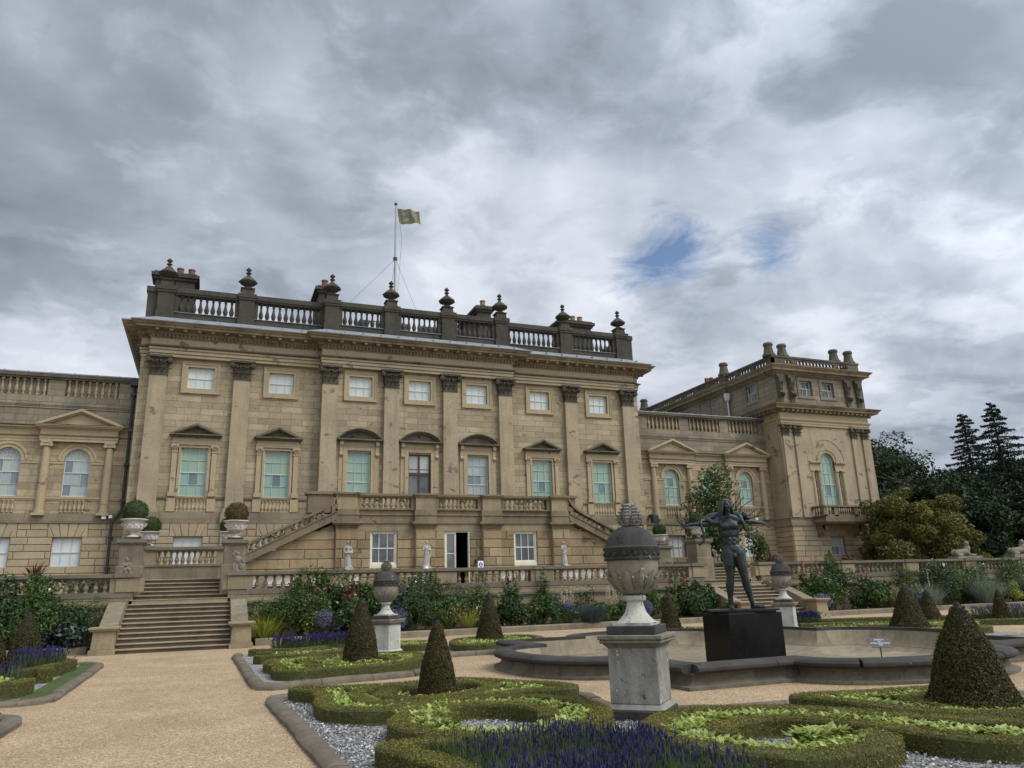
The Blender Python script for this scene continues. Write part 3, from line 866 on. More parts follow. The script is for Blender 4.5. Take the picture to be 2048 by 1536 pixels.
# --- roofs and chimneys
rf = MB()
rf.add([(-3.9, 46.4, 17.3), (27.2, 46.4, 17.3), (27.2, 59, 17.3), (-3.9, 59, 17.3), (1.0, 52.5, 20.0), (22.5, 52.5, 20.0)], [(0, 1, 5, 4), (1, 2, 5), (2, 3, 4, 5), (3, 0, 4), (0, 3, 2, 1)])
rf.box(8.2, 11.4, 47.3, 50.5, 17.2, 19.15); rf.box(12.3, 14.9, 47.0, 50, 17.2, 19.0)
hp(rf, 'roof', 'slate')
sk = MB()
sk.add([(8.0, 46.6, 17.4), (9.2, 46.6, 17.4), (9.8, 47.1, 19.0), (8.9, 47.1, 19.0)], [(0, 1, 2, 3)])
for x in (9.5, 10.3, 11.1): sk.box(x, x+.08, 46.9, 47.0, 17.4, 19.0)
hp(sk, 'roof_lantern', 'panewhite')
def chimney(x0, x1, y0, y1, z1, pots, pm='terracotta'):
    c = MB()
    c.box(x0, x1, y0, y1, 17.0, z1-.5); c.box(x0-.12, x1+.12, y0-.12, y1+.12, z1-.5, z1-.33); c.box(x0-.25, x1+.25, y0-.25, y1+.25, z1-.33, z1-.12); c.box(x0-.1, x1+.1, y0-.1, y1+.1, z1-.12, z1)
    for a, b_, r_ in pots: c.lathe([(r_*1.6, 0), (r_*1.5, .12), (r_, .2)], a, b_, z1, 10)
    co = hp(c, 'chimney', 'roofstone')
    for a, b_, r_ in pots:
        t = MB(); t.lathe([(r_, .1), (r_*.95, .45), (r_*1.1, .47), (r_*1.1, .55), (r_*.7, .55), (r_*.7, .3)], a, b_, z1, 12)
        sub(t, 'chimney_pot', M[pm], co)
chimney(-4.15, -1.95, 47.6, 48.9, 21.1, [(-3.5, 48.2, .2), (-2.85, 48.2, .2), (-2.2, 48.2, .2)])
chimney(5.55, 6.35, 47.5, 50.5, 21.3, [(5.95, 47.9, .2), (5.95, 49, .2), (5.95, 50, .2)])
chimney(17.3, 18.35, 49.8, 54.0, 22.1, [(17.85, 50.2, .2), (17.85, 51.5, .2), (17.85, 53, .2)], 'buffpot')
chimney(23.4, 26.0, 48.6, 50, 21.25, [(24.1, 49.2, .2), (24.8, 49.2, .2), (25.4, 49.2, .2)], 'buffpot')
an = MB()
an.tube((14.9, 49, 19), (14.9, 49, 21.4), .02); an.tube((16.1, 48.4, 19), (16.1, 48.4, 20.7), .045)
hp(an, 'aerial', 'iron')

# --- windows of the main block
def bigside(c, yf):
    t = TY(yf); m_ = MB()
    frame_rect(m_, t, c-.7, c+.7, 7.1, 9.83, .13, -.06, .02)
    for s_ in (-1, 1):
        u = c+s_*1.02
        bx(m_, t, u-.13, u+.13, -.12, .05, 7.35, 9.55)
        bx(m_, t, u-.19, u+.19, -.18, .05, 7.12, 7.35)
        bx(m_, t, u-.16, u+.16, -.15, .05, 9.55, 9.62); bx(m_, t, u-.2, u+.2, -.2, .05, 9.9, 9.98)
        bx(m_, t, u-.22, u+.22, -.12, .05, 6.3, 7.0)
        for q in range(2):
            for g in (-1, 0, 1):
                leafstrip(m_, (u+g*.09, yf-.13, 9.6+q*.14), (1, 0, 0), (0, -1, 0), .1, .17, .06)
        m_.tube((u-.15, yf-.2, 9.85), (u-.15, yf-.05, 9.85), .06); m_.tube((u+.15, yf-.2, 9.85), (u+.15, yf-.05, 9.85), .06)
    bx(m_, t, c-1.2, c+1.2, -.13, .05, 9.98, 10.08); bx(m_, t, c-1.22, c+1.22, -.15, .05, 10.08, 10.16); bx(m_, t, c-1.17, c+1.17, -.11, .05, 10.16, 10.42)
    bx(m_, t, c-.82, c+.82, -.03, .05, 6.93, 7.0)
    balpanel(m_, t, c-.8, c+.8, 6.3, 6.93, 8, -.01, .85)
    so = m_.build('window_surround', M['trim'], house)
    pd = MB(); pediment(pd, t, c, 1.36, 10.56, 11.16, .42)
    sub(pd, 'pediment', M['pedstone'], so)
    sash(house, t, c-.7, c+.7, 7.1, 9.83, 3, 4, .16, 'paneblind', meet=2)
def bigcentre(c, yf, door=False):
    t = TY(yf); m_ = MB()
    frame_rect(m_, t, c-.7, c+.7, 7.0, 9.93, .2, -.08, .02)
    frame_rect(m_, t, c-.9, c+.9, 7.0, 10.13, .05, -.11, .02)
    for s_ in (-1, 1):
        u = c+s_*1.07
        bx(m_, t, u-.12, u+.12, -.05, .02, 6.3, 9.55)
        bx(m_, t, u-.15, u+.15, -.09, .02, 6.3, 6.6)
        cv = [(9.55, .1), (9.7, .2), (9.8, .12), (10.1, .14), (10.25, .26), (10.44, .26)]
        for (za, da), (zb, db) in zip(cv, cv[1:]):
            m_.add([t(u-.1, -da, za), t(u+.1, -da, za), t(u+.1, -db, zb), t(u-.1, -db, zb), t(u-.1, 0, za), t(u+.1, 0, za), t(u+.1, 0, zb), t(u-.1, 0, zb)], [(0, 1, 2, 3), (0, 3, 7, 4), (1, 5, 6, 2), (0, 4, 5, 1)])
        m_.tube(t(u-.11, -.17, 10.33), t(u+.11, -.17, 10.33), .1); m_.tube(t(u-.11, -.13, 9.66), t(u+.11, -.13, 9.66), .07)
    bx(m_, t, c-.95, c+.95, -.07, .02, 10.2, 10.44)
    so = m_.build('window_surround', M['trim'], house)
    pd = MB(); segpediment(pd, t, c, 1.36, 10.58, 11.22, .4)
    sub(pd, 'pediment', M['pedstone'], so)
    if not door:
        sash(house, t, c-.7, c+.7, 6.9, 9.83, 3, 5, .16, 'paneblind' if c < 10 else 'panegrey', meet=2)
    else:
        f = MB(); g = MB()
        frame_rect(f, t, c-.62, c+.62, 6.98, 9.76, .08, .14, .24)
        bx(f, t, c-.7, c+.7, .12, .22, 8.55, 8.72); bx(f, t, c-.05, c+.05, .13, .22, 6.9, 9.83)
        for s_ in (-1, 1):
            bx(f, t, c+s_*.35-.3, c+s_*.35+.3, .17, .2, 8.92, 8.95)
            a, b_ = sorted((c+s_*.05, c+s_*.62))
            g.add([t(a, .2, 8.7), t(b_, .2, 8.7), t(b_, .2, 9.76), t(a, .2, 9.76)], [(0, 1, 2, 3)])
        d_ = f.build('french_window', M['redpaint'], house); sub(g, 'pane', M['panecentre'], d_)
        g2 = MB()
        for s_ in (-1, 1):
            a, b_ = sorted((c+s_*.05, c+s_*.62))
            g2.add([t(a, .2, 6.9), t(b_, .2, 6.9), t(b_, .2, 8.56), t(a, .2, 8.56)], [(0, 1, 2, 3)])
        sub(g2, 'lower_pane', M['panedark'], d_)
def upper(c, yf, pm='panewhite'):
    t = TY(yf); m_ = MB()
    frame_rect(m_, t, c-.7, c+.7, 13.25, 14.49, .16, -.05, .02)
    frame_rect(m_, t, c-.86, c+.86, 13.09, 14.65, .1, -.09, .02)
    frame_rect(m_, t, c-.96, c+.96, 12.99, 14.75, .05, -.12, .02)
    m_.build('window_surround', M['trim'], house)
    sash(house, t, c-.7, c+.7, 13.25, 14.49, 3, 2, .16, pm, meet=1, fm='creampaint')
for c in SIDE:
    bigside(c, 45.3); upper(c, 45.3)
    sash(house, TY(45.22), c-.72, c+.72, 3.45, 4.95, 3, 2, .18, 'panelilac', meet=1)
for i, c in enumerate(CEN):
    bigcentre(c, 44.8, i == 1); upper(c, 44.8)

# --- the single-storey links with arched windows
LY = 46.85
LZ = [1.6, 2.03, 2.41, 2.79, 3.17, 3.55, 3.93, 4.31, 4.67, 5.05, 5.44, 5.81]
def linkwing(u0, u1, wins, peds, panels, gwin, pane, gpane, seed):
    t = TY(LY)
    wl = MB()
    panel(wl, t, u0, u1, 5.8, 10.2, [(c-.63, c+.63, 7.2, 9.80, True) for c in wins], rev=.3)
    hp(wl, 'link_wall', 'linkwall')
    wu = MB()
    panel(wu, t, u0, u1, 10.2, 13.7, [(a, b_, 12.75, 13.67) for a, b_ in panels], rev=.2)
    for a, b_ in panels: bx(wu, t, a-.02, b_+.02, .18, .3, 12.7, 13.69)
    bx(wu, t, u0, u1, -.06, .1, 12.12, 12.2); bx(wu, t, u0, u1, -.10, .1, 12.2, 12.26); bx(wu, t, u0, u1, -.04, .1, 12.02, 12.1)
    wo = hp(wu, 'link_attic', 'linkupper')
    for a, b_ in panels:
        bb = MB(); balpanel(bb, t, a, b_, 12.75, 13.67, 8 if b_-a > 2.3 else 7, .08, 1.05)
        sub(bb, 'blind_balusters', M['linkwall'], wo)
    cp = MB()
    bx(cp, t, u0, u1, -.10, .5, 13.67, 13.78); bx(cp, t, u0, u1, -.18, .5, 13.78, 13.95)
    hp(cp, 'link_coping', 'weathered')
    ld = MB()
    ld.poly([(u0, 13.952), (u1, 13.952), (u1, 14.02), (u0, 14.02)], t, -.2, .3)
    ld.add([t(u0, -.2, 14.02), t(u1, -.2, 14.02), t(u1, .6, 14.16), t(u0, .6, 14.16), t(u0, 9, 14.5), t(u1, 9, 14.5)], [(0, 1, 2, 3), (3, 2, 5, 4)])
    n = int((u1-u0)/1.05)
    for i in range(n+1):
        u = u0+(u1-u0)*i/n
        ld.tube(t(u, -.2, 14.02), t(u, .6, 14.17), .035, seg=6)
    hp(ld, 'link_roof_lead', 'lead')
    rb_ = MB(); bk = MB()
    go = [(c-.69, c+.69, 3.5, 5.03) for c in gwin]; gf = [(c-.95, c+.95, 5.05, 5.81) for c in gwin]
    rust(rb_, t, u0, u1, LZ, go+gf, bw=1.3, seed=seed)
    panel(bk, t, u0, u1, 1.6, 5.81, go)
    for c in gwin: fan(rb_, t, c, 5.05, 5.81)
    hp(rb_, 'link_base', 'rustic'); hp(bk, 'link_base_backing', 'backing')
    pl_ = MB()
    bx(pl_, t, u0, u1, -.12, .1, 5.8, 6.08); bx(pl_, t, u0, u1, -.07, .1, 6.08, 6.3)
    hp(pl_, 'link_plinth', 'plinth')
    tr = MB()
    # sill string, impost string
    for c0, c1 in [(u0, u1)]:
        bx(tr, t, c0, c1, -.09, .05, 7.08, 7.18); bx(tr, t, c0, c1, -.05, .05, 7.0, 7.08)
    ed = [u0]+[x for c in wins for x in (c-.63, c+.63)]+[u1]
    for a, b_ in zip(ed[::2], ed[1::2]):
        bx(tr, t, a, b_, -.07, .05, 9.1, 9.18); bx(tr, t, a, b_, -.045, .05, 8.97, 9.1)
    for c in wins:
        archband(tr, t, c, .63, .82, 9.17, -.05, .03); archband(tr, t, c, .82, .93, 9.17, -.10, .03)
        balpanel(tr, t, c-.62, c+.62, 6.36, 7.0, 6, -.03, .8)
    hp(tr, 'link_trim', 'trim')
    # entablature, breaking forward under the pediments
    path = [(u0, LY)]
    for c in peds: path += [(c-1.85, LY), (c-1.85, LY-.32), (c+1.85, LY-.32), (c+1.85, LY)]
    path = [(min(max(x, u0), u1), y) for x, y in path]
    path += [(u1, LY)]
    pp = [path[0]]
    for q in path[1:]:
        if (Vector(q)-Vector(pp[-1])).length > .02: pp.append(q)
    en = MB()
    en.sweep([(-.2, 10.15), (.02, 10.15), (.02, 10.3), (.05, 10.31), (.05, 10.42), (.11, 10.46), (.11, 10.5), (.03, 10.52), (.03, 10.80), (.1, 10.84), (.12, 10.88), (.26, 10.9), (.26, 10.97), (.34, 11.02), (.34, 11.04), (-.2, 11.1)], pp)
    hp(en, 'link_entablature', 'trim')
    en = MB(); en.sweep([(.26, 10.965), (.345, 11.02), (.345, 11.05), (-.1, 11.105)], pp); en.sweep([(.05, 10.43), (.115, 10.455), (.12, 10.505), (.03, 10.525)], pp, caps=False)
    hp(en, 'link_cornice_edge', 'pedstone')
    for c in peds:
        pd = MB(); pediment(pd, TY(LY-.32), c, 2.19, 11.045, 11.95, .33, th=.15, dent=False)
        pd.poly([(c-2.0, 11.04), (c+2.0, 11.04), (c, 11.85)], TY(LY-.32), 0.0, .32)
        hp(pd, 'link_pediment', 'trim')
        for s_ in (-1, 1):
            x = c+s_*1.52
            cl = MB()
            cl.lathe([(.22, 6.45), (.225, 7.5), (.19, 9.86)], x, LY-.08, 0, 18)
            cl.lathe([(.29, 6.3), (.29, 6.36), (.25, 6.38), (.26, 6.42), (.23, 6.46)], x, LY-.08, 0, 18)
            cl.box(x-.3, x+.3, LY-.4, LY+.1, 6.18, 6.3)
            cl.box(x-.27, x+.27, LY-.36, LY+.1, 10.06, 10.16)
            for g in (-1, 1): cl.tube((x+g*.22, LY-.34, 9.97), (x+g*.22, LY+.1, 9.97), .095, seg=12)
            cl.box(x-.2, x+.2, LY-.32, LY+.1, 9.9, 10.06)
            cl.build('column', M['trim'], house, smooth='auto')
    for c in wins: sash(house, t, c-.63, c+.63, 7.2, 9.80, 3, 3, .14, pane, arch=True, meet=2)
    for c in gwin: sash(house, t, c-.69, c+.69, 3.5, 5.03, 3, 2, .16, gpane, meet=1)
linkwing(-15.5, -4.3, [-13.5, -10.3, -7.02], [-13.55, -7.02], [(-15.1, -12.45), (-11.55, -8.89), (-8.04, -5.37)], [-13.5, -10.36, -7.07], 'panegrey', 'panelilac', 5)
linkwing(27.65, 39.72, [30.92, 34.15, 37.45], [30.9, 37.45], [(29.23, 31.97), (32.81, 35.58), (36.37, 39.16)], [30.95, 34.2, 37.5], 'paneblind', 'panelilac', 9)

# --- corner pavilion
TX0, TX1, TYF = 39.72, 48.6, 45.0
TZ = [1.6, 1.92, 2.29, 2.66, 3.03, 3.40, 3.77, 4.14, 4.50, 4.84, 5.22, 5.62]
tc_ = 43.82
t = TY(TYF); tl = TX(TX0)
tw = MB()
panel(tw, t, TX0, TX1, 5.6, 13.2, [(tc_-.7, tc_+.7, 7.0, 11.15, True), (tc_-1.38, tc_-.98, 7.0, 9.78), (tc_+.98, tc_+1.38, 7.0, 9.78)], rev=.25)
panel(tw, tl, TYF, 66, 5.6, 14.2); panel(tw, TX(TX1), TYF, 66, 1.6, 18)
hp(tw, 'pavilion_wall', 'render')
rb_ = MB(); bk = MB()
go = [(tc_-.67, tc_+.67, 3.44, 4.80)]; gf = [(tc_-.9, tc_+.9, 4.84, 5.62)]
rust(rb_, t, TX0, TX1, TZ, go+gf, bw=1.3, seed=21); fan(rb_, t, tc_, 4.84, 5.62)
rust(rb_, tl, TYF, LY-.02, TZ, bw=1.3, seed=22)
panel(bk, t, TX0, TX1, 1.6, 5.62, go); panel(bk, tl, TYF, 47, 1.6, 5.62)
hp(rb_, 'pavilion_base', 'rustic'); hp(bk, 'pavilion_base_backing', 'backing')
TP = [(TX0, 66), (TX0, TYF), (TX1, TYF), (TX1, 66)]
pl_ = MB(); pl_.sweep([(0, 5.6), (.14, 5.6), (.14, 5.9), (.06, 5.96), (.06, 6.14), (.1, 6.18), (0, 6.26)], TP)
hp(pl_, 'pavilion_plinth', 'plinth')
for c in (40.12, 41.22, 46.87, 47.97):
    q = MB(); q.frust(c, TYF+.0, 6.4, 12.35, .33, .13, .3, .13); q.box(c-.4, c+.4, TYF-.2, TYF+.1, 6.2, 6.4)
    po = hp(q, 'pilaster', 'render', bevel=.01)
    cp = MB(); capital(cp, c, TYF-.1, 12.38, 13.2, .62, .94); sub(cp, 'capital', M['weathered'], po)
    tr = MB(); tr.frust(c, TYF, 14.8, 17.0, .2, .14, .3, .2)
    tr.box(c-.34, c+.34, TYF-.3, TYF+.1, 16.9, 17.15)
    cv = [(15.3, .16), (15.45, .34), (15.7, .36), (15.9, .2), (16.3, .22), (16.6, .34), (16.9, .36)]
    for (za, da), (zb, db) in zip(cv, cv[1:]): tr.frust(c, TYF, za, zb, .2, da, .2, db)
    for g in (-1, 1):
        tr.tube((c-.16, TYF-.3, 15.55), (c+.16, TYF-.3, 15.55), .16)
        leafstrip(tr, (c+g*.08, TYF-.28, 15.9), (1, 0, 0), (0, -1, 0), .14, .6, .14)
    hp(tr, 'console', 'weathered')
pw = TP
en = MB()
TPf = [(TX0, 66), (TX0, TYF), (TX0+.05, TYF), (TX0+.05, TYF-.12), (TX1-.25, TYF-.12), (TX1-.25, TYF), (TX1, TYF), (TX1, 66)]
en.sweep([(-.3, 13.18), (.01, 13.18), (.01, 13.34), (.05, 13.35), (.05, 13.5), (.09, 13.51), (.16, 13.62), (.16, 13.68), (.02, 13.7), (.02, 14.14), (-.3, 14.16)], TPf)
hp(en, 'pavilion_entablature', 'trim')
co = MB()
co.sweep([(-.3, 14.13), (.08, 14.13), (.12, 14.2), (.12, 14.36), (.62, 14.38), (.62, 14.5), (.7, 14.55), (.82, 14.68), (.82, 14.71), (-.3, 14.85)], TP)
dentils(co, TP, .46, .22, .1, .5, 14.2, 14.37, inset=.15)
hp(co, 'pavilion_cornice', 'cornice')
aw = MB()
panel(aw, t, TX0+.1, TX1-.1, 14.7, 17.3, [(c-.6, c+.6, 15.63, 16.83) for c in (42.72, 44.92)], rev=.28)
panel(aw, TX(TX0+.1), TYF, 66, 14.2, 17.3, [(47.3, 48.45, 15.7, 17.0), (53.3, 54.6, 15.7, 17.0)], rev=.25)
aw.box(TX0-.1, TX0+.1, 50.8, 66, 14.3, 17.2)
bx(aw, t, TX0+.1, TX1-.1, -.05, .1, 14.8, 15.2)
for c in (42.72, 44.92): frame_rect(aw, t, c-.6, c+.6, 15.63, 16.83, .24, -.06, .02)
for a, b_ in ((47.3, 48.45), (53.3, 54.6)): frame_rect(aw, TX(TX0+.1) if a < 50 else TX(TX0-.1), a, b_, 15.7, 17.0, .24, -.06, .02)
hp(aw, 'pavilion_attic', 'linkupper')
TP2 = [(TX0+.1, 50.8), (TX0+.1, TYF), (TX1-.1, TYF), (TX1-.1, 66)]
TP3 = [(TX0-.1, 66), (TX0-.1, 50.8), (TX0+.1, 50.8)]
ac = MB()
for P_ in (TP2, TP3):
    ac.sweep([(-.2, 17.12), (.1, 17.14), (.1, 17.3), (.2, 17.32), (.2, 17.4), (.5, 17.45), (.5, 17.6), (.62, 17.7), (.72, 17.8), (.72, 17.84), (-.2, 17.9)], P_)
    dentils(ac, P_, .2, .1, .1, .19, 17.16, 17.3)
hp(ac, 'attic_cornice', 'cornice')
pp_ = MB()
def parapet(P_, blocks):
    pp_.sweep([(-.25, 17.85), (.0, 17.85), (.0, 18.0), (-.03, 18.02), (-.25, 18.02)], P_)
    pp_.sweep([(-.25, 18.56), (.02, 18.56), (.06, 18.62), (.06, 18.75), (-.25, 18.76)], P_)
parapet(TP2, 0); parapet(TP3, 0)
def ring(tf, u, z, r):
    K = 12
    for k_ in range(K):
        a0, a1 = 2*PI*k_/K, 2*PI*(k_+1)/K
        P = lambda rr, a: (u+rr*.8*math.cos(a), z+rr*math.sin(a))
        pp_.poly([P(r, a0), P(r, a1), P(r*.62, a1), P(r*.62, a0)], tf, 0, .14)
for a, b_ in ((39.82, 41.0), (41.6, 42.2), (45.9, 46.4), (47.3, 48.5)): bx(pp_, t, a, b_, 0, .2, 18.0, 18.58)
for u0_, u1_ in ((41.0, 41.6), (42.2, 45.9), (46.4, 47.3)):
    n = max(2, round((u1_-u0_)/.33))
    for i in range(n): ring(t, u0_+(u1_-u0_)*(i+.5)/n, 18.29, .27)
tl1 = TX(TX0+.1); tl2 = TX(TX0-.1)
y = 45.6
for tf_, ya, yb in ((tl1, 45.0, 50.8), (tl2, 50.8, 66)):
    bx(pp_, tf_, ya, ya+.75, 0, .2, 18.0, 18.58)
    u = ya+.75
    while u < yb-.5:
        for q in range(4):
            if u+.35*(q+.5) < yb-.1: ring(tf_, u+.35*(q+.5), 18.29, .27)
        bx(pp_, tf_, u+1.4, min(yb, u+1.95), 0, .2, 18.0, 18.58)
        u += 1.95
hp(pp_, 'pavilion_parapet', 'weathered')
for x, y in ((39.98, 45.5), (41.3, 45.5), (46.55, 45.5), (48.1, 45.5), (39.95, 51.2), (39.95, 64.3)):
    q = MB(); z = 18.76
    for (a, za), (b_, zb) in zip([(.5, 0), (.5, .12), (.42, .18), (.36, .4), (.3, .78), (.3, .86), (.37, .9), (.37, 1.0), (.3, 1.12)], [(.5, .12), (.42, .18), (.36, .4), (.3, .78), (.3, .86), (.37, .9), (.37, 1.0), (.3, 1.12), (.1, 1.16)]):
        q.lathe([(a*1.08, za), (b_*1.08, zb)], x, y, z, 8, PI/8)
    hp(q, 'chimney_stack', 'weathered')
q = MB(); q.box(41.0, 42.2, 55, 57, 17.8, 19.3); q.lathe([(.2, 0), (.2, .5)], 41.3, 55.5, 19.3, 8); q.lathe([(.2, 0), (.2, .6)], 41.8, 55.5, 19.3, 8)
hp(q, 'chimney', 'terracotta')
rf = MB(); rf.box(TX0+.2, TX1-.2, TYF+.3, 66, 17.5, 17.9); hp(rf, 'pavilion_roof', 'lead')
# Serlian window
tr = MB()
archband(tr, t, tc_, 1.74, 1.82, 10.45, -.04, .02)
archband(tr, t, tc_, .70, .9, 10.45, -.05, .1); archband(tr, t, tc_, .9, 1.0, 10.45, -.1, .02)
for s_ in (-1, 1):
    a, b_ = sorted((tc_+s_*.70, tc_+s_*1.74))
    bx(tr, t, a, b_, -.04, .12, 9.78, 10.3); bx(tr, t, a, b_, -.2, .12, 10.34, 10.45); bx(tr, t, a, b_, -.12, .12, 10.28, 10.34)
    for i in range(7): bx(tr, t, a+.05+i*.14, a+.11+i*.14, -.16, 0, 10.28, 10.335)
    for u in (tc_+s_*.86, tc_+s_*1.5):
        tr.lathe([(.16, 7.0), (.16, 7.8), (.135, 9.65), (.2, 9.68), (.2, 9.78)], u, TYF+.05, 0, 14)
bx(tr, t, tc_-1.9, tc_-1.42, -.05, .05, 7.0, 7.08)
hp(tr, 'serlian_window_trim', 'trim')
sash(house, t, tc_-.68, tc_+.68, 7.0, 11.13, 3, 4, .18, 'paneblind', arch=True, meet=2)
for s_ in (-1, 1):
    a, b_ = sorted((tc_+s_*1.0, tc_+s_*1.36))
    sash(house, t, a, b_, 7.0, 9.78, 1, 4, .16, 'panedark', meet=2)
for c in (42.72, 44.92): sash(house, t, c-.6, c+.6, 15.63, 16.83, 3, 2, .2, 'panecurtain', meet=1)
sash(house, TX(TX0+.1), 47.3, 48.45, 15.7, 17.0, 3, 2, .12, 'panecurtain', meet=1)
sash(house, TX(TX0-.1), 53.3, 54.6, 15.7, 17.0, 3, 2, .12, 'panecurtain', meet=1)
sash(house, t, tc_-.67, tc_+.67, 3.44, 4.80, 3, 2, .2, 'panegrey', meet=1)
# balcony
bc = MB(); y0 = 43.75
bc.box(tc_-2.0, tc_+2.0, y0, 45, 5.98, 6.2); bc.box(tc_-2.25, tc_+2.25, y0-.25, 45, 5.78, 5.98); bc.box(tc_-2.1, tc_+2.1, y0-.12, 45, 5.66, 5.78)
bc.box(tc_-2.0, tc_+2.0, y0, y0+.22, 6.2, 6.3)
bc.box(tc_-2.1, tc_+2.1, y0-.08, y0+.3, 6.88, 7.0)
for s_ in (-1, 1):
    x = tc_+s_*1.97
    bc.box(x-.13, x+.13, y0, 45, 6.2, 6.3); bc.box(x-.16, x+.16, y0, 45, 6.88, 7.0); bc.box(x-.14, x+.14, y0, y0+.28, 6.2, 6.9)
    bc.box(tc_+s_*.95-.18, tc_+s_*.95+.18, y0, y0+.24, 6.2, 6.9)
    xb = tc_+s_*1.72
    for za, zb, d_ in ((5.3, 5.66, .9), (5.05, 5.3, .62), (4.86, 5.05, .3)): bc.box(xb-.17, xb+.17, 45-d_, 45, za, zb)
    bc.tube((xb-.17, 44.2, 5.45), (xb+.17, 44.2, 5.45), .16); bc.tube((xb-.17, 44.68, 4.92), (xb+.17, 44.68, 4.92), .1)
bo = hp(bc, 'balcony', 'porchtrim')
b1 = MB(); baluster(b1, 0, 0, 6.3, 6.88, .8)
b0 = sub(b1, 'baluster', M['weathered'], bo)
bp = [(tc_-1.5+i*.24, y0+.12) for i in range(2)]+[(tc_-.62+i*.21, y0+.12) for i in range(7)]+[(tc_+1.35+i*.24, y0+.12) for i in range(2)]+[(tc_-1.97, y0+.5+i*.25) for i in range(3)]
for i, (x, y) in enumerate(bp):
    o = b0 if i == 0 else link(b0.copy()); o.parent = bo; o.location = (x, y, 0)
# downpipe, lamps and cameras
dp = MB()
dp.tube((-4.6, 46.7, 14.0), (-4.6, 46.7, 6.5), .075, seg=10); dp.tube((-4.6, 46.7, 6.5), (-5.0, 46.45, 5.85), .075, seg=10); dp.tube((-5.0, 46.45, 5.85), (-5.0, 46.6, 1.7), .075, seg=10)
for z in (13, 11, 9, 7, 5, 3.4): dp.box(-4.72 if z > 6 else -5.12, -4.48 if z > 6 else -4.88, 46.5, 46.8, z-.06, z+.06)
dp.box(-4.8, -4.4, 46.4, 46.8, 13.5, 13.9)
hp(dp, 'downpipe', 'iron')
dp = MB(); dp.lathe([(.2, 0), (.28, .3), (.28, .6)], 39.55, 50.6, 16.4, 8); dp.tube((39.55, 50.6, 14.2), (39.55, 50.6, 16.5), .07)
hp(dp, 'rainwater_head', 'whitepaint')
for i, (x, y, z, s_) in enumerate(((-5.42, 46.62, 6.1, .11), (-5.1, 46.62, 6.12, .09))):
    f = MB(); f.box(x-s_, x+s_, y-.1, y+.1, z-s_, z+s_); f.box(x-.03, x+.03, y, y+.15, z-.03, z+.03)
    hp(f, 'wall_lamp', 'plastic', bevel=.02)
for x, y, z in ((37.8, 46.5, 6.1), (46.7, 44.75, 5.9)):
    f = MB(); f.lathe([(.02, 0), (.11, .03), (.13, .1), (.1, .18), (.03, .22)], x, y, z, 12); f.box(x-.04, x+.04, y, y+.2, z+.15, z+.22)
    hp(f, 'security_camera', 'plastic', smooth='auto')
f = MB(); f.box(28.55, 29.0, 45.9, 46.3, 5.9, 6.4); f.box(28.7, 28.85, 46.2, 46.8, 6.3, 6.5)
hp(f, 'floodlight', 'iron', bevel=.03)

# ------------------------------------------------------------------ ground
pa, pbh, pk = 4.2, 2.15, 1.4
poolpath = []
for kq in range(4):
    ca, sa = math.cos(kq*PI/2), math.sin(kq*PI/2)
    loc_ = [(-pa, -pa), (-pbh-.5, -pa)]
    for i in range(15):
        a = PI*i/14
        loc_.append((-pbh*math.cos(a), -pa-pk*math.sin(a)**.8))
    loc_ += [(pbh+.5, -pa)]
    poolpath += [(11.5+x*ca-y*sa, 15.15+x*sa+y*ca) for x, y in loc_]
def holed(name, rect, z, m):
    b_ = bmesh.new(); es = []
    for P in (rect, poolpath):
        vv = [b_.verts.new((x, y, z)) for x, y in P]
        es += [b_.edges.new((vv[i], vv[(i+1) % len(vv)])) for i in range(len(vv))]
    bmesh.ops.triangle_fill(b_, use_beauty=True, use_dissolve=False, edges=es)
    me = bpy.data.meshes.new(name); b_.to_mesh(me); b_.free()
    return tag(finish(name, me, M[m]), kind='structure')
holed('ground', [(-600, -80), (700, -80), (700, 1200), (-600, 1200)], 0.0, 'lawn')
holed('gravel_path', [(-30, -30), (60, -30), (60, 31.9), (-30, 31.9)], .006, 'gravel')
g = MB()
g.box(-40, 70, 32.3, 46.8, 0.02, 1.65)
tag(g.build('terrace', M['terrace']), kind='structure')

# ------------------------------------------------------------------ porch with double stair
porch = thing('porch', 'golden stone porch with balustraded balcony, four piers and sloping side stairs before the mansion', 'porch', (XC, 37.0, 1.65))
def pp(mb, name, m, **k): return mb.build(name, M[m], porch, **k)
PC = [6.04, 9.92, 13.42, 17.30]
PZ = [1.65, 1.98, 2.42, 2.86, 3.30, 3.74, 4.17, 4.60]
PY = 37.3
tp = TY(PY)
wins = [(7.24, 8.56, 2.86, 4.60), (14.72, 16.0, 2.86, 4.60)]; door = (10.98, 12.28, 1.65, 4.60)
r_ = MB(); k = MB()
rust(r_, tp, 5.55, 17.8, PZ, wins+[door], bw=.95, seed=31, gap=.03); pp(r_, 'wall_blocks', 'porchblock')
panel(k, tp, 5.5, 17.84, 1.65, 5.0, wins+[door], rev=.3)
panel(k, TX(5.5), PY, 44.7, 1.65, 5.6); panel(k, TX(17.84), PY, 44.7, 1.65, 5.6)
for c in PC:
    r_ = MB(); rust(r_, TY(37.03), c-.5, c+.5, PZ, bw=1.0, seed=int(c*7), gap=.03); pp(r_, 'pier_blocks', 'porchblock')
    panel(k, TY(37.03), c-.5, c+.5, 1.65, 5.0); panel(k, TX(c-.5), 37.03, PY, 1.65, 5.0); panel(k, TX(c+.5), 37.03, PY, 1.65, 5.0)
pp(k, 'wall', 'porchblock')
s = MB()
bx(s, tp, 5.5, 17.84, -.03, .1, 4.60, 4.97)
pp(s, 'frieze', 'newstone')
s = MB()
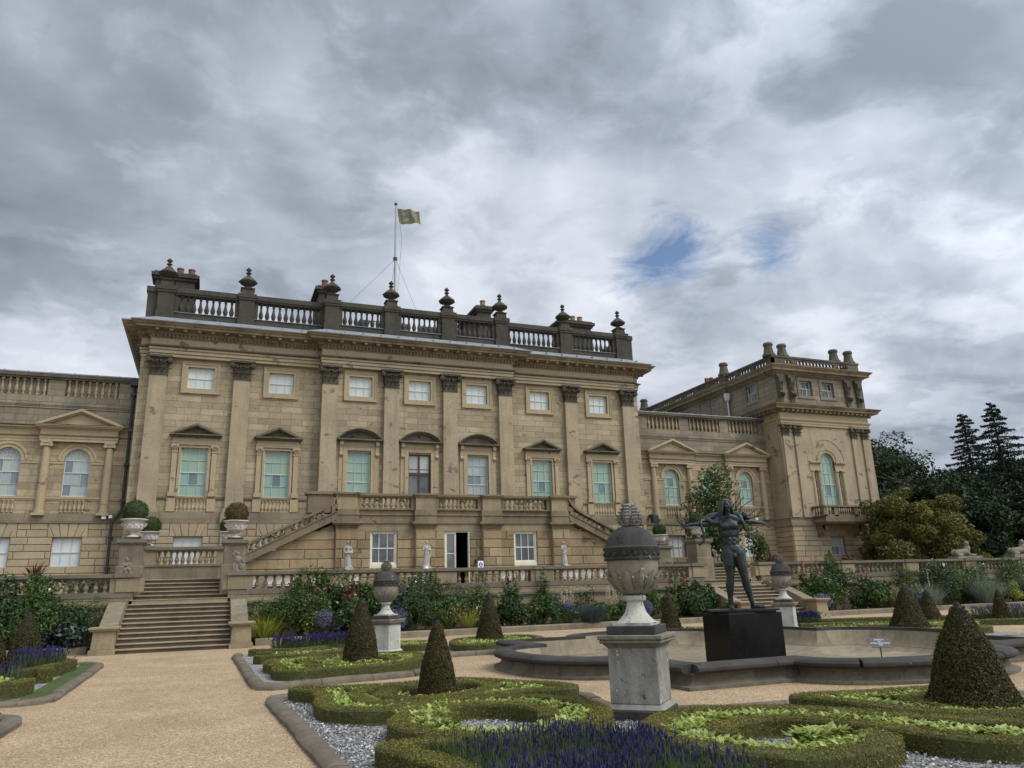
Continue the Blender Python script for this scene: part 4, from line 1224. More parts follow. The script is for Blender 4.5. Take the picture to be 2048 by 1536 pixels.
bx(s, tp, 5.5, 17.84, -.10, 7.4, 4.97, 5.36); bx(s, tp, 5.45, 17.9, -.16, 7.4, 5.36, 5.42); bx(s, tp, 5.5, 17.84, -.11, 7.4, 5.42, 5.62)
for c in PC:
    s.box(c-.53, c+.53, 36.96, PY, 4.74, 4.86); s.box(c-.62, c+.62, 36.86, PY, 4.86, 4.93); s.box(c-.7, c+.7, 36.78, PY, 4.93, 5.03)
    s.box(c-.56, c+.56, 36.9, PY+.3, 5.03, 5.62); s.box(c-.6, c+.6, 36.86, PY+.3, 5.34, 5.42)
pp(s, 'balcony_band', 'porchtrim')
for c in PC:
    s = MB(); s.box(c-.5, c+.5, 36.95, 37.6, 5.62, 6.25); pp(s, 'balcony_pier', 'newstone')
s = MB()
for c in PC: s.box(c-.56, c+.56, 36.88, 37.7, 6.25, 6.33); s.box(c-.62, c+.62, 36.82, 37.76, 6.33, 6.42)
BB = []
for a, b_ in zip(PC, PC[1:]):
    s.box(a+.5, b_-.5, 37.08, 37.5, 5.62, 5.69)
    s.box(a+.5, b_-.5, 37.06, 37.52, 6.22, 6.29); s.box(a+.5, b_-.5, 37.0, 37.58, 6.29, 6.40)
    s.box(a+.5, a+.72, 37.1, 37.48, 5.69, 6.22); s.box(b_-.72, b_-.5, 37.1, 37.48, 5.69, 6.22)
    n = 9
    for j in range(n): BB.append((a+.74+(b_-a-1.48)*(j+.5)/n, 37.29, 5.69, 6.22, 0))
# scroll blocks where the rails turn up to the landing
for sg in (-1, 1):
    x = XC+sg*(XC-5.0)
    s.box(x-.62, x+.62, 38.5, 39.2, 5.6, 6.5); s.box(x-.72, x+.72, 38.4, 39.3, 6.5, 6.64)
rail = pp(s, 'balcony_rail', 'porchtrim')
# flights at the sides
for sg in (-1, 1):
    X = lambda x: XC+sg*(XC-x)*1.0 if sg > 0 else x
    st = MB(); yw = 37.0
    zl = lambda x: 3.24+(x-1.7)*.485       # underside of the string
    ts = TY(yw)
    st.poly([(X(1.4), zl(1.4)), (X(5.55), zl(5.55)), (X(5.55), zl(5.55)+.36), (X(1.4), zl(1.4)+.36)], TY(36.85), 0, .5)
    st.poly([(X(1.4), zl(1.4)+.36), (X(5.55), zl(5.55)+.36), (X(5.55), zl(5.55)+.42), (X(1.4), zl(1.4)+.42)], TY(36.8), 0, .6)
    zr = lambda x: zl(x)+.86
    pts = [(1.4, zr(1.4)), (4.7, zr(4.7)), (5.1, zr(5.1)+.02), (5.35, zr(5.35)+.1), (5.5, zr(5.5)+.24), (5.6, 6.42)]
    for (a, za), (b_, zb) in zip(pts, pts[1:]):
        st.poly([(X(a), za-.13), (X(b_), zb-.13), (X(b_), zb), (X(a), za)], TY(36.82), 0, .5)
    for xa in (1.5, 3.35, 5.45):
        st.poly([(X(xa-.14), zl(xa-.14)+.4), (X(xa+.14), zl(xa+.14)+.4), (X(xa+.14), zr(xa+.14)-.1), (X(xa-.14), zr(xa-.14)-.1)], TY(36.9), 0, .36)
    pp(st, 'stair_rail', 'porchtrim')
    for j in range(13):
        if j == 6: continue
        xx = 1.78+j*.262
        BB.append((X(xx), 37.07, zl(xx)+.41, zr(xx)-.12, 0))
    sw = MB(); bk = MB()
    zs_ = PZ+[5.05]
    for c, d in zip(zs_, zs_[1:]):
        xs_ = lambda z: max(.4, 1.7+(z-3.24)/.485)
        xc_, xd_ = xs_(c), xs_(d)
        if xd_ > 5.4: continue
        a = xc_; nn = max(1, round((5.56-xd_)/1.45)); cuts = [xd_+(5.56-xd_)*(q+(.35 if (zs_.index(c) % 2 and 0 < q < nn) else 0))/nn for q in range(nn+1)]
        for q in range(nn):
            p0, p1 = cuts[q], cuts[q+1]
            poly = [(X(xc_ if q == 0 else p0), c), (X(p1), c), (X(p1), d), (X(p0), d)]
            block(sw, TY(37.2), poly, .013, .02, .05)
    panel(bk, TY(37.2), *sorted((X(.4), X(5.5))), 1.65, 3.2)
    bk.poly([(X(1.7), 3.2), (X(5.5), 3.2), (X(5.5), 4.95)], TY(37.2), 0, .1)
    bk.poly([(X(.4), 1.66), (X(.4), 2.5), (X(5.5), 5.0), (X(5.5), 1.66)], TY(38.9), 0, .2)
    pp(sw, 'stair_wall_blocks', 'porchblock'); pp(bk, 'stair_wall', 'porchblock')
    ss = MB()
    for i in range(14):
        x0 = 1.2+i*.32; a, b_ = sorted((X(x0), X(x0+.36)))
        ss.box(a, b_, 37.35, 38.9, 2.5+i*.2, 2.66+i*.2)
    pp(ss, 'side_stair', 'step')
b0 = None
for (x, y, za, zb, q) in BB:
    if b0 is None:
        b1 = MB(); baluster(b1, 0, 0, 0, 1, 1.05); b0 = sub(b1, 'baluster', M['newstone'], rail); o = b0
    else: o = link(b0.copy())
    o.parent = rail; o.location = (x, y, za); o.scale = (1, 1, zb-za)
for a, b_, z0_, z1_ in wins:
    f = MB(); frame_rect(f, tp, a+.07, b_-.07, z0_+.22, z1_-.07, .07, .06, .2)
    bx(f, tp, a, b_, .02, .2, z0_, z0_+.16)
    sash(porch, tp, a+.05, b_-.05, z0_+.16, z1_-.05, 3, 2, .12, 'panedark', fm='creampaint', meet=1, mu=.03, fr=.08)
    f.build('window_frame', M['creampaint'], porch)
# door: fixed leaf, open leaf, dark hall
f = MB(); g = MB()
bx(f, tp, 10.98, 11.04, .05, .2, 1.65, 4.6); bx(f, tp, 12.24, 12.30, .05, .2, 1.65, 4.6); bx(f, tp, 10.98, 12.3, .05, .2, 4.54, 4.6)
do = pp(f, 'door_frame', 'creampaint')
f = MB()
for a, b_, z0_, z1_ in ((11.04, 11.60, 1.7, 4.54),):
    frame_rect(f, tp, a+.08, b_-.08, 2.1, z1_-.08, .08, .08, .14); bx(f, tp, a, b_, .08, .14, 1.7, 2.05); bx(f, tp, a, b_, .09, .13, 3.48, 3.52)
    bx(g, tp, a+.08, b_-.08, .11, .12, 2.1, z1_-.08)
df = pp(f, 'door_leaf', 'creampaint'); sub(g, 'pane', M['panedark'], df)
f = MB(); g = MB(); h = MB()
td = lambda u, d, z: (12.24+d*.94-u*.30, PY+.02-u*.94-d*.30, z)      # swung outwards
for (a, b_) in ((0.0, .6),):
    frame_rect(f, td, a+.08, b_-.08, 2.1, 4.46, .08, 0, .05); bx(f, td, a, b_, 0, .05, 1.7, 2.05); bx(f, td, a, b_, .005, .045, 3.48, 3.52)
    bx(g, td, a+.08, b_-.08, .02, .03, 2.1, 4.46)
    h.tube(td(.54, -.06, 2.75), td(.54, .1, 2.75), .025)
df = pp(f, 'door_leaf', 'creampaint'); sub(g, 'pane', M['panedark'], df); sub(h, 'handle', M['iron'], df)
f = MB()
f.box(10.9, 10.95, 37.6, 42, 1.66, 4.7); f.box(12.35, 12.4, 37.6, 42, 1.66, 4.7); f.box(10.9, 12.4, 42, 42.1, 1.66, 4.7); f.box(10.9, 12.4, 37.6, 42, 4.65, 4.7)
pp(f, 'hall', 'dark')
f = MB(); f.tube((12.62, 37.22, 3.12), (12.62, 37.1, 3.12), .1, seg=14); f.tube((12.62, 37.11, 3.12), (12.62, 37.06, 3.12), .045, seg=10)
pp(f, 'bell_push', 'iron')

# ------------------------------------------------------------------ terrace balustrade walls
tbal = MB(); baluster(tbal, 0, 0, 1.98, 2.46, .92)
tb_mesh = None
def terracewall(label, x0, x1, piers, ends=(0, 0), n_bay=11, lowered=0.0):
    t0 = thing('terrace_wall', label, 'wall', ((x0+x1)/2, 32, 0))
    w_ = MB(); ty = TY(32.0)
    bx(w_, ty, x0, x1, 0, .35, 0, 1.78); w_.build('retaining_wall', M['terrace'], t0)
    c_ = MB()
    bx(c_, ty, x0, x1, -.1, .4, 1.44, 1.54); bx(c_, ty, x0, x1, -.05, .4, 1.36, 1.44)
    bx(c_, ty, x0, x1, -.03, .4, 1.78, 1.98)
    bx(c_, ty, x0, x1, -.02, .38, 2.46, 2.5); bx(c_, ty, x0, x1, -.09, .45, 2.5, 2.62)
    c_.build('coping', M['coping'], t0)
    for p_ in piers:
        q = MB(); q.box(p_-.36, p_+.36, 31.93, 32.43, 1.98, 2.455); q.box(p_-.56, p_-.36, 31.98, 32.38, 1.98, 2.455); q.box(p_+.36, p_+.56, 31.98, 32.38, 1.98, 2.455)
        q.build('pier', M['newstone'], t0)
    q = MB()
    for p_ in piers: q.box(p_-.44, p_+.44, 31.86, 32.5, 2.495, 2.635)
    q.build('pier_cap', M['coping'], t0)
    pts = []
    bays = [x0]+sorted(piers)+[x1]
    for a, b_ in zip(bays, bays[1:]):
        a2 = a+(.56 if a in piers else 0); b2 = b_-(.56 if b_ in piers else 0)
        n = int((b2-a2)/.29)
        for j in range(n): pts.append((a2+(b2-a2)*(j+.5)/n, 32.18))
    pts.sort(key=lambda p_: p_[0]**2+p_[1]**2)
    first = None
    for i, (x, y) in enumerate(pts[:100]):
        if first is None:
            first = MB(); first.v, first.f = list(tbal.v), list(tbal.f)
            first = first.build('baluster', M['newstone'], t0); o = first
        else: o = link(first.copy())
        o.location = (x, y, 0)
    return t0
terracewall('stretch of balustraded terrace wall left of the left garden stairs', -20.0, -2.5, [-2.72, -7.3, -11.9, -16.4])
terracewall('middle stretch of balustraded terrace wall between the two garden stairs', .8, 22.5, [1.12, 4.85, 9.4, 13.95, 18.5, 22.2])
terracewall('long stretch of balustraded terrace wall right of the right garden stairs', 25.9, 56.0, [26.15, 31.5, 36.05, 40.6, 45.2, 49.8])

# ------------------------------------------------------------------ garden stairs
def stairs(cx, label, full):
    t0 = thing('garden_stairs', label, 'stairs', (cx, 28.6, 0))
    hw = 1.76; R_ = .1535; T_ = .34
    for i in range(11):
        q = MB(); y = 28.6+i*T_; z = R_*(i+1)
        q.box(cx-hw, cx+hw, y+.03, y+T_+.1, max(0, z-R_-.02), z-.045)
        so = q.build('step', M['step'], t0)
        q = MB(); q.box(cx-hw, cx+hw, y-.02, y+T_+.06, z-.045, z)
        q.build('tread', M['tread' if i < 10 else 'newstone'], t0, bevel=.012)
    q = MB(); q.box(cx-hw, cx+hw, 32.0, 34.2, 1.0, 1.688); q.build('half_landing', M['tread'], t0)
    for i in range(5):
        q = MB(); y = 32.75+i*.33; z = 1.688+R_*(i+1)
        q.box(cx-hw+.1, cx+hw-.1, y+.03, y+.45, z-R_-.02, z-.045); q.build('step', M['step'], t0)
        q = MB(); q.box(cx-hw+.1, cx+hw-.1, y-.02, y+.4, z-.045, z); q.build('tread', M['tread'], t0, bevel=.012)
    for s_ in (-1, 1):
        x0, x1 = sorted((cx+s_*hw, cx+s_*(hw+.66)))
        q = MB()
        q.box(x0-.05, x1+.05, 28.42, 29.3, 0, .17); q.frust((x0+x1)/2, 28.87, .17, .74, (x1-x0)/2, .4, (x1-x0)/2-.03, .37)
        q.box(x0-.06, x1+.06, 28.4, 29.34, .74, .79); q.box(x0-.1, x1+.1, 28.36, 29.38, .79, .86)
        q.build('pier', M['newstone'], t0, bevel=.01)
        q = MB(); a, b_ = sorted((cx+s_*hw, cx+s_*(hw+.56)))
        ty_ = lambda y, d, z, a=a, b_=b_: (a+d*(b_-a), y, z)
        q.poly([(29.2, 0), (31.75, 0), (31.75, 1.66), (31.2, 1.58), (29.2, .84)], ty_, 0, 1)
        q.build('cheek_wall', M['pier'], t0)
        q = MB()
        q.box(min(a, b_)-.02, max(a, b_)+.02, 31.5, 32.0, 0, 1.72); q.build('pier_block', M['pier'], t0)
    return t0
s1 = stairs(-.87, 'left flight of garden stairs with light half landing, climbing from the wide gravel path', True)
s2 = stairs(24.21, 'right flight of garden stairs, seen behind the dark bronze figure', True)
# upper landing with parapet and tall urn piers (left), hedge at the back (right)
lt = thing('landing_parapet', 'stone landing parapet with balusters at the head of the left garden stairs', 'parapet', (-.87, 36, 1.65))
q = MB(); q.box(-5.0, 6.2, 34.3, 36.6, 1.66, 2.455); q.build('landing', M['tread'], lt)
q = MB(); q.box(-2.5, .78, 36.0, 36.5, 2.45, 3.02); q.box(-2.5, .78, 35.95, 36.5, 3.02, 3.1)
q.build('parapet_base', M['pier'], lt)
q = MB(); q.box(-2.5, .78, 35.98, 36.42, 3.66, 3.72); q.box(-2.5, .78, 35.92, 36.48, 3.72, 3.84)
q.build('coping', M['coping'], lt)
for a, b_ in ((-2.5, -2.05), (.33, .78)): q = MB(); q.box(a, b_, 36.02, 36.4, 3.1, 3.66); q.build('end_block', M['newstone'], lt)
q = MB(); baluster(q, 0, 0, 3.1, 3.66, .95); b0 = q.build('baluster', M['newstone'], lt)
for i in range(10):
    o = b0 if i == 0 else link(b0.copy()); o.location = (-1.95+i*.234, 36.2, 0)

def urnpier(x, y, w_, z1, label):
    t0 = thing('planter_pier', label, 'pier', (x, y, 1.65), 0, 'tall piers carrying white planters')
    q = MB(); q.box(x-w_/2, x+w_/2, y, y+w_, 1.66, z1-.18)
    q.box(x-w_/2-.06, x+w_/2+.06, y-.06, y+w_+.1, 1.66, 2.95)
    q.build('shaft', M['pier'], t0, bevel=.02)
    q = MB(); q.box(x-w_/2-.05, x+w_/2+.05, y-.05, y+w_+.05, z1-.2, z1-.14); q.box(x-w_/2-.1, x+w_/2+.1, y-.1, y+w_+.1, z1-.14, z1)
    q.build('cap', M['coping'], t0, bevel=.01)
    q = MB(); q.box(x-w_*.36, x+w_*.36, y+.1, y+w_-.1, z1, z1+.1); q.build('plinth_block', M['urnblack'], t0)
    return t0
urnpier(-2.8, 33.0, .82, 3.95, 'tall grey stone pier left of the head of the left stairs')
urnpier(.97, 33.0, .82, 3.92, 'tall grey stone pier where the left stair rail begins')
urnpier(23.35, 33.0, .86, 3.86, 'tall stone pier behind the outstretched arm of the bronze figure')
urnpier(22.95, 36.0, .8, 3.72, 'tall stone pier standing left of the climbing tree by the right stairs')
urnpier(-2.75, 38.5, .75, 4.05, 'stone pier behind the landing at its left end')
urnpier(.9, 38.5, .75, 4.05, 'stone pier behind the landing at its right end')
urnpier(22.3, 37.7, .75, 4.15, 'stone pier half hidden behind the big near urn')

# ------------------------------------------------------------------ sculpted figures: overlapping volumes fused into one surface
ICO = None
def blob(name, balls, m, parent=None, voxel=.015, smooth=3, ell=()):
    global ICO
    if ICO is None:
        b = bmesh.new(); bmesh.ops.create_icosphere(b, subdivisions=2, radius=1.0)
        ICO = ([v.co.copy() for v in b.verts], [[v.index for v in f.verts] for f in b.faces]); b.free()
    mb = MB()
    for (x, y, z, r) in balls:
        mb.add([(x+v.x*r, y+v.y*r, z+v.z*r) for v in ICO[0]], ICO[1])
    for (c, rad, rot) in ell:
        Rm = Matrix.Rotation(rot[0], 3, 'X') @ Matrix.Rotation(rot[1], 3, 'Y') @ Matrix.Rotation(rot[2], 3, 'Z') if rot else Matrix.Identity(3)
        mb.add([Vector(c)+Rm @ Vector((v.x*rad[0], v.y*rad[1], v.z*rad[2])) for v in ICO[0]], ICO[1])
    me = bpy.data.meshes.new('tmp'); me.from_pydata(mb.v, [], mb.f); me.update()
    o = bpy.data.objects.new('tmp', me); link(o)
    rm = o.modifiers.new('r', 'REMESH'); rm.mode = 'VOXEL'; rm.voxel_size = voxel; rm.use_smooth_shade = True
    sm_ = o.modifiers.new('s', 'SMOOTH'); sm_.factor = .5; sm_.iterations = smooth
    dg = bpy.context.evaluated_depsgraph_get()
    me2 = bpy.data.meshes.new_from_object(o.evaluated_get(dg))
    bpy.data.objects.remove(o); bpy.data.meshes.remove(me)
    me2.name = name
    me2.materials.clear()
    return finish(name, me2, m, parent, True)

def chain(pts, k=.35):
    out = []
    for a, b_ in zip(pts, pts[1:]):
        L = math.dist(a[:3], b_[:3]); r = min(a[3], b_[3])
        n = max(1, int(L/(r*k)))
        for i in range(n):
            t_ = i/n
            out.append(tuple(a[q]+(b_[q]-a[q])*t_ for q in range(4)))
    out.append(pts[-1])
    return out

def hand(wr, d, upv, s=1.0, curl=.25):
    """palm, four unequal fingers and a thumb from the wrist along d"""
    wr = Vector(wr); d = Vector(d).normalized(); u = Vector(upv).normalized(); sdw = d.cross(u).normalized()
    out = []
    for i in range(4):
        o = (i-1.5)*.022*s
        out += chain([(*(wr+sdw*o*.6), .022*s), (*(wr+d*.09*s+sdw*o), .019*s)])
        L = (.075, .09, .085, .065)[i]*s
        k = wr+d*.09*s+sdw*o*1.15
        m_ = k+d*L*.55-u*L*curl*.4; e = m_+d*L*.4-u*L*curl
        out += chain([(*k, .012*s), (*m_, .0105*s), (*e, .009*s)])
    t0 = wr+d*.03*s+sdw*.035*s
    out += chain([(*t0, .017*s), (*(t0+d*.04*s+sdw*.035*s), .013*s), (*(t0+d*.075*s+sdw*.04*s-u*.01*s), .010*s)])
    return out

# --- bronze figure
st = thing('bronze_statue', 'dark bronze naked man, arms spread wide, leopard over his shoulders, on black block', 'statue', (0, 0, 0))
B = []; EL = []
# legs
B += chain([(-.275, .0, 1.27, .135), (-.295, -.02, 1.0, .115), (-.29, -.03, .77, .078), (-.325, .01, .55, .085), (-.335, .03, .3, .058), (-.34, .03, .1, .045)])
B += chain([(-.05, .0, 1.27, .135), (-.01, -.01, 1.0, .115), (.02, -.03, .74, .078), (.065, .02, .52, .086), (.115, .03, .28, .058), (.155, .03, .1, .045)])
B += chain([(-.34, .06, .045, .045), (-.345, -.08, .04, .045), (-.35, -.19, .028, .036)])
B += chain([(.14, .05, .045, .045), (.27, .0, .045, .045), (.40, -.04, .03, .036)])
for i in range(5):
    B += chain([(-.39+i*.02, -.19, .022, .014), (-.39+i*.021, -.235-.01*(2-abs(i-3)), .018, .012)])
    B += chain([(.39+.008*i, -.075+i*.02, .022, .014), (.45-.006*i, -.085+i*.021, .018, .012)])
# trunk
EL0 = len(EL)
EL += [((-.165, .0, 1.36), (.21, .145, .17), None), ((-.185, .0, 1.55), (.17, .115, .16), None), ((-.20, .01, 1.74), (.205, .13, .2), None),
       ((-.215, .0, 1.92), (.245, .14, .17), None), ((-.31, -.085, 1.91), (.125, .07, .09), None), ((-.12, -.085, 1.91), (.125, .07, .09), None),
       ((-.25, .09, 1.3), (.12, .1, .13), None), ((-.08, .09, 1.3), (.12, .1, .13), None)]
for z in (1.5, 1.6, 1.7):
    for s_ in (-.05, .05): EL.append(((-.19+s_, -.098, z), (.045, .026, .045), None))
EL += [((-.16, -.14, 1.2), (.035, .04, .06), None)]
# arms
B += chain([(-.45, .02, 2.02, .098), (-.58, .02, 2.0, .078), (-.72, .03, 1.975, .062), (-.82, .03, 1.985, .064), (-1.0, .0, 1.985, .045), (-1.12, -.02, 1.985, .034)])
B += chain([(.01, .03, 2.03, .098), (.12, .08, 2.02, .078), (.26, .14, 2.015, .062), (.36, .17, 2.01, .062), (.48, .2, 1.99, .045), (.58, .22, 1.975, .034)])
B += hand((-1.12, -.02, 1.985), (-.9, -.1, -.35), (0, .2, 1), 1.25)
B += hand((.58, .22, 1.975), (.85, .2, -.35), (0, -.2, 1), 1.25)
B += chain([(-.46, .02, 2.06, .08), (-.3, .04, 2.12, .085), (-.215, .02, 2.14, .08)]); B += chain([(.0, .03, 2.06, .08), (-.13, .04, 2.12, .085), (-.215, .02, 2.14, .08)])
# neck and head, turned to his left
B += chain([(-.215, .02, 2.12, .082), (-.225, -.01, 2.27, .072)])
EL += [((-.24, -.02, 2.41), (.098, .118, .135), (0, 0, .5)), ((-.215, -.075, 2.345), (.068, .07, .085), None)]
hx, hy, hz = -.24, -.02, 2.40
fd = Vector((.42, -.9, 0)).normalized(); fs_ = Vector((.9, .42, 0))
def F(f, s_, z): return (hx+fd.x*f+fs_.x*s_, hy+fd.y*f+fs_.y*s_, hz+z)
B += chain([(*F(.118, 0, .03), .016), (*F(.145, 0, -.03), .020)])
B += [(*F(.112, .036, .045), .02), (*F(.112, -.036, .045), .02), (*F(.115, 0, -.065), .022), (*F(.112, .018, -.068), .016), (*F(.112, -.018, -.068), .016), (*F(.105, 0, -.12), .03), (*F(.095, .05, -.02), .028), (*F(.095, -.05, -.02), .028), (*F(0, .11, -.01), .024), (*F(0, -.11, -.01), .024)]
B = [(x, y, z, r*(1.2 if .12 < z < 1.3 else 1.12)) for x, y, z, r in B]; EL = [(c, (a_[0]*1.14, a_[1]*1.06, a_[2]), q_) if c[2] < 2.2 else (c, a_, q_) for c, a_, q_ in EL]
body = blob('body', B, M['bronze'], st, .011, 2, EL)
Hh = []
for i in range(26):
    a = R(15)+i/25*R(200)
    r0 = .105
    x0, y0 = hx+math.cos(a)*r0, hy+math.sin(a)*r0
    L = .26+.12*math.sin(i*1.7)**2
    Hh += chain([(hx+(x0-hx)*.5, hy+(y0-hy)*.5, 2.53, .045), (x0, y0, 2.44, .046), (x0*1.0+(x0-hx)*.35+.012*math.sin(i*2.1), y0+(y0-hy)*.3, 2.3, .044), (x0+(x0-hx)*.75, y0+(y0-hy)*.5+.02, 2.44-L, .022)])
Hh += chain([(hx-.06, hy+.0, 2.515, .05), (hx+.0, hy-.03, 2.52, .045), (hx+.07, hy+.0, 2.51, .045)])
blob('hair', Hh, M['bronze'], st, .011, 2)
LZ_ = -.05
Lp = chain([(-.74, .05, 2.12, .075), (-.6, .1, 2.2, .105), (-.4, .15, 2.22, .115), (-.2, .18, 2.22, .12), (-.02, .14, 2.22, .115), (.12, .08, 2.21, .09)])
Lp += chain([(-.74, .03, 2.13, .06), (-.85, -.03, 2.11, .045), (-.87, -.08, 2.04, .036), (-.84, -.1, 1.9, .034), (-.81, -.1, 1.74, .034), (-.85, -.1, 1.62, .036), (-.94, -.1, 1.56, .038)])
Lp += chain([(-.68, -.02, 2.13, .07), (-.6, -.1, 2.05, .055), (-.5, -.12, 2.05, .045)])
Lp += chain([(.06, .0, 2.17, .08), (.10, -.09, 2.06, .06), (.14, -.12, 1.95, .047), (.165, -.12, 1.86, .05)])
Lp += chain([(.1, .05, 2.2, .08), (.22, .1, 2.1, .06), (.34, .12, 2.07, .05)])
LE = [((.2, .0, 2.20), (.105, .09, .085), None), ((.255, -.06, 2.13), (.06, .06, .05), None), ((.15, -.04, 2.28), (.03, .02, .035), None), ((.24, .04, 2.28), (.03, .02, .035), None)]
Lp = [(x, y+.03, z+LZ_, r) for x, y, z, r in Lp]; LE = [((c[0], c[1]+.03, c[2]+LZ_), r_, q_) for c, r_, q_ in LE]
blob('leopard', Lp, M['bronze'], st, .012, 2, LE)
q = MB(); q.box(-.86, .66, -.46, .46, -.035, 0.0)
q.build('base_plate', M['bronze'], st)
place(st, (11.80, 15.22, 1.035), R(-30))
pb = thing('statue_plinth', 'polished black granite block in the dry pool under the bronze figure', 'plinth', (11.66, 15.25, .03))
q = MB(); q.box(11.66-.74, 11.66+.74, 15.25-.5, 15.25+.5, -.22, .955); q.build('block', M['granite'], pb, bevel=.008)
q = MB(); q.box(11.66-.66, 11.66+.66, 15.25-.42, 15.25+.42, .955, .995); q.build('top_slab', M['granite'], pb)

# --- draped stone figures before the porch
def draped(label, loc, rz, var):
    t0 = thing('stone_statue', label, 'statue', (0, 0, 0), 0, 'draped stone figures along the porch')
    B = []; EL = []
    sw = .03*(1 if var % 2 else -1)
    EL += [((0, 0, .035), (.2, .2, .04), None)]
    B += chain([(0, 0, .06, .15), (sw, 0, .35, .125), (sw*1.6, 0, .62, .12), (sw, 0, .72, .105)])
    for i in range(9):
        a = i/9*2*PI
        B += chain([(.15*math.cos(a), .13*math.sin(a), .04, .03), (sw+.125*math.cos(a+.2), .11*math.sin(a+.2), .4, .022), (sw+.10*math.cos(a+.3), .09*math.sin(a+.3), .7, .02)])
    EL += [((sw, 0, .86), (.125, .09, .13), None), ((sw-.05, -.06, .88), (.05, .04, .05), None), ((sw+.05, -.06, .88), (.05, .04, .05), None)]
    B += chain([(sw-.13, 0, .95, .05), (sw+.13, 0, .95, .05)]); B += chain([(sw, 0, .98, .042), (sw, -.01, 1.07, .04)])
    EL += [((sw, -.015, 1.14), (.062, .072, .085), None), ((sw, .04, 1.17), (.065, .06, .06), None)]
    B += chain([(sw, -.083, 1.15, .010), (sw, -.094, 1.125, .012)])
    if var == 0:
        B += chain([(sw-.14, 0, .94, .045), (sw-.2, -.01, .75, .04), (sw-.12, -.13, .68, .03)]); B += chain([(sw+.14, 0, .94, .045), (sw+.2, -.02, .76, .04), (sw+.05, -.14, .7, .03)]); B += chain([(sw-.16, -.13, .67, .05), (sw+.16, -.13, .68, .05)])
    elif var == 1:
        B += chain([(sw-.14, 0, .94, .045), (sw-.2, -.04, .78, .04), (sw-.1, -.12, .82, .03)]); B += chain([(sw+.14, 0, .94, .045), (sw+.19, -.02, .78, .04), (sw+.03, -.13, .8, .03)]); B += chain([(sw+.17, .0, .9, .05), (sw+.21, .02, .6, .05), (sw+.12, .02, .3, .05)])
    else:
        B += chain([(sw-.14, 0, .94, .045), (sw-.15, -.06, .8, .04), (sw-.02, -.12, .95, .03)]); B += chain([(sw+.14, 0, .94, .045), (sw+.16, -.02, .76, .04), (sw+.06, -.12, .62, .03)])
    blob('figure', B, M['statuestone'], t0, .016, 1, EL)
    q = MB(); q.box(-.2, .2, -.2, .2, -.1, .02); q.build('base', M['statuestone'], t0)
    q = MB(); q.box(-.24, .24, -.24, .24, -1.05, -.2); q.box(-.3, .3, -.3, .3, -.2, -.1); q.box(-.3, .3, -.3, .3, -1.2, -1.05); q.build('pedestal', M['porchblock'], t0)
    place(t0, loc, rz)
draped('draped stone figure holding a tray, in front of the left porch pier', (6.05, 36.3, 2.85), .1, 0)
draped('stone figure with drapery falling from one arm, left of the open porch door', (9.75, 36.3, 2.84), .1, 1)
draped('slim stone figure in front of the right porch pier', (17.1, 36.3, 2.78), .3, 2)

def putto(label, loc, rz, h, kind):
    t0 = thing('stone_carving', label, 'sculpture', (0, 0, 0))
    B = []; EL = []
    if kind == 0:
        B += chain([(-.1, -.02, .05, .07), (-.08, -.1, .2, .065), (.0, 0, .3, .1)]); B += chain([(.14, -.02, .05, .06), (.14, -.1, .22, .06), (.03, 0, .3, .09)])
        EL += [((0, 0, .45), (.12, .1, .17), None), ((.0, -.02, .7), (.085, .09, .1), None), ((0, .03, .74), (.1, .09, .09), None)]
        B += chain([(-.1, 0, .56, .05), (-.16, -.1, .45, .045), (.02, -.16, .42, .04)]); B += chain([(.1, 0, .56, .05), (.18, -.08, .46, .045), (.24, -.12, .4, .04)])
        B += chain([(-.25, 0, .05, .06), (.28, 0, .05, .07)])
    else:
        B += chain([(-.05, 0, .06, .1), (-.08, 0, .4, .1), (-.02, 0, .7, .09)])
        EL += [((-.02, -.02, .9), (.09, .09, .1), None), ((.2, 0, .25), (.14, .12, .22), None), ((.26, -.02, .5), (.08, .08, .1), None), ((-.02, -.05, .6), (.14, .1, .2), None)]
        B += chain([(-.15, 0, .72, .05), (-.24, -.08, .85, .05), (-.12, -.08, 1.0, .05)]); B += chain([(.1, 0, .7, .05), (.22, -.05, .6, .045)]); B += chain([(-.22, 0, .04, .07), (.3, 0, .04, .07)])
        B += chain([(-.18, -.02, .1, .06), (-.2, -.05, .35, .06)])
    blob('carving', B, M['urngrey'], t0, .018, 1, EL)
    place(t0, loc, rz, h)
putto('small carved child seated on the coping at the left of the stairs', (-2.82, 32.25, 2.63), .2, .72, 0)
putto('carved figure group with raised arm on the coping right of the left stairs', (1.08, 32.25, 2.63), 0, .78, 1)
putto('grey carved group on the coping left of the right stairs', (23.5, 32.25, 2.63), -.3, .6, 1)
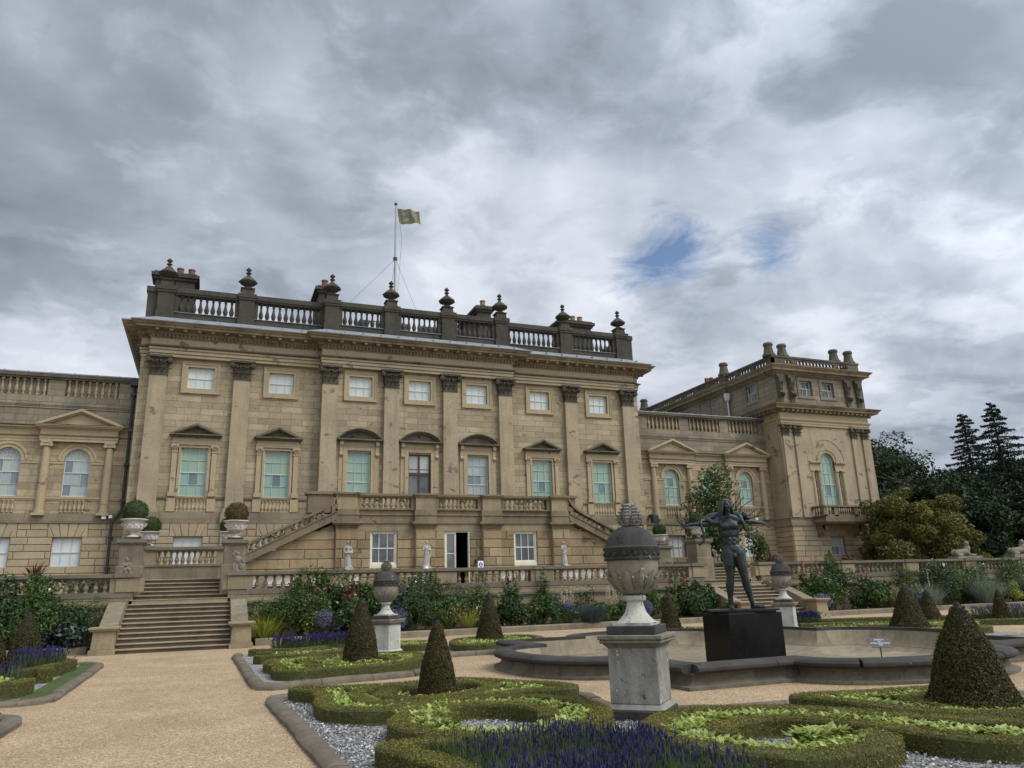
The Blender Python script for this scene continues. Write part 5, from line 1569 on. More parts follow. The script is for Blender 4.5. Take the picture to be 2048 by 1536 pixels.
def sphinx(label, loc):
    t0 = thing('sphinx', label, 'statue', (0, 0, 0))
    B = chain([(-.75, 0, .2, .17), (-.3, 0, .24, .2), (.15, 0, .26, .2)]); EL = [((-.72, .1, .2), (.26, .14, .22), None), ((-.72, -.1, .2), (.26, .14, .22), None)]
    B += chain([(.15, .0, .3, .2), (.28, 0, .5, .17), (.3, 0, .62, .1)]); EL += [((.31, 0, .78), (.11, .11, .14), None), ((.24, 0, .72), (.1, .16, .17), None), ((.33, .08, .48), (.07, .07, .07), None), ((.33, -.08, .48), (.07, .07, .07), None)]
    for s_ in (-.12, .12): B += chain([(.1, s_, .18, .1), (.3, s_, .09, .075), (.72, s_, .07, .065)]); B += chain([(-.75, s_*1.5, .08, .09), (-.4, s_*1.5, .07, .065)])
    blob('figure', B, M['urngrey'], t0, .025, 1, EL)
    q = MB(); q.box(-1.05, 1.0, -.36, .36, -.22, .02); q.box(-1.2, 1.15, -.5, .5, -.3, -.22); q.box(-1.1, 1.05, -.42, .42, -1.2, -.3); q.build('plinth', M['urngrey'], t0)
    place(t0, loc, 0)
sphinx('reclining stone sphinx on the terrace wall before dark trees', (46.7, 33.2, 2.85))
sphinx('stone sphinx partly hidden behind the rounded olive green shrub', (41.9, 33.2, 2.78))

# ------------------------------------------------------------------ urns
def lob(a, h): return 1+(.05*math.cos(8*a) if .66 < h < 1.0 else 0)
ru = thing('roof_urn', '', 'urn', (0, 0, 0), 0, 'stone urns along the roof balustrade')
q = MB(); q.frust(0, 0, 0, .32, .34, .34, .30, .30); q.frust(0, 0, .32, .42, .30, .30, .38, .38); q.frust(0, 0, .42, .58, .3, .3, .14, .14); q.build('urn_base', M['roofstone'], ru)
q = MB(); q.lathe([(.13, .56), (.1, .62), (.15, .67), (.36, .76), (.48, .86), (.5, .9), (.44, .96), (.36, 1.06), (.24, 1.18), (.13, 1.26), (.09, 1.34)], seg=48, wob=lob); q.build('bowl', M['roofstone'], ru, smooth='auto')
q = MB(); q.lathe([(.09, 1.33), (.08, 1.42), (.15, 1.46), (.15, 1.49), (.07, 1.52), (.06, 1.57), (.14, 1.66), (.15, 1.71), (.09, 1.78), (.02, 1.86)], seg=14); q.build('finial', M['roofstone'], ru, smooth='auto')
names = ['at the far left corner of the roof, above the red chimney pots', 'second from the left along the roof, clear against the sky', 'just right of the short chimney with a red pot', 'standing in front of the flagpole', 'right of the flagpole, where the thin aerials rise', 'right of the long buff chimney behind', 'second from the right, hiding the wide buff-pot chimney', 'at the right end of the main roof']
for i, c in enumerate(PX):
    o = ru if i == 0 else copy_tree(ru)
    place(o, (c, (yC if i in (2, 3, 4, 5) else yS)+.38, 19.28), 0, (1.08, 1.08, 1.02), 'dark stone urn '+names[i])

fp = thing('flagpole', 'tall pale flagpole with wire stays on the mansion roof', 'flagpole', (11.58, 52, 19))
q = MB(); q.tube((11.58, 52, 18), (11.58, 52, 26), .11, .09, 10); q.tube((11.58, 52, 26), (11.58, 52, 30.5), .085, .065, 10); q.build('pole', M['poleblue'], fp, smooth='auto')
q = MB(); q.lathe([(.03, 0), (.11, .06), (.13, .14), (.08, .24), (.01, .28)], 11.58, 52, 30.45, 12); q.build('truck', M['iron'], fp, smooth='auto')
q = MB(); q.tube((11.58, 52, 25.9), (11.58, 52, 26.1), .16, seg=10); q.build('collar', M['iron'], fp)
for e_ in ((7.6, 52, 21.3), (13.8, 52, 20.6), (11.58, 57, 19.5)):
    q = MB(); q.tube((11.58, 52, 26), e_, .010, seg=5); q.build('stay', M['iron'], fp)
q = MB(); q.tube((11.68, 51.9, 30.3), (12.0, 51.7, 27.6), .012, seg=4); q.tube((12.0, 51.7, 27.6), (11.68, 51.9, 22), .012, seg=4); q.build('halyard', M['iron'], fp)
# flag
m, nt_, b_ = newmat('flagcloth', .8)
tcn = N(nt_, 'ShaderNodeUVMap')
uv = N(nt_, 'ShaderNodeSeparateXYZ', {0: tcn.outputs[0]})
def band(v, a, b2): return MATH(nt_, 'MULTIPLY', MATH(nt_, 'GREATER_THAN', v, a), MATH(nt_, 'LESS_THAN', v, b2))
wv_ = MATH(nt_, 'ADD', uv.outputs[1], MATH(nt_, 'MULTIPLY', MATH(nt_, 'SINE', MATH(nt_, 'MULTIPLY', uv.outputs[0], 9.0)), .035))
f1 = MATH(nt_, 'MULTIPLY', band(wv_, .60, .82), band(uv.outputs[0], .14, .9))
f2 = MATH(nt_, 'MULTIPLY', band(wv_, .20, .40), band(uv.outputs[0], .18, .46))
f3 = MATH(nt_, 'MULTIPLY', band(wv_, .30, .62), band(uv.outputs[0], .58, .88))
nn_ = NOISE(nt_, tcn.outputs[0], 9, 4, .6)
c_ = MIX(nt_, MATH(nt_, 'MAXIMUM', f1, f3), (.25, .235, .11, 1), MIX(nt_, RAMP(nt_, nn_, .4, .6), (.20, .20, .22, 1), (.36, .35, .26, 1)))
c_ = MIX(nt_, f2, c_, (.33, .37, .47, 1))
nt_.links.new(c_, b_.inputs['Base Color'])
tr_ = N(nt_, 'ShaderNodeBsdfTranslucent', {'Color': c_}); mx_ = N(nt_, 'ShaderNodeMixShader', {0: .35, 1: b_.outputs[0], 2: tr_.outputs[0]})
nt_.links.new(mx_.outputs[0], nt_.nodes['Material Output'].inputs['Surface'])
vs = []; fs = []; uvs = []; NX, NY = 30, 14
for i in range(NX+1):
    for j in range(NY+1):
        u, v = i/NX, j/NY
        x = 11.72+u*1.65+.12*(1-v)
        z = 28.05+v*2.05-.12*u*v*2-.10*(1-u)*0-.25*(1-v)*(u-.3)*-1.2
        z = 30.25-(1-v)*(1.25-.2*u)-.10*math.sin(u*2.6)-.1*u
        y = 51.9+.16*math.sin(u*7+v*1.2)+.07*math.sin(u*15+v*3)-.3*u
        if i == NX: x += .07*math.sin(j*2.3)-.05
        vs.append((x, y, z)); uvs.append((u, v))
for i in range(NX):
    for j in range(NY): fs.append((i*(NY+1)+j, (i+1)*(NY+1)+j, (i+1)*(NY+1)+j+1, i*(NY+1)+j+1))
me = bpy.data.meshes.new('flag'); me.from_pydata(vs, [], fs); ul = me.uv_layers.new(name='UVMap')
for lp in me.loops: ul.data[lp.index].uv = uvs[lp.vertex_index]
tag(finish('flag', me, M['flagcloth'], None, True), 'yellow and grey patterned flag with frayed edge flying from the roof flagpole', 'flag')

# white planters with clipped balls
pl0 = thing('planter', '', 'planter', (0, 0, 0), 0, 'white urn planters on the piers')
q = MB(); q.lathe([(.24, 0), (.24, .04), (.2, .06), (.1, .12), (.085, .17), (.12, .2), (.11, .22)], seg=20); q.build('foot', M['marble'], pl0, smooth='auto')
def lob2(a, h): return 1+.035*math.cos(14*a)*(1 if h < .5 else 0)
q = MB(); q.lathe([(.1, .22), (.26, .27), (.33, .34), (.34, .38), (.33, .42), (.34, .55), (.42, .64), (.5, .67), (.5, .7), (.46, .71), (.4, .66), (.2, .62)], seg=42, wob=lob2); 
for i in range(10):
    a = i/10*2*PI
    q.obox((.345*math.cos(a), .345*math.sin(a), .48), .03, .055, .055, a)
q.build('bowl', M['marble'], pl0, smooth='auto')
q = MB(); 
for s_ in (-1, 1): q.tube((s_*.34, 0, .4), (s_*.45, 0, .5), .03); q.tube((s_*.45, 0, .5), (s_*.36, 0, .58), .03)
q.build('handle', M['marble'], pl0)
def leafmesh(name, P, size, m, parent=None, bias=None, aspect=.55, nrm=None, flat=0.0, seed=None):
    """thousands of small leaf blades at points P (numpy n x 3)"""
    r_ = np.random.default_rng(len(P)+17 if seed is None else seed)
    P = np.asarray(P, float); n = len(P)
    d = r_.normal(size=(n, 3))
    if nrm is not None: d = d*flat+np.asarray(nrm)
    elif bias is not None: d = d*(1-flat)+np.asarray(bias)
    d /= np.linalg.norm(d, axis=1, keepdims=True)+1e-9
    t_ = np.cross(d, r_.normal(size=(n, 3))); t_ /= np.linalg.norm(t_, axis=1, keepdims=True)+1e-9
    b2 = np.cross(d, t_)
    s_ = (np.asarray(size)*r_.uniform(.6, 1.3, n))[:, None]
    V = np.empty((n, 4, 3))
    V[:, 0] = P-t_*s_*.5; V[:, 1] = P+b2*s_*aspect*.5+d*s_*.12; V[:, 2] = P+t_*s_*.5; V[:, 3] = P-b2*s_*aspect*.5+d*s_*.12
    return quadmesh(name, V, m, parent)
def quadmesh(name, V, m, parent=None):
    n = len(V)
    me = bpy.data.meshes.new(name)
    me.vertices.add(n*4); me.vertices.foreach_set('co', V.reshape(-1).astype(np.float32))
    me.loops.add(n*4); me.loops.foreach_set('vertex_index', np.arange(n*4, dtype=np.int32))
    me.polygons.add(n); me.polygons.foreach_set('loop_start', np.arange(0, n*4, 4, dtype=np.int32))
    try: me.polygons.foreach_set('loop_total', np.full(n, 4, dtype=np.int32))
    except Exception: pass
    me.update(calc_edges=True)
    return finish(name, me, m, parent)
def sphere_pts(n, r, jit=.06, c=(0, 0, 0), sq=(1, 1, 1)):
    d = rng.normal(size=(n, 3)); d /= np.linalg.norm(d, axis=1, keepdims=True)
    return d*np.asarray(sq)*r*(1+rng.uniform(-jit*1.6, jit, (n, 1)))+np.asarray(c), d
def ball(label, loc, r, m, sq=(1, 1, .95)):
    t0 = thing('box_ball', label, 'topiary', (0, 0, 0), 0, 'clipped box balls in the white planters')
    P, d = sphere_pts(3600, r, .07, (0, 0, r*.85), sq)
    leafmesh('foliage', P, .05, M[m], t0, nrm=d, flat=.8)
    q = MB(); q.lathe([(.02, 0), (r*.7, .12*r), (r*.9, r*.7), (r*.78, r*1.3), (r*.4, r*1.62), (.02, r*1.68)], seg=14); q.build('inner_growth', M['bark'], t0)
    q = MB(); q.tube((0, 0, -.2), (0, 0, .1), .05); q.build('stem', M['bark'], t0)
    place(t0, loc)
PLN = [(-2.8, 33.41, 4.04, 1.0, 'on the front pier left of the left stairs', 'ball', .46), (.97, 33.41, 4.0, 1.0, 'on the front pier where the left stair rail begins', 'ballbrown', .46),
       (-2.55, 38.9, 4.05, .92, 'half hidden behind the front left planter', 'ball', .42), (.84, 38.9, 4.05, .92, 'half hidden behind the planter with the brown ball', 'ball', .42),
       (22.95, 36.4, 3.72, .85, 'on the slender pier left of the climbing tree', 'ball', .36), (23.4, 33.43, 3.86, .9, 'behind the raised arm of the bronze figure', 'ball', .42), (22.3, 38.0, 4.2, .95, 'behind the lid of the big near urn', 'ball', .45)]
for i, (x, y, z, s_, w_, bm2, r) in enumerate(PLN):
    o = pl0 if i == 0 else copy_tree(pl0)
    place(o, (x, y, z), i*.3, s_, 'ornate white urn planter '+w_)
    ball(('brown-tinged' if bm2 == 'ballbrown' else 'dark green')+' clipped ball in the planter '+w_, (x, y, z+.62*s_), r, bm2)

# big lidded garden urns on pedestals
def gurn(label, plabel, loc, rz, s_, mats, seed):
    stone_, pale, black = mats
    t0 = thing('garden_urn', label, 'urn', (0, 0, 0), 0, 'lidded stone urns on pedestals')
    q = MB(); q.box(-.36, .36, -.36, .36, 0, .115); q.build('plinth', M[black], t0, bevel=.012)
    q = MB(); q.frust(0, 0, .115, .15, .28, .28, .28, .28)
    pr = [(.30, .15), (.22, .21), (.155, .29), (.125, .38), (.12, .43), (.165, .45), (.175, .48), (.16, .51), (.12, .52)]
    q.lathe(pr, seg=28); q.build('foot', M[pale], t0, smooth='auto')
    q = MB(); q.lathe([(.1, .52), (.2, .56), (.28, .63), (.345, .73), (.375, .83), (.385, .95), (.385, 1.0)], seg=40)
    for i in range(12):
        a = i/12*2*PI; d = Vector((math.cos(a), math.sin(a), 0)); u = Vector((-d.y, d.x, 0))
        pts = [(.15, .54), (.26, .61), (.34, .72), (.37, .8), (.40, .845)]
        for k_, w_ in ((1.0, .05), (.0, .02)):
            vv = []
            for (r, z), ww in zip(pts, (.5, .9, 1.1, .9, .3)):
                for sg in (-1, 0, 1):
                    vv.append(d*(r+.016+(.03 if sg == 0 else 0)) + u*(sg*w_*1.3*ww) + Vector((0, 0, z)))
            ff = []
            for j in range(4):
                ff += [(j*3, j*3+1, j*3+4, j*3+3), (j*3+1, j*3+2, j*3+5, j*3+4)]
            q.add(vv, ff)
        a2 = a+PI/12; d2 = Vector((math.cos(a2), math.sin(a2), 0))
        q.tube(d2*.19+Vector((0, 0, .55)), d2*.345+Vector((0, 0, .70)), .012, .016, 6); q.tube(d2*.345+Vector((0, 0, .70)), d2*.385+Vector((0, 0, .76)), .016, .02, 6)
    q.build('bowl', M['urnbowl'], t0, smooth='auto')
    q = MB(); q.lathe([(.385, .99), (.42, 1.0), (.425, 1.02), (.40, 1.035), (.405, 1.12), (.43, 1.15), (.43, 1.17), (.40, 1.185)], seg=40)
    for i in range(16):
        a = i/16*2*PI; d = Vector((math.cos(a), math.sin(a), 0)); u = Vector((-d.y, d.x, 0))
        c = d*.41+Vector((0, 0, 1.078))
        q.tube(c-d*.01, c+d*.016, .036, .026, 8)
        q.tube(c+u*.04-Vector((0, 0, .02))-d*.01, c+u*.075+Vector((0, 0, .02))+d*.008, .013, seg=5)
    q.build('band', M['urnblack'], t0, smooth='auto')
    q = MB(); q.lathe([(.40, 1.18), (.385, 1.22), (.35, 1.31), (.285, 1.39), (.19, 1.45), (.1, 1.475), (.07, 1.47)], seg=40); q.build('lid', M['urnblack'], t0, smooth='auto')
    q = MB()
    q.lathe([(.06, 1.45), (.12, 1.49), (.15, 1.56), (.135, 1.63), (.10, 1.70), (.05, 1.76), (.012, 1.80)], seg=16, wob=lambda a, h: 1+.12*math.sin(a*5+h*40))
    for k_ in range(6):
        for i in range(10-k_):
            a = (i+.5*(k_ % 2))/(10-k_)*2*PI; r = (.125, .15, .14, .118, .085, .05)[k_]; z = 1.48+k_*.048
            leafstrip(q, (r*.97*math.cos(a), r*.97*math.sin(a), z), (-math.sin(a), math.cos(a), 0), (math.cos(a), math.sin(a), 0), .085, .075, .006)
    q.build('finial', M[stone_], t0)
    place(t0, (loc[0], loc[1], loc[2]+1.02*s_), rz, (.88*s_, .88*s_, .93*s_))
    t1 = thing('urn_pedestal', plabel, 'pedestal', (0, 0, 0), 0, 'pedestals of the garden urns')
    q = MB(); q.box(-.42, .42, -.42, .42, -.02, .14); q.build('base', M[black], t1, bevel=.015)
    q = MB(); q.frust(0, 0, .14, .2, .415, .415, .36, .36); q.box(-.35, .35, -.35, .35, .2, .87); q.build('shaft', M[stone_ if s_ >= 1 else pale], t1, bevel=.012)
    q = MB(); q.frust(0, 0, .86, .92, .35, .35, .41, .41); q.box(-.44, .44, -.44, .44, .92, .965); q.box(-.46, .46, -.46, .46, .965, 1.02); q.build('cap', M['urngrey'], t1, bevel=.01)
    place(t1, loc, rz, (.9*s_, .9*s_, s_))
gurn('large weathered urn with black domed lid and pine finial, nearest of the three', 'lichen-spotted grey pedestal under the large near urn, black at its foot', (5.25, 9.05, .0), R(45), 1.0, ('urnstone', 'urnpale', 'urnblack'), 1)
gurn('lidded urn with pale foot beyond the tall yew cone, between flower border and near beds', 'whitish pedestal beside the tall yew cone', (4.62, 21.4, .0), R(45), .94, ('urngrey', 'urnpale', 'urnblack'), 2)
gurn('lidded urn with brown conical lid right of the bronze figure', 'pale pedestal between black plinth and right stairs', (18.15, 21.4, .0), R(40), .94, ('urngrey', 'urnpale', 'urnblack'), 3)

# ------------------------------------------------------------------ pool
pool = thing('fountain_pool', 'dry lobed stone pool with dark rounded rim around the bronze figure', 'pool', (11.5, 15.15, 0))
path = poolpath
q = MB(); q.sweep([(.18, 0), (.18, .055), (.08, .075), (.03, .13), (.02, .19), (.06, .235)], path, True); q.build('outer_wall', M['poolout'], pool, smooth='auto')
q = MB(); P2 = path+[path[0]]; i = 0
while i < len(P2)-1:
    j = i+1; L_ = math.dist(P2[i], P2[j])
    while j < len(P2)-1 and (L_ < 1.15 or (j+1 < len(P2) and (Vector(P2[j])-Vector(P2[j-1])).angle(Vector(P2[j+1])-Vector(P2[j])) > .3)): j += 1; L_ += math.dist(P2[j-1], P2[j])
    seg_ = [Vector(p_) for p_ in P2[i:j+1]]
    seg_[0] = seg_[0].lerp(seg_[1], .012/max(.02, (seg_[1]-seg_[0]).length))
    hz_ = random.uniform(-.004, .004)
    q.sweep([(.06, .232), (.15, .25), (.19, .29), (.19, .33+hz_), (.14, .37+hz_), (.06, .382+hz_), (-.16, .39+hz_), (-.2, .385), (-.21, .31)], [tuple(p_) for p_ in seg_]); i = j
q.build('rim', M['poolrim'], pool, smooth='auto')
q = MB(); q.sweep([(-.205, .318), (-.24, .25), (-.30, .11), (-.42, -.04), (-.62, -.15), (-.9, -.205), (-1.15, -.22)], path, True)
inn = []
for kq in range(4):
    ca, sa = math.cos(kq*PI/2), math.sin(kq*PI/2)
    inn += [(11.5+x*ca-y*sa, 15.15+x*sa+y*ca) for x, y in [(-3.2, -3.2), (-1.4, -3.2), (-1.2, -4.1), (-.6, -4.6), (0, -4.7), (.6, -4.6), (1.2, -4.1), (1.4, -3.2)]]
q.add([(x, y, -.222) for x, y in inn], [tuple(range(len(inn)))])
q.build('basin', M['pool'], pool, smooth='auto')

# small lettered sign standing in the pool
def text(body, size, m, parent, loc, rot, name='lettering', align='CENTER', ext=.001):
    cu = bpy.data.curves.new('t', 'FONT'); cu.body = body; cu.size = size; cu.align_x = align; cu.align_y = 'CENTER'; cu.extrude = ext; cu.space_line = .92
    o = bpy.data.objects.new('t', cu); link(o)
    dg = bpy.context.evaluated_depsgraph_get()
    me = bpy.data.meshes.new_from_object(o.evaluated_get(dg)); bpy.data.objects.remove(o)
    t2 = finish(name, me, M[m], parent); t2.location = loc; t2.rotation_euler = rot
    return t2
sg = thing('sign', 'small tilted black sign with white lettering on a short post in the dry pool', 'sign', (0, 0, 0))
q = MB(); q.tube((0, 0, -.2), (0, .02, .16), .014); q.build('post', M['iron'], sg)
tilt = R(-38)
q = MB(); q.box(-.2, .2, -.13, .13, -.006, .006); o = q.build('panel', M['signblack'], sg); o.matrix_parent_inverse = Matrix(); o.location = (0, .02, .22); o.rotation_euler = (R(50), 0, 0)
text('ORPHEUS\nBY\nASTRID ZYDOWER\n1984', .05, 'signwhite', sg, (0, .014, .229), (R(50), 0, 0))
place(sg, (14.5, 14.05, -.02), R(-30), 1.0)

# notice by the door
ns = thing('notice', 'blue and white notice board by the porch door', 'notice', (0, 0, 0))
q = MB(); q.box(-.16, .16, -.015, .015, 1.02, 1.44); q.build('board', M['signwhite'], ns)
q = MB(); q.tube((0, -.016, 1.26), (0, -.022, 1.26), .11, seg=24); q.build('roundel', M['signblue'], ns)
q = MB(); q.tube((0, -.024, 1.30), (0, -.026, 1.30), .026, seg=12); q.poly([(-.05, 1.19), (.05, 1.19), (.035, 1.26), (-.035, 1.26)], TY(-.0255), 0, .002); q.build('figure_mark', M['signwhite'], ns)
q = MB(); q.box(-.12, .12, -.019, -.015, 1.06, 1.11); q.build('lower_band', M['signblue'], ns)
q = MB(); q.tube((0, .02, 0), (0, .02, 1.5), .02); q.lathe([(.01, 0), (.045, .04), (.01, .09)], 0, .02, 1.48, 10); q.build('post', M['iron'], ns)
place(ns, (12.42, 36.0, 1.62), R(15), 1.0)

# ------------------------------------------------------------------ café on the terrace
ch = thing('cafe_chair', '', 'chair', (0, 0, 0), 0, 'white chairs on the terrace')
q = MB(); q.box(-.21, .21, -.2, .22, .42, .46); q.build('seat', M['cane'], ch, bevel=.02)
q = MB(); K = 10; pts = [(-.2, .5), (.2, .5), (.21, .68)]+[(.21*math.cos(PI*i/K), .68+.14*math.sin(PI*i/K)) for i in range(1, K)]+[(-.21, .68)]
q.poly(pts, lambda u, d, z: (u, .21+d-.12*(abs(u)/.21)**2+(z-.5)*.15, z), 0, .02); q.build('backrest', M['hat'], ch)
for x, y in ((-.19, -.18), (.19, -.18), (-.19, .2), (.19, .2)): q = MB(); q.tube((x, y, 0), (x*.95, y*.95, .43), .013); q.build('leg', M['iron'], ch)
tb = thing('cafe_table', '', 'table', (0, 0, 0), 0, 'small tables on the terrace')
q = MB(); q.lathe([(.02, 0), (.36, 0), (.37, .015), (.36, .03), (.02, .03)], 0, 0, .70, 24); q.build('tabletop', M['cane'], tb)
q = MB(); q.tube((0, 0, .02), (0, 0, .7), .025); q.build('column', M['iron'], tb)
q = MB(); q.lathe([(.24, 0), (.24, .02), (.05, .05)], seg=16); q.build('foot', M['iron'], tb)
CH = [(1.75, 34.3), (2.45, 34.3), (2.78, 34.3), (3.2, 34.2), (4.15, 34.4), (5.95, 34.4), (9.9, 34.3), (12.95, 34.3), (13.3, 34.3), (13.95, 34.3), (14.3, 34.3), (16.2, 34.3), (16.55, 34.3), (17.1, 34.3), (17.45, 34.3), (18.1, 34.3)]
where = ['leftmost, beside the right-hand stair pier', 'left one of the first pair', 'right one of the first pair', 'alone right of the first pair', 'behind red hollyhocks', 'below the statue with the tray', 'right of the person in blue', 'first of the four left of the right window', 'second of the four below the right window', 'third of the four below the right window', 'last of the four below the right window', 'first of five near the slim statue', 'second of five near the slim statue', 'third of five near the slim statue', 'fourth of five near the slim statue', 'last of five, beside the big urn']
for i, ((x, y), w_) in enumerate(zip(CH, where)):
    o = ch if i == 0 else copy_tree(ch)
    place(o, (x, y, 1.655), PI+.15*math.sin(i*2.7), 1.0, 'white round-backed chair behind the terrace balusters, '+w_)
for i, (x, y, w_) in enumerate(((2.3, 35.1, 'by the left white chairs'), (8.5, 34.6, 'in front of the seated people'), (13.6, 35.1, 'by the four chairs near the right window'), (16.9, 35.2, 'by the five chairs near the slim statue'))):
    o = tb if i == 0 else copy_tree(tb)
    place(o, (x, y, 1.655), 0, 1.0, 'small round table on the terrace '+w_)
def seated(label, loc, rz, shirt, hat):
    t0 = thing('person', label, 'person', (0, 0, 0))
    B = []; EL = [((0, .02, .52), (.17, .13, .14), None), ((0, .05, .72), (.16, .11, .2), None), ((0, .04, .88), (.19, .1, .11), None)]
    B += chain([(0, .02, .95, .055), (0, .0, 1.03, .05)]); EL += [((0, -.02, 1.14), (.078, .098, .12), None)]
    B += [(0, -.115, 1.13, .018), (-.08, -.01, 1.13, .02), (.08, -.01, 1.13, .02), (0, -.1, 1.08, .025)]
    for s_ in (-1, 1):
        B += chain([(s_*.1, 0, .5, .09), (s_*.12, -.4, .5, .065), (s_*.12, -.42, .1, .045), (s_*.12, -.52, .05, .04)])
        B += chain([(s_*.21, .04, .88, .055), (s_*.25, -.02, .64, .045), (s_*.13, -.24, .72, .033)])
        B += hand((s_*.13, -.24, .72), (-.4*s_, -.9, .1), (0, 0, 1), .9, .4)
    blob('body', B, M['skin'], t0, .012, 1, EL)
    Sh = chain([(-.2, .04, .88, .065), (-.26, -.02, .64, .056)])+chain([(.2, .04, .88, .065), (.26, -.02, .64, .056)])
    blob('shirt', Sh, M[shirt], t0, .014, 1, [((0, .02, .56), (.185, .145, .16), None), ((0, .05, .72), (.175, .125, .21), None), ((0, .04, .87), (.2, .115, .1), None)])
    Tr = []
    for s_ in (-1, 1): Tr += chain([(s_*.1, 0, .5, .1), (s_*.12, -.4, .5, .075), (s_*.12, -.42, .12, .055)])
    blob('trousers', Tr, M['trouser'], t0, .014, 1)
    if hat: blob('hat', [(0, .0, 1.22, .105)], M['hat'], t0, .012, 1, [((0, -.03, 1.2), (.16, .17, .018), None)])
    else: blob('hair', [], M['hairdark'], t0, .012, 1, [((0, .01, 1.18), (.09, .108, .1), None)])
    place(t0, loc, rz)
seated('person in blue shirt and pale hat seated on the terrace, back to the balusters', (9.42, 35.0, 1.5), PI-.2, 'shirtblue', True)
seated('dark-haired person seated on the terrace beside the urn with pale foot', (7.72, 35.5, 1.68), PI+.4, 'trouser', False)
for x, y, rz_, w_ in ((9.42, 35.0, PI-.2, 'under the person in blue'), (7.72, 35.5, PI+.4, 'under the dark-haired person')):
    place(copy_tree(ch), (x, y, 1.655), rz_, .98, 'white chair on the terrace '+w_)

# ------------------------------------------------------------------ parterre
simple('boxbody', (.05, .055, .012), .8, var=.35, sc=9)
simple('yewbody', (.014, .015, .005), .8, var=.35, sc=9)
def crom(p, step=.07):
    """smooth a polyline"""
    P = [Vector(q) for q in p]
    P = [P[0]*2-P[1]]+P+[P[-1]*2-P[-2]]
    out = []
    for i in range(1, len(P)-2):
        a, b_, c, d = P[i-1:i+3]
        n = max(2, int((c-b_).length/step))
        for k_ in range(n):
            t_ = k_/n
            out.append(.5*((2*b_)+(c-a)*t_+(2*a-5*b_+4*c-d)*t_*t_+(3*b_-a-3*c+d)*t_**3))
    out.append(P[-2])
    return [(q.x, q.y) for q in out]

def stripmesh(name, V, m, parent=None, mats=None, mi=None):
    """V: (n, k, 2, 3) ribbons of k cross-sections"""
    n, k_ = V.shape[:2]
    me = bpy.data.meshes.new(name)
    me.vertices.add(n*k_*2); me.vertices.foreach_set('co', V.reshape(-1).astype(np.float32))
    f = []
    for j in range(k_-1): f.append([2*j, 2*j+1, 2*j+3, 2*j+2])
    F = (np.arange(n)[:, None, None]*(k_*2)+np.array(f)[None]).reshape(-1, 4)
    me.loops.add(F.size); me.loops.foreach_set('vertex_index', F.reshape(-1).astype(np.int32))
    me.polygons.add(len(F)); me.polygons.foreach_set('loop_start', np.arange(0, F.size, 4, dtype=np.int32))
    try: me.polygons.foreach_set('loop_total', np.full(len(F), 4, dtype=np.int32))
    except Exception: pass
    me.update(calc_edges=True)
    return finish(name, me, m, parent)

def ribbons(P, az, L, W, el0, el1, prof, k_=4, jit=.0):
    """arching blades from points P: azimuth az, length L, start/end elevation"""
    n = len(P); t_ = np.linspace(0, 1, k_)
    V = np.zeros((n, k_, 2, 3)); pos = np.array(P, float).copy()
    el = el0[:, None]+(el1-el0)[:, None]*t_[None]
    dx, dy = np.cos(az), np.sin(az)
    for j in range(k_):
        if j:
            e = (el[:, j]+el[:, j-1])/2; s_ = L/(k_-1)
            pos = pos+np.stack([dx*np.cos(e)*s_, dy*np.cos(e)*s_, np.sin(e)*s_], 1)
        w_ = (W*prof[j]/2)[:, None]
        sd = np.stack([-dy, dx, np.zeros(n)], 1)*w_
        V[:, j, 0] = pos-sd; V[:, j, 1] = pos+sd
    return V

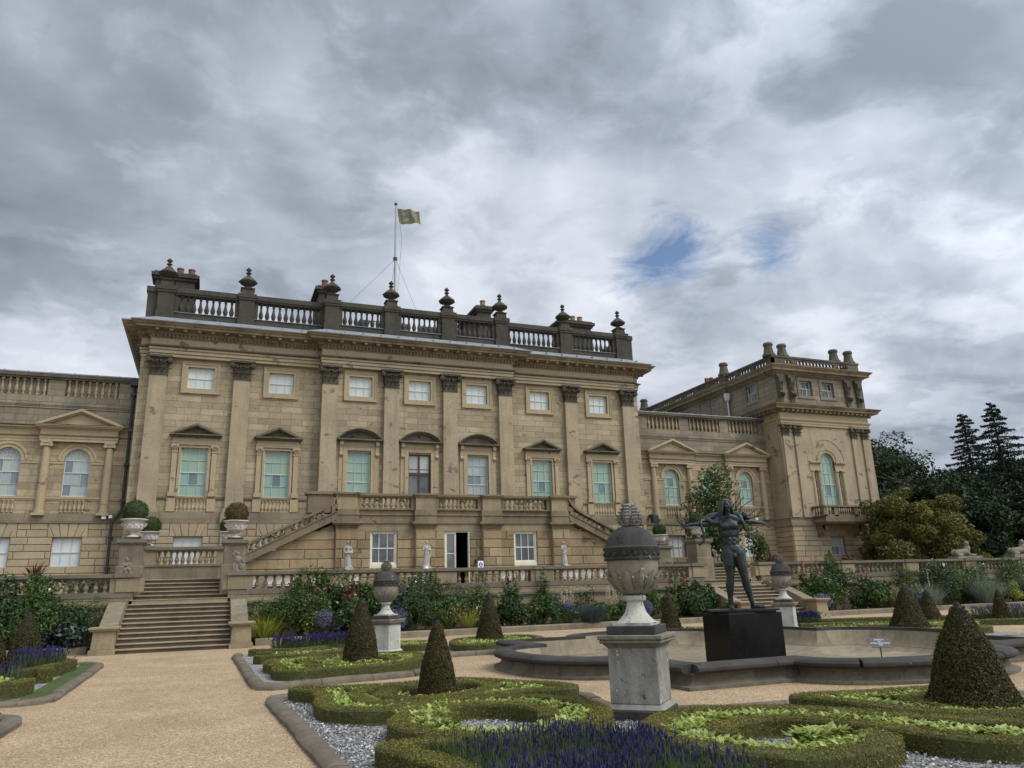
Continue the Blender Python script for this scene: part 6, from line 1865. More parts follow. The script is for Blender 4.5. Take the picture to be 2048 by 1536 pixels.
def hedge(label, pts, dens, w=.25, h=.215, z0=.02, closed=False, lsz=.027, mirror=False, group='low clipped box hedges of the parterre', mat_='box'):
    if mirror: pts = [(22.9-x, y) for x, y in pts][::-1]
    p = crom(pts)
    prof = [(-w/2-.015, z0), (-w/2, z0+.03), (-w/2, h-.03), (-w/2+.035, h-.004), (w/2-.035, h-.004), (w/2, h-.03), (w/2, z0+.03), (w/2+.015, z0)]
    mb = MB(); mb.sweep(prof, p)
    vs = []
    for (x, y, z) in mb.v:
        nz = noise.noise(Vector((x*5, y*5, z*5)))*.012+noise.noise(Vector((x*1.6, y*1.6, 3)))*.012
        vs.append((x+nz, y+nz*.7, z+(nz*.8 if z > .1 else 0)))
    # leaves on top and sides
    P = np.array(p); D = np.diff(P, axis=0); S = np.linalg.norm(D, axis=1); L = S.sum()
    n = int(L*dens*2.4); lsz = lsz*.74
    idx = rng.choice(len(D), n, p=S/L); t_ = rng.uniform(0, 1, n)[:, None]
    q = P[idx]+D[idx]*t_; u = D[idx]/S[idx][:, None]; o = np.stack([u[:, 1], -u[:, 0]], 1)
    sel = rng.uniform(0, 1, n); a = np.empty(n); z = np.empty(n); nr = np.zeros((n, 3))
    top = sel < .42
    a[top] = rng.uniform(-w/2, w/2, top.sum()); z[top] = h+rng.normal(0, .004, top.sum()); nr[top] = (0, 0, 1)
    sd = ~top; sg = np.where(rng.uniform(0, 1, n) < .5, 1, -1)
    a[sd] = (sg*(w/2+rng.normal(.003, .005, n)))[sd]; z[sd] = rng.uniform(z0, h, sd.sum()); nr[sd] = np.concatenate([o*sg[:, None], np.full((n, 1), .25)], 1)[sd]
    # end caps
    m_ = int(dens*w*2)
    for e, dr in ((0, -1), (-1, 1)):
        uu = D[e]/S[e]*dr; oo = np.array([uu[1], -uu[0]]); aa = rng.uniform(-w/2, w/2, m_)
        q = np.concatenate([q, P[e]+oo*aa[:, None]+uu*.004]); a = np.concatenate([a, np.zeros(m_)]); o = np.concatenate([o, np.tile(oo, (m_, 1))])
        z = np.concatenate([z, rng.uniform(z0, h, m_)]); nr = np.concatenate([nr, np.tile([uu[0], uu[1], .2], (m_, 1))])
    Q = np.column_stack([q+o*a[:, None], z])
    wob_ = np.array([noise.noise(Vector((x*1.6, y*1.6, 3)))*.012 for x, y, _ in Q])
    Q[:, 0] += wob_; Q[:, 2] += wob_*.8
    lo = leafmesh('box_hedge', Q, lsz, M[mat_], None, nrm=nr, flat=.75)
    # one mesh: body + leaves
    me = lo.data; me.materials.append(M['boxbody'])
    b_ = bmesh.new(); b_.from_mesh(me)
    vv = [b_.verts.new(v) for v in vs]
    for f in mb.f:
        try: nf = b_.faces.new([vv[i] for i in f]); nf.material_index = 1
        except ValueError: pass
    b_.to_mesh(me); b_.free()
    return tag(lo, label, 'hedge', group)

HG = {
 'A1': [(3.3, 12.96), (2.38, 13.05), (1.87, 13.3), (1.58, 13.45), (1.47, 13.4), (1.5, 13.12), (1.66, 12.85), (1.74, 12.6), (1.72, 12.02), (1.63, 11.53), (1.63, 11.04), (1.74, 10.66), (2.0, 10.4), (2.35, 10.34), (2.8, 10.5), (3.1, 10.78), (3.5, 10.9), (3.95, 10.85), (4.35, 10.98), (4.75, 10.95), (5.08, 10.9), (5.2, 11.16), (5.0, 11.65), (4.6, 12.3), (4.1, 13.0), (3.3, 12.96)],
 'A2': [(3.23, 12.69), (2.68, 12.72), (2.3, 12.44), (2.14, 11.83), (2.15, 11.28), (2.3, 10.9), (2.62, 10.72), (3.1, 10.95)],
 'A3': [(3.3, 12.4), (2.85, 12.29), (2.58, 12.01), (2.5, 11.64), (2.63, 11.3), (2.95, 11.08), (3.4, 11.1), (3.87, 11.36), (4.17, 11.68), (4.25, 12.11), (4.11, 12.5), (3.75, 12.62)],
 'L1': [(3.0, 10.5), (3.3, 10.6), (3.77, 10.5), (4.29, 10.24), (4.57, 9.72), (4.58, 9.06), (4.37, 8.48), (4.07, 8.12), (3.67, 7.83), (3.22, 7.74), (2.87, 7.79), (2.56, 8.0), (2.3, 8.26), (2.2, 8.56), (2.14, 8.89), (2.14, 9.16), (2.25, 9.45), (2.42, 9.8), (2.6, 10.2)],
 'L2': [(2.9, 9.95), (3.1, 10.06), (3.35, 10.07), (3.6, 9.95), (3.82, 9.68), (3.93, 9.29), (3.9, 8.89), (3.76, 8.61)],
 'L3': [(2.70, 9.15), (2.74, 9.36), (2.86, 9.48)],
 'V1': [(2.45, 7.72), (2.2, 7.86), (1.9, 7.93), (1.76, 7.85), (1.76, 7.68), (1.86, 7.45), (1.97, 7.1), (2.03, 6.79), (2.05, 6.5), (2.02, 6.1), (1.9, 5.6)],
 'V2': [(2.85, 7.38), (3.1, 7.36), (3.45, 7.46), (3.8, 7.7), (4.1, 7.95)],
 'D1': [(5.95, 6.15), (5.98, 5.95), (5.83, 5.76), (5.63, 5.66), (5.36, 5.58), (5.03, 5.57), (4.77, 5.65), (4.62, 5.82), (4.46, 6.02), (4.3, 6.32), (4.21, 6.67), (4.2, 6.98), (4.35, 7.32), (4.62, 7.67), (5.01, 8.0), (5.4, 8.14), (5.8, 8.05), (6.26, 7.78), (6.58, 7.45), (6.78, 7.1), (6.97, 6.72), (7.18, 6.35), (7.45, 6.0), (7.9, 5.7), (8.5, 5.5)],
 'D1i': [(4.82, 6.7), (4.9, 6.98), (5.2, 7.2), (5.62, 7.24), (5.95, 7.08), (6.14, 6.82), (6.3, 6.5), (6.4, 6.05), (6.46, 5.62), (6.6, 5.36), (6.82, 5.18), (7.2, 5.0)],
 'D1e': [(5.5, 6.36), (5.66, 6.40), (5.80, 6.34)],
 'D2': [(9.6, 7.9), (9.1, 7.98), (8.6, 8.1), (8.15, 8.12), (7.67, 8.3), (7.25, 8.38), (7.12, 8.3), (7.2, 8.05), (7.33, 7.75), (7.32, 7.4), (7.32, 7.1), (7.45, 6.75), (7.7, 6.4), (8.2, 6.1), (8.9, 5.9)],
 'D2r': [(8.75, 7.65), (8.35, 7.6), (8.0, 7.45), (7.86, 7.2), (7.95, 6.9), (8.2, 6.65)],
 'B1': [(4.0, 24.2), (3.53, 24.3), (3.22, 23.8), (2.53, 23.4), (2.0, 23.6), (1.7, 23.9), (1.3, 24.1)],
 'B2': [(3.9, 22.7), (2.91, 22.8), (2.2, 22.43), (1.78, 22.5), (1.4, 22.6)],
 'B3': [(3.6, 21.67), (2.9, 21.45), (2.7, 21.0), (2.31, 21.07), (1.66, 21.27), (1.3, 21.0)],
 'B4': [(3.7, 20.15), (3.0, 20.1), (2.3, 20.0), (1.78, 19.85), (1.5, 19.28), (1.45, 18.6), (1.56, 17.9), (1.5, 17.0), (1.7, 16.5), (2.4, 16.55), (3.4, 16.6), (4.13, 17.0), (4.65, 17.9), (4.9, 19.1), (4.5, 19.8), (3.7, 20.15)],
 'B5': [(3.21, 19.74), (2.56, 19.26), (2.16, 18.34), (2.23, 17.51), (2.7, 17.22), (3.55, 17.3), (4.05, 17.63), (4.1, 18.27), (3.9, 19.0)],
 'C1': [(8.5, 24.6), (7.51, 23.9), (6.88, 22.5), (6.75, 21.3), (7.3, 20.95), (8.4, 21.1), (9.2, 21.6), (9.75, 23.0), (9.6, 24.3), (8.5, 24.6)],
 'C2': [(6.6, 23.7), (6.1, 24.0), (5.5, 24.0), (5.15, 22.8), (5.4, 22.35), (6.0, 22.3), (6.6, 23.0)],
}
HL = {'A1': ('outer lobed box hedge round the near yew cone', 950), 'A2': ('second curl of box hedge left of the near yew cone', 900), 'A3': ('inner ring of box hedge at the foot of the near yew cone', 900),
      'L1': ('rounded loop of box hedge between lavender and the big urn', 1200), 'L2': ('short inner arc of box hedge inside the urn-side loop', 1200), 'L3': ('stubby box hedge end among leaves inside the urn-side loop', 1200),
      'V1': ('thick hooked box hedge at the left edge of the near lavender', 1500), 'V2': ('low box hedge along the back of the near lavender', 1400),
      'D1': ('large looping box hedge in the right foreground, nearest the camera', 1400), 'D1i': ('inner sweeping box hedge inside the right foreground loop', 1400), 'D1e': ('stubby box hedge end among leaves in the right foreground loop', 1400),
      'D2': ('box hedge around the broad yew cone at right', 1200), 'D2r': ('inner box ring at the foot of the broad right yew cone', 1200),
      'B1': ('farthest hedge row of the left bed, beside purple lavender', 350), 'B2': ('second hedge row of the left bed, in front of the lavender', 350), 'B3': ('third hedge row of the left bed, left of the tall yew cone', 400), 'B4': ('big lobed hedge ring round the tall yew cone, lowest in its bed', 550), 'B5': ('inner hedge curl at the foot of the tall yew cone', 500),
      'C1': ('rounded hedge ring round the yew cone near the flower border', 400), 'C2': ('small hedge ring left of the border-side yew cone', 350)}
for k_, pts in HG.items():
    hedge(HL[k_][0], pts, HL[k_][1], w=.25 if k_ not in ('V1', 'D1') else .29, lsz=.026 if HL[k_][1] > 800 else .034, closed=False)
hedge('hedge ring round the yew cone behind the black plinth', HG['C1'], 260, lsz=.045, mirror=True)
hedge('hedge ring round the far right yew cone beyond the pool', HG['B4'], 260, lsz=.045, mirror=True)
hedge('inner hedge curl round the far right yew cone beyond the pool', HG['B5'], 220, lsz=.045, mirror=True)
hedge('straight far hedge left of the two small right cones', [(19.2, 22.0), (21, 21.4), (23.2, 19.9), (25.5, 18.6), (28, 17.2)], 200, lsz=.05)
hedge('straight far hedge beyond the pool at the right edge', [(21.2, 24.5), (24, 23.2), (27, 21.5), (31, 19)], 180, lsz=.05)
hedge('near end of the hedge in the left bed, below pale leaves', [(-5.2, 16.3), (-3.5, 16.45), (-3.1, 16.6), (-2.95, 17.0), (-3.0, 17.3)], 600, lsz=.034, h=.3)
hedge('stepped middle hedge in the left bed', [(-4.2, 18.6), (-3.6, 19.6), (-3.3, 20.3), (-3.1, 20.0), (-3.05, 19.4)], 500, lsz=.034, h=.3)
hedge('upper hedge in the left bed, below purple lavender', [(-3.3, 20.4), (-3.1, 21.2), (-2.95, 22.3), (-3.2, 22.6)], 450, lsz=.036, h=.3)

# yew cones
def cone(label, x, y, rb, z1, n, grp='clipped yew cones', lsz=.05, tip=.10, brown=False):
    t0 = thing('topiary_cone', label, 'topiary', (0, 0, 0), 0, grp)
    z0 = .03
    H = z1-z0
    def rad(t_): return rb*((1-t_)**.86*(1-tip)+tip)*np.where(t_ < .96, 1, .75)*(1+.05*np.sin(t_*9+x))
    mb = MB(); mb.lathe([(float(rad(np.float64(t_)))*.95, z0+H*t_) for t_ in np.linspace(0, 1, 12)], seg=28)
    mb.v = [(px*(1+.05*noise.noise(Vector((px*4+x, py*4, pz*4)))), py*(1+.05*noise.noise(Vector((px*4, py*4+y, pz*4)))), pz) for px, py, pz in mb.v]
    mb.build('inner_growth', M['yewbody'], t0)
    n = int(n*1.6); t_ = 1-np.sqrt(rng.uniform(0, 1, n)); a = rng.uniform(0, 2*PI, n)
    bump = np.array([noise.noise(Vector((math.cos(q)*2+x, math.sin(q)*2+y, w_*5))) for q, w_ in zip(a, t_)])
    r = rad(t_)*(1+rng.normal(0, .013, n)+.05*bump)+np.where(rng.uniform(0, 1, n) < .012, rng.uniform(.01, .045, n), 0)
    P = np.stack([r*np.cos(a), r*np.sin(a), z0+H*t_*(1+0*a)], 1); P[:, 2] += rng.normal(0, .008, n)
    nr = np.stack([np.cos(a), np.sin(a), np.full(n, .45)], 1)
    leafmesh('foliage', P, lsz*.8, M['yew'], t0, nrm=nr, flat=.8)
    place(t0, (x, y, 0))
    return t0
cone('slim yew cone with brown tip in the near scrolled bed', 3.34, 11.78, .33, 1.2, 9000, lsz=.034, tip=.16)
cone('tall broad yew cone directly left of the lidded urn with pale foot', 3.41, 18.45, .47, 1.54, 8000, lsz=.042, tip=.15)
cone('broad dark yew cone at the right edge, closest to the camera', 8.42, 6.9, .57, 1.31, 16000, lsz=.036, tip=.06)
cone('yew cone in front of the dark red hollyhocks', 8.29, 23.3, .48, 1.55, 5000, lsz=.05, tip=.12)
cone('small yew cone between the big urn and the black plinth', 14.72, 23.1, .43, 1.32, 3500, lsz=.055)
cone('yew cone beyond the pool, left of the smaller pair', 19.42, 17.6, .62, 1.4, 6000, lsz=.05, tip=.08)
cone('small yew cone right of the beyond-pool cone', 24.2, 21.0, .42, 1.2, 2500, lsz=.06)
cone('smallest yew cone near the right edge before silver plants', 25.6, 19.3, .36, 1.15, 2500, lsz=.06)
cone('yew cone near the left edge before the yellow-green shrub', -4.2, 23.6, .5, 1.45, 5000, lsz=.05, tip=.1)
cone('yew cone cut by the left edge of the picture', -4.05, 18.9, .55, 1.35, 6000, lsz=.045, tip=.1)

# beds: slate chips, kerbs, lawns
def sheet(name, pts, m, z):
    q = MB(); q.add([(x, y, z) for x, y in pts], [tuple(range(len(pts)))])
    return tag(q.build(name, M[m]), kind='structure')
NB = [(1.15, 2.5), (1.15, 13.62), (1.35, 13.72), (3.6, 13.62), (4.7, 12.7), (5.42, 11.5), (5.3, 10.2), (5.55, 9.45), (6.4, 9.0), (7.5, 8.85), (9.4, 8.55), (11, 7.6), (12, 6.5), (12, 2.5)]
LB = [(.98, 24.4), (.98, 15.5), (1.3, 15.22), (2.64, 15.6), (4.07, 15.95), (5.1, 17.2), (5.45, 19.0), (6.0, 19.8), (7.7, 19.95), (9.4, 20.6), (10.2, 22.5), (10.2, 25.0), (1.2, 25.0)]
EB = [(-2.95, 24.4), (-2.88, 18), (-2.86, 16.1), (-9, 16.0), (-9, 24.4)]
mir = lambda P: [(22.9-x, y) for x, y in P][::-1]
sheet('slate_bed', NB, 'chips', .02); sheet('slate_bed', LB, 'chips', .02); sheet('slate_bed', EB, 'chips', .022); sheet('slate_bed', mir(LB), 'chips', .02)
sheet('lawn_strip', [(-2.47, 24.2), (-2.45, 15.55), (-9, 15.55), (-9, 16.0), (-2.86, 16.1), (-2.88, 18), (-2.95, 24.4)], 'lawn', .05)
sheet('lawn', [(-2.75, 13.6), (-2.5, 13.2), (-2.45, 11.8), (-2.75, 9), (-9, 9), (-9, 13.6)], 'lawn', .05)
def kerb(label, p, w=.21, h=.085):
    p = crom(p, .12)
    prof = [(-w/2, 0), (-w/2, h*.55), (-w*.36, h*.9), (-w*.12, h), (w*.15, h), (w*.38, h*.85), (w/2, h*.5), (w/2, 0)]
    mb = MB(); i = 0; vs = []
    while i < len(p)-1:
        j = i+1; L_ = math.dist(p[i], p[j]); want = random.uniform(.8, 1.3)
        while j < len(p)-1 and L_ < want: j += 1; L_ += math.dist(p[j-1], p[j])
        sg_ = [Vector(q_) for q_ in p[i:j+1]]; sg_[0] = sg_[0].lerp(sg_[1], min(.5, .014/max(.02, (sg_[1]-sg_[0]).length)))
        dz = random.uniform(-.008, .008); do = random.uniform(-.008, .008)
        mb.sweep([(a_+do, z_+(dz if z_ > .01 else 0)) for a_, z_ in prof], [tuple(q_) for q_ in sg_]); i = j
    for i in range(len(mb.v)):
        x, y, z = mb.v[i]
        k2 = noise.noise(Vector((x*2.3, y*2.3, 1)))*.018+noise.noise(Vector((x*9, y*9, 4)))*.008
        vs.append((x+k2, y+k2*.6, z+(k2*.8 if z > .01 else 0)))
    mb.v = vs
    return tag(mb.build('stone_edging', M['kerb'], None, smooth='auto'), label, 'edging', 'stone edgings of the beds')
kerb('long near stone edging between wide gravel path and slate chips', [(1.27, 2.5), (1.25, 7.7), (1.2, 10.3), (1.13, 12.0), (1.1, 13.3)], .24, .10)
kerb('stone edging across the far end of the near left bed', [(1.1, 13.4), (1.16, 13.72), (1.5, 13.8), (2.5, 13.78), (3.6, 13.66)])
kerb('dark stone edging right of the near scrolled bed by the pool gravel', [(3.6, 13.66), (4.75, 12.75), (5.47, 11.5), (5.35, 10.2), (5.6, 9.5), (6.4, 9.06)], .2, .06)
kerb('stone edging behind the right foreground bed', [(6.4, 9.06), (7.5, 8.92), (9.4, 8.62), (11, 7.65), (12, 6.5)], .2, .06)
kerb('stone edging on the path side of the second left bed', [(1.0, 24.3), (.93, 23.5), (.97, 20.2), (.99, 17.1), (1.02, 15.5)], .24, .11)
kerb('stone edging along the front of the second left bed', [(1.02, 15.4), (1.3, 15.2), (1.7, 15.35), (2.64, 15.56), (4.07, 15.92), (5.1, 17.15), (5.5, 19.0), (6.0, 19.78), (7.7, 19.92), (9.4, 20.55), (10.3, 22.5), (10.3, 24.6)], .24, .13)
kerb('stone edging of the left bed with its lawn strip beside the wide path', [(-3.1, 24.5), (-2.6, 24.1), (-2.46, 23.4), (-2.42, 21.0), (-2.38, 18.0), (-2.37, 16.1), (-2.45, 15.75), (-2.7, 15.56), (-3.2, 15.5), (-9, 15.48)], .24, .10)
kerb('rounded stone edging of the small lawn corner at lower left', [(-9, 13.72), (-3.2, 13.72), (-2.75, 13.66), (-2.5, 13.48), (-2.4, 13.15), (-2.38, 12.5), (-2.45, 11.2), (-2.7, 9), (-3, 6)], .26, .12)

# loose slate pieces near the edge
n = 5200
def inpoly(P, poly):
    x, y = P[:, 0], P[:, 1]; r = np.zeros(len(P), bool); j = len(poly)-1
    for i in range(len(poly)):
        xi, yi = poly[i]; xj, yj = poly[j]
        c = ((yi > y) != (yj > y)) & (x < (xj-xi)*(y-yi)/(yj-yi+1e-12)+xi); r ^= c; j = i
    return r
def scatter(poly, n):
    A = np.array(poly); lo, hi = A.min(0), A.max(0); out = np.zeros((0, 2))
    while len(out) < n:
        P = rng.uniform(lo, hi, (n, 2)); out = np.concatenate([out, P[inpoly(P, poly)]])
    return out[:n]
P = np.concatenate([scatter([(1.25, 5), (1.25, 13.5), (2.1, 13.0), (1.7, 11), (2.2, 9.5), (2.1, 8), (2.0, 5)], 7000), scatter([(2.6, 8.3), (2.7, 9.9), (3.5, 9.9), (3.8, 9.2), (3.5, 8.3)], 900), scatter([(5, 6.2), (5, 7.1), (6, 7), (7, 4.8), (7.5, 4.5), (5.5, 4.5)], 2600), scatter([(4.6, 9.2), (4.6, 11), (5.2, 10.9), (5.2, 9.5), (6.3, 8.9), (4.6, 8.1)], 1200)])
P3 = np.column_stack([P, np.full(len(P), .03)+rng.uniform(0, .012, len(P))])
tag(leafmesh('slate_chips', P3, .034, M['chipstone'], None, nrm=np.tile([0, 0, 1.0], (len(P), 1)), flat=.45, aspect=.7), kind='stuff')

# leafy infill between the hedges
def infill(poly_or_line, n, m='sage', L=.12, z=.06, width=None, closed=False, name='bedding_plants', leaves=9):
    n = int(n*1.7)
    if width:
        p = np.array(crom(poly_or_line)); D = np.diff(p, axis=0); S = np.linalg.norm(D, axis=1)
        idx = rng.choice(len(D), n, p=S/S.sum()); u = D[idx]/S[idx][:, None]
        C = p[idx]+D[idx]*rng.uniform(0, 1, (n, 1))+np.stack([u[:, 1], -u[:, 0]], 1)*rng.uniform(-width/2, width/2, (n, 1))
    else: C = scatter(poly_or_line, n)
    hgt = z+rng.uniform(.02, .10, n)
    L = L*.74
    C = np.repeat(np.column_stack([C, hgt]), leaves, 0); N_ = len(C)
    az = rng.uniform(0, 2*PI, N_); Ls = L*rng.uniform(.7, 1.35, N_)
    Ls = Ls*1.12
    V = ribbons(C, az, Ls, Ls*rng.uniform(.28, .38, N_), rng.uniform(.7, 1.35, N_), rng.uniform(-.5, .45, N_), [.25, .9, .95, .12])
    return tag(stripmesh(name, V, M[m]), kind='stuff')
infill([(2.75, 10.3), (2.5, 9.9), (2.4, 9.4), (2.4, 9.0), (2.5, 8.55), (2.75, 8.2), (3.2, 8.05), (3.65, 8.2), (4.05, 8.6), (4.25, 9.2), (4.15, 9.75), (3.8, 10.15), (3.3, 10.32), (2.9, 10.25)], 620, width=.36, L=.12)
infill([(2.35, 8.5), (2.4, 9.6), (2.8, 9.6), (2.65, 8.8)], 110, L=.13, z=.09)
infill([(2.0, 13.1), (1.92, 12.6), (1.92, 11.9), (1.87, 11.3), (1.95, 10.75), (2.3, 10.58), (2.7, 10.66)], 380, width=.26, L=.105)
infill([(2.0, 13.12), (2.6, 12.9), (3.3, 12.85), (4.0, 12.8), (4.5, 12.1), (4.75, 11.5), (4.7, 11.15), (4.2, 11.2), (3.7, 11.05)], 520, width=.3, L=.105)
infill([(2.85, 11.9), (2.8, 11.55), (3.1, 11.3), (3.6, 11.35), (3.95, 11.75)], 90, width=.14, L=.09)
infill([(2.2, 12.3), (2.35, 11.6), (2.4, 11.1), (2.7, 10.85)], 60, width=.06, L=.09)
infill([(5.75, 6.15), (5.35, 5.88), (4.95, 5.9), (4.65, 6.2), (4.5, 6.65), (4.55, 7.1), (4.9, 7.55), (5.4, 7.72), (5.95, 7.55), (6.35, 7.2), (6.6, 6.75), (6.75, 6.25), (6.95, 5.8), (7.4, 5.4), (8.0, 5.2)], 900, width=.34, L=.12)
infill([(5.2, 6.0), (5.75, 6.2), (5.6, 6.3), (5.25, 6.3)], 70, L=.14, z=.1)
infill([(7.4, 8.2), (7.62, 7.9), (7.62, 7.35), (7.7, 6.9), (7.95, 6.5), (8.4, 6.25), (8.9, 6.1)], 420, width=.28, L=.11)
infill([(7.6, 8.15), (8.2, 7.92), (8.9, 7.8), (9.4, 7.75)], 200, width=.22, L=.11)
infill([(2.6, 19.9), (1.85, 19.3), (1.75, 18.4), (1.85, 17.6), (1.85, 16.9), (2.6, 16.85), (3.5, 16.92), (4.2, 17.35), (4.45, 18.3), (4.55, 19.2), (3.9, 19.85)], 600, width=.3, L=.13, leaves=7)
infill([(2.6, 19.3), (3.4, 19.5), (3.9, 19.0), (3.8, 18.0), (3.3, 17.6), (2.7, 17.7), (2.45, 18.5)], 200, L=.12, leaves=7)
infill([(1.7, 22.1), (2.6, 22.2), (3.6, 22.3), (3.6, 22.0), (2.4, 21.5), (1.9, 21.6)], 160, L=.13, leaves=7)
infill([(7.1, 23.4), (6.95, 21.4), (8.4, 21.3), (9.1, 21.8), (9.55, 23), (9.3, 24.2), (8.5, 24.4), (7.7, 23.8)], 420, L=.13, leaves=7)
infill([(5.4, 23.8), (5.35, 22.8), (5.5, 22.5), (6, 22.5), (6.4, 23.1), (6.1, 23.8)], 160, L=.13, leaves=7)
infill(mir([(7.1, 23.4), (6.95, 21.4), (8.4, 21.3), (9.1, 21.8), (9.55, 23), (9.3, 24.2), (8.5, 24.4), (7.7, 23.8)]), 260, L=.15, leaves=6)
infill([(22.9-x, y) for x, y in ((2.6, 19.9), (1.85, 19.3), (1.75, 18.4), (1.85, 17.6), (1.85, 16.9), (2.6, 16.85), (3.5, 16.92), (4.2, 17.35), (4.45, 18.3), (4.55, 19.2), (3.9, 19.85))], 500, width=.5, L=.15, leaves=6)
infill([(18.6, 20.6), (21, 20.2), (23.5, 18.6), (23, 18.2), (20, 19.4)], 300, L=.15, leaves=6)
infill([(-5.2, 16.55), (-3.4, 16.7), (-3.15, 17.2), (-3.5, 17.8), (-5.2, 17.5)], 300, L=.15, z=.15, leaves=8)

# lavender
def lavender(poly, n, h, fm='lavflower', fl=.6, name='lavender', z0=.03, spread=.35):
    C = scatter(poly, n); nn = np.array([noise.noise(Vector((x*1.3, y*1.3, 7))) for x, y in C])
    hh = h*rng.uniform(.72, 1.1, n)*(1+.12*nn)
    az = rng.uniform(0, 2*PI, n); e0 = PI/2-np.abs(rng.normal(0, spread, n))
    base = np.column_stack([C, np.full(n, z0)])
    V = ribbons(base, az, hh, np.full(n, .0055 if h < .4 else .012), e0, e0+rng.normal(0, .1, n), [1, 1, .9, .8])
    o = tag(stripmesh(name, V, M['lavstem']), kind='stuff')
    # low leaves
    k2 = rng.choice(n, n*2); az2 = rng.uniform(0, 2*PI, n*2)
    b2 = base[k2]+np.column_stack([rng.normal(0, .02, (n*2, 2)), rng.uniform(0, h*.35, n*2)])
    V2 = ribbons(b2, az2, h*rng.uniform(.3, .55, n*2), np.full(n*2, .007 if h < .4 else .011), rng.uniform(.8, 1.5, n*2), rng.uniform(.7, 1.5, n*2), [.6, 1, 1, .2])
    tag(stripmesh(name+'_leaves', V2, M['lavstem']), kind='stuff')
    tips = V[:, -1].mean(1); dr = V[:, -1].mean(1)-V[:, -2].mean(1); dr /= np.linalg.norm(dr, axis=1, keepdims=True)
    keep = rng.uniform(0, 1, n) < np.clip(fl+nn*.9, .08, 1); T = tips[keep]; D = dr[keep]
    m_ = len(T); az = rng.uniform(0, 2*PI, m_)
    out = []
    for q in (0, PI/2):
        sd = np.stack([np.cos(az+q), np.sin(az+q), np.zeros(m_)], 1)
        L = (rng.uniform(.03, .065, m_)*(1 if h < .4 else 1.7))[:, None]; W = (.0055 if h < .4 else .014)*rng.uniform(.7, 1.3, (m_, 1))
        V3 = np.zeros((m_, 4, 2, 3))
        for j, (t_, w_) in enumerate(((-.2, .5), (.2, 1), (.6, .9), (1.0, .2))):
            c = T+D*L*t_; V3[:, j, 0] = c-sd*W*w_; V3[:, j, 1] = c+sd*W*w_
        out.append(V3)
    tag(stripmesh(name+'_flowers', np.concatenate(out), M[fm]), kind='stuff')
lavender([(2.15, 7.72), (2.85, 7.5), (3.4, 7.58), (3.85, 7.75), (4.05, 7.2), (4.0, 6.5), (4.05, 5.9), (4.1, 5.5), (3.75, 4.7), (3.3, 3.6), (1.9, 3.6), (2.12, 6.0), (2.2, 6.9)], 8500, .28, fl=.3)
lavender([(1.9, 25.0), (5.4, 25.0), (5.4, 24.4), (2.3, 23.9)], 1500, .42, name='far_lavender')
lavender([(-3.6, 22.9), (-3.1, 22.6), (-3.05, 21.4), (-3.7, 21.0), (-4.2, 22.2)], 900, .5, fl=.3, name='left_lavender')
lavender([(-3.5, 19.2), (-3.3, 18.4), (-3.5, 17.8), (-4.4, 18.0), (-4.2, 19.2)], 700, .42, fl=.3, name='left_lavender')
lavender([(19.5, 23.3), (20.6, 22.8), (20.4, 22.2), (19.4, 22.6)], 500, .45, name='far_lavender')
lavender([(25.5, 20.6), (30, 18.3), (30, 17.8), (25.5, 19.8)], 1500, .5, 'greyblue', name='far_lavender')

# ------------------------------------------------------------------ flower border along the terrace wall
def soilstrip(x0, x1):
    q = MB(); q.box(x0, x1, 29.75, 32, .005, .2); tag(q.build('border_soil', M['soil']), kind='structure')
for a, b_, w_ in ((-20, -3.4, 'left of the left stairs'), (1.75, 21.6, 'between the two stairs'), (26.9, 56, 'right of the right stairs')):
    soilstrip(a, b_)
    q = MB(); q.sweep([(-.16, 0), (-.16, .2), (-.12, .24), (.1, .24), (.15, .2), (.16, 0)], [(x, 29.6+.05*math.sin(x*.9)) for x in np.arange(a, b_+.1, .5)])
    tag(q.build('border_kerb', M['pier'], None, smooth='auto'), 'long low stone kerb of the flower border '+w_, 'kerb')

def cloud(n, rx, ry, rz, lumps=7, seed=0, z0=.0):
    """points in lumpy clusters filling an ellipsoid standing on z0"""
    r_ = np.random.default_rng(seed); P = []
    C = r_.normal(size=(lumps, 3)); C /= np.linalg.norm(C, axis=1, keepdims=True); C *= r_.uniform(.35, .8, (lumps, 1))
    C[:, 2] = np.abs(C[:, 2])*1.2-.35
    sizes = r_.uniform(.3, .52, lumps)
    k_ = r_.choice(lumps, n, p=sizes**2/np.sum(sizes**2))
    d = r_.normal(size=(n, 3)); d /= np.linalg.norm(d, axis=1, keepdims=True)
    Q = C[k_]+d*(sizes[k_]*r_.uniform(.45, 1.08, n)**.6)[:, None]
    Q = Q*np.array([rx, ry, rz])
    Q[:, 2] = z0+np.maximum(Q[:, 2]+rz*.85, .02)
    return Q, d
def dots(P, s_, m, parent, name='flowers'):
    return leafmesh(name, P, s_, M[m], parent, bias=(0, -.7, .3), flat=.3, aspect=.95)
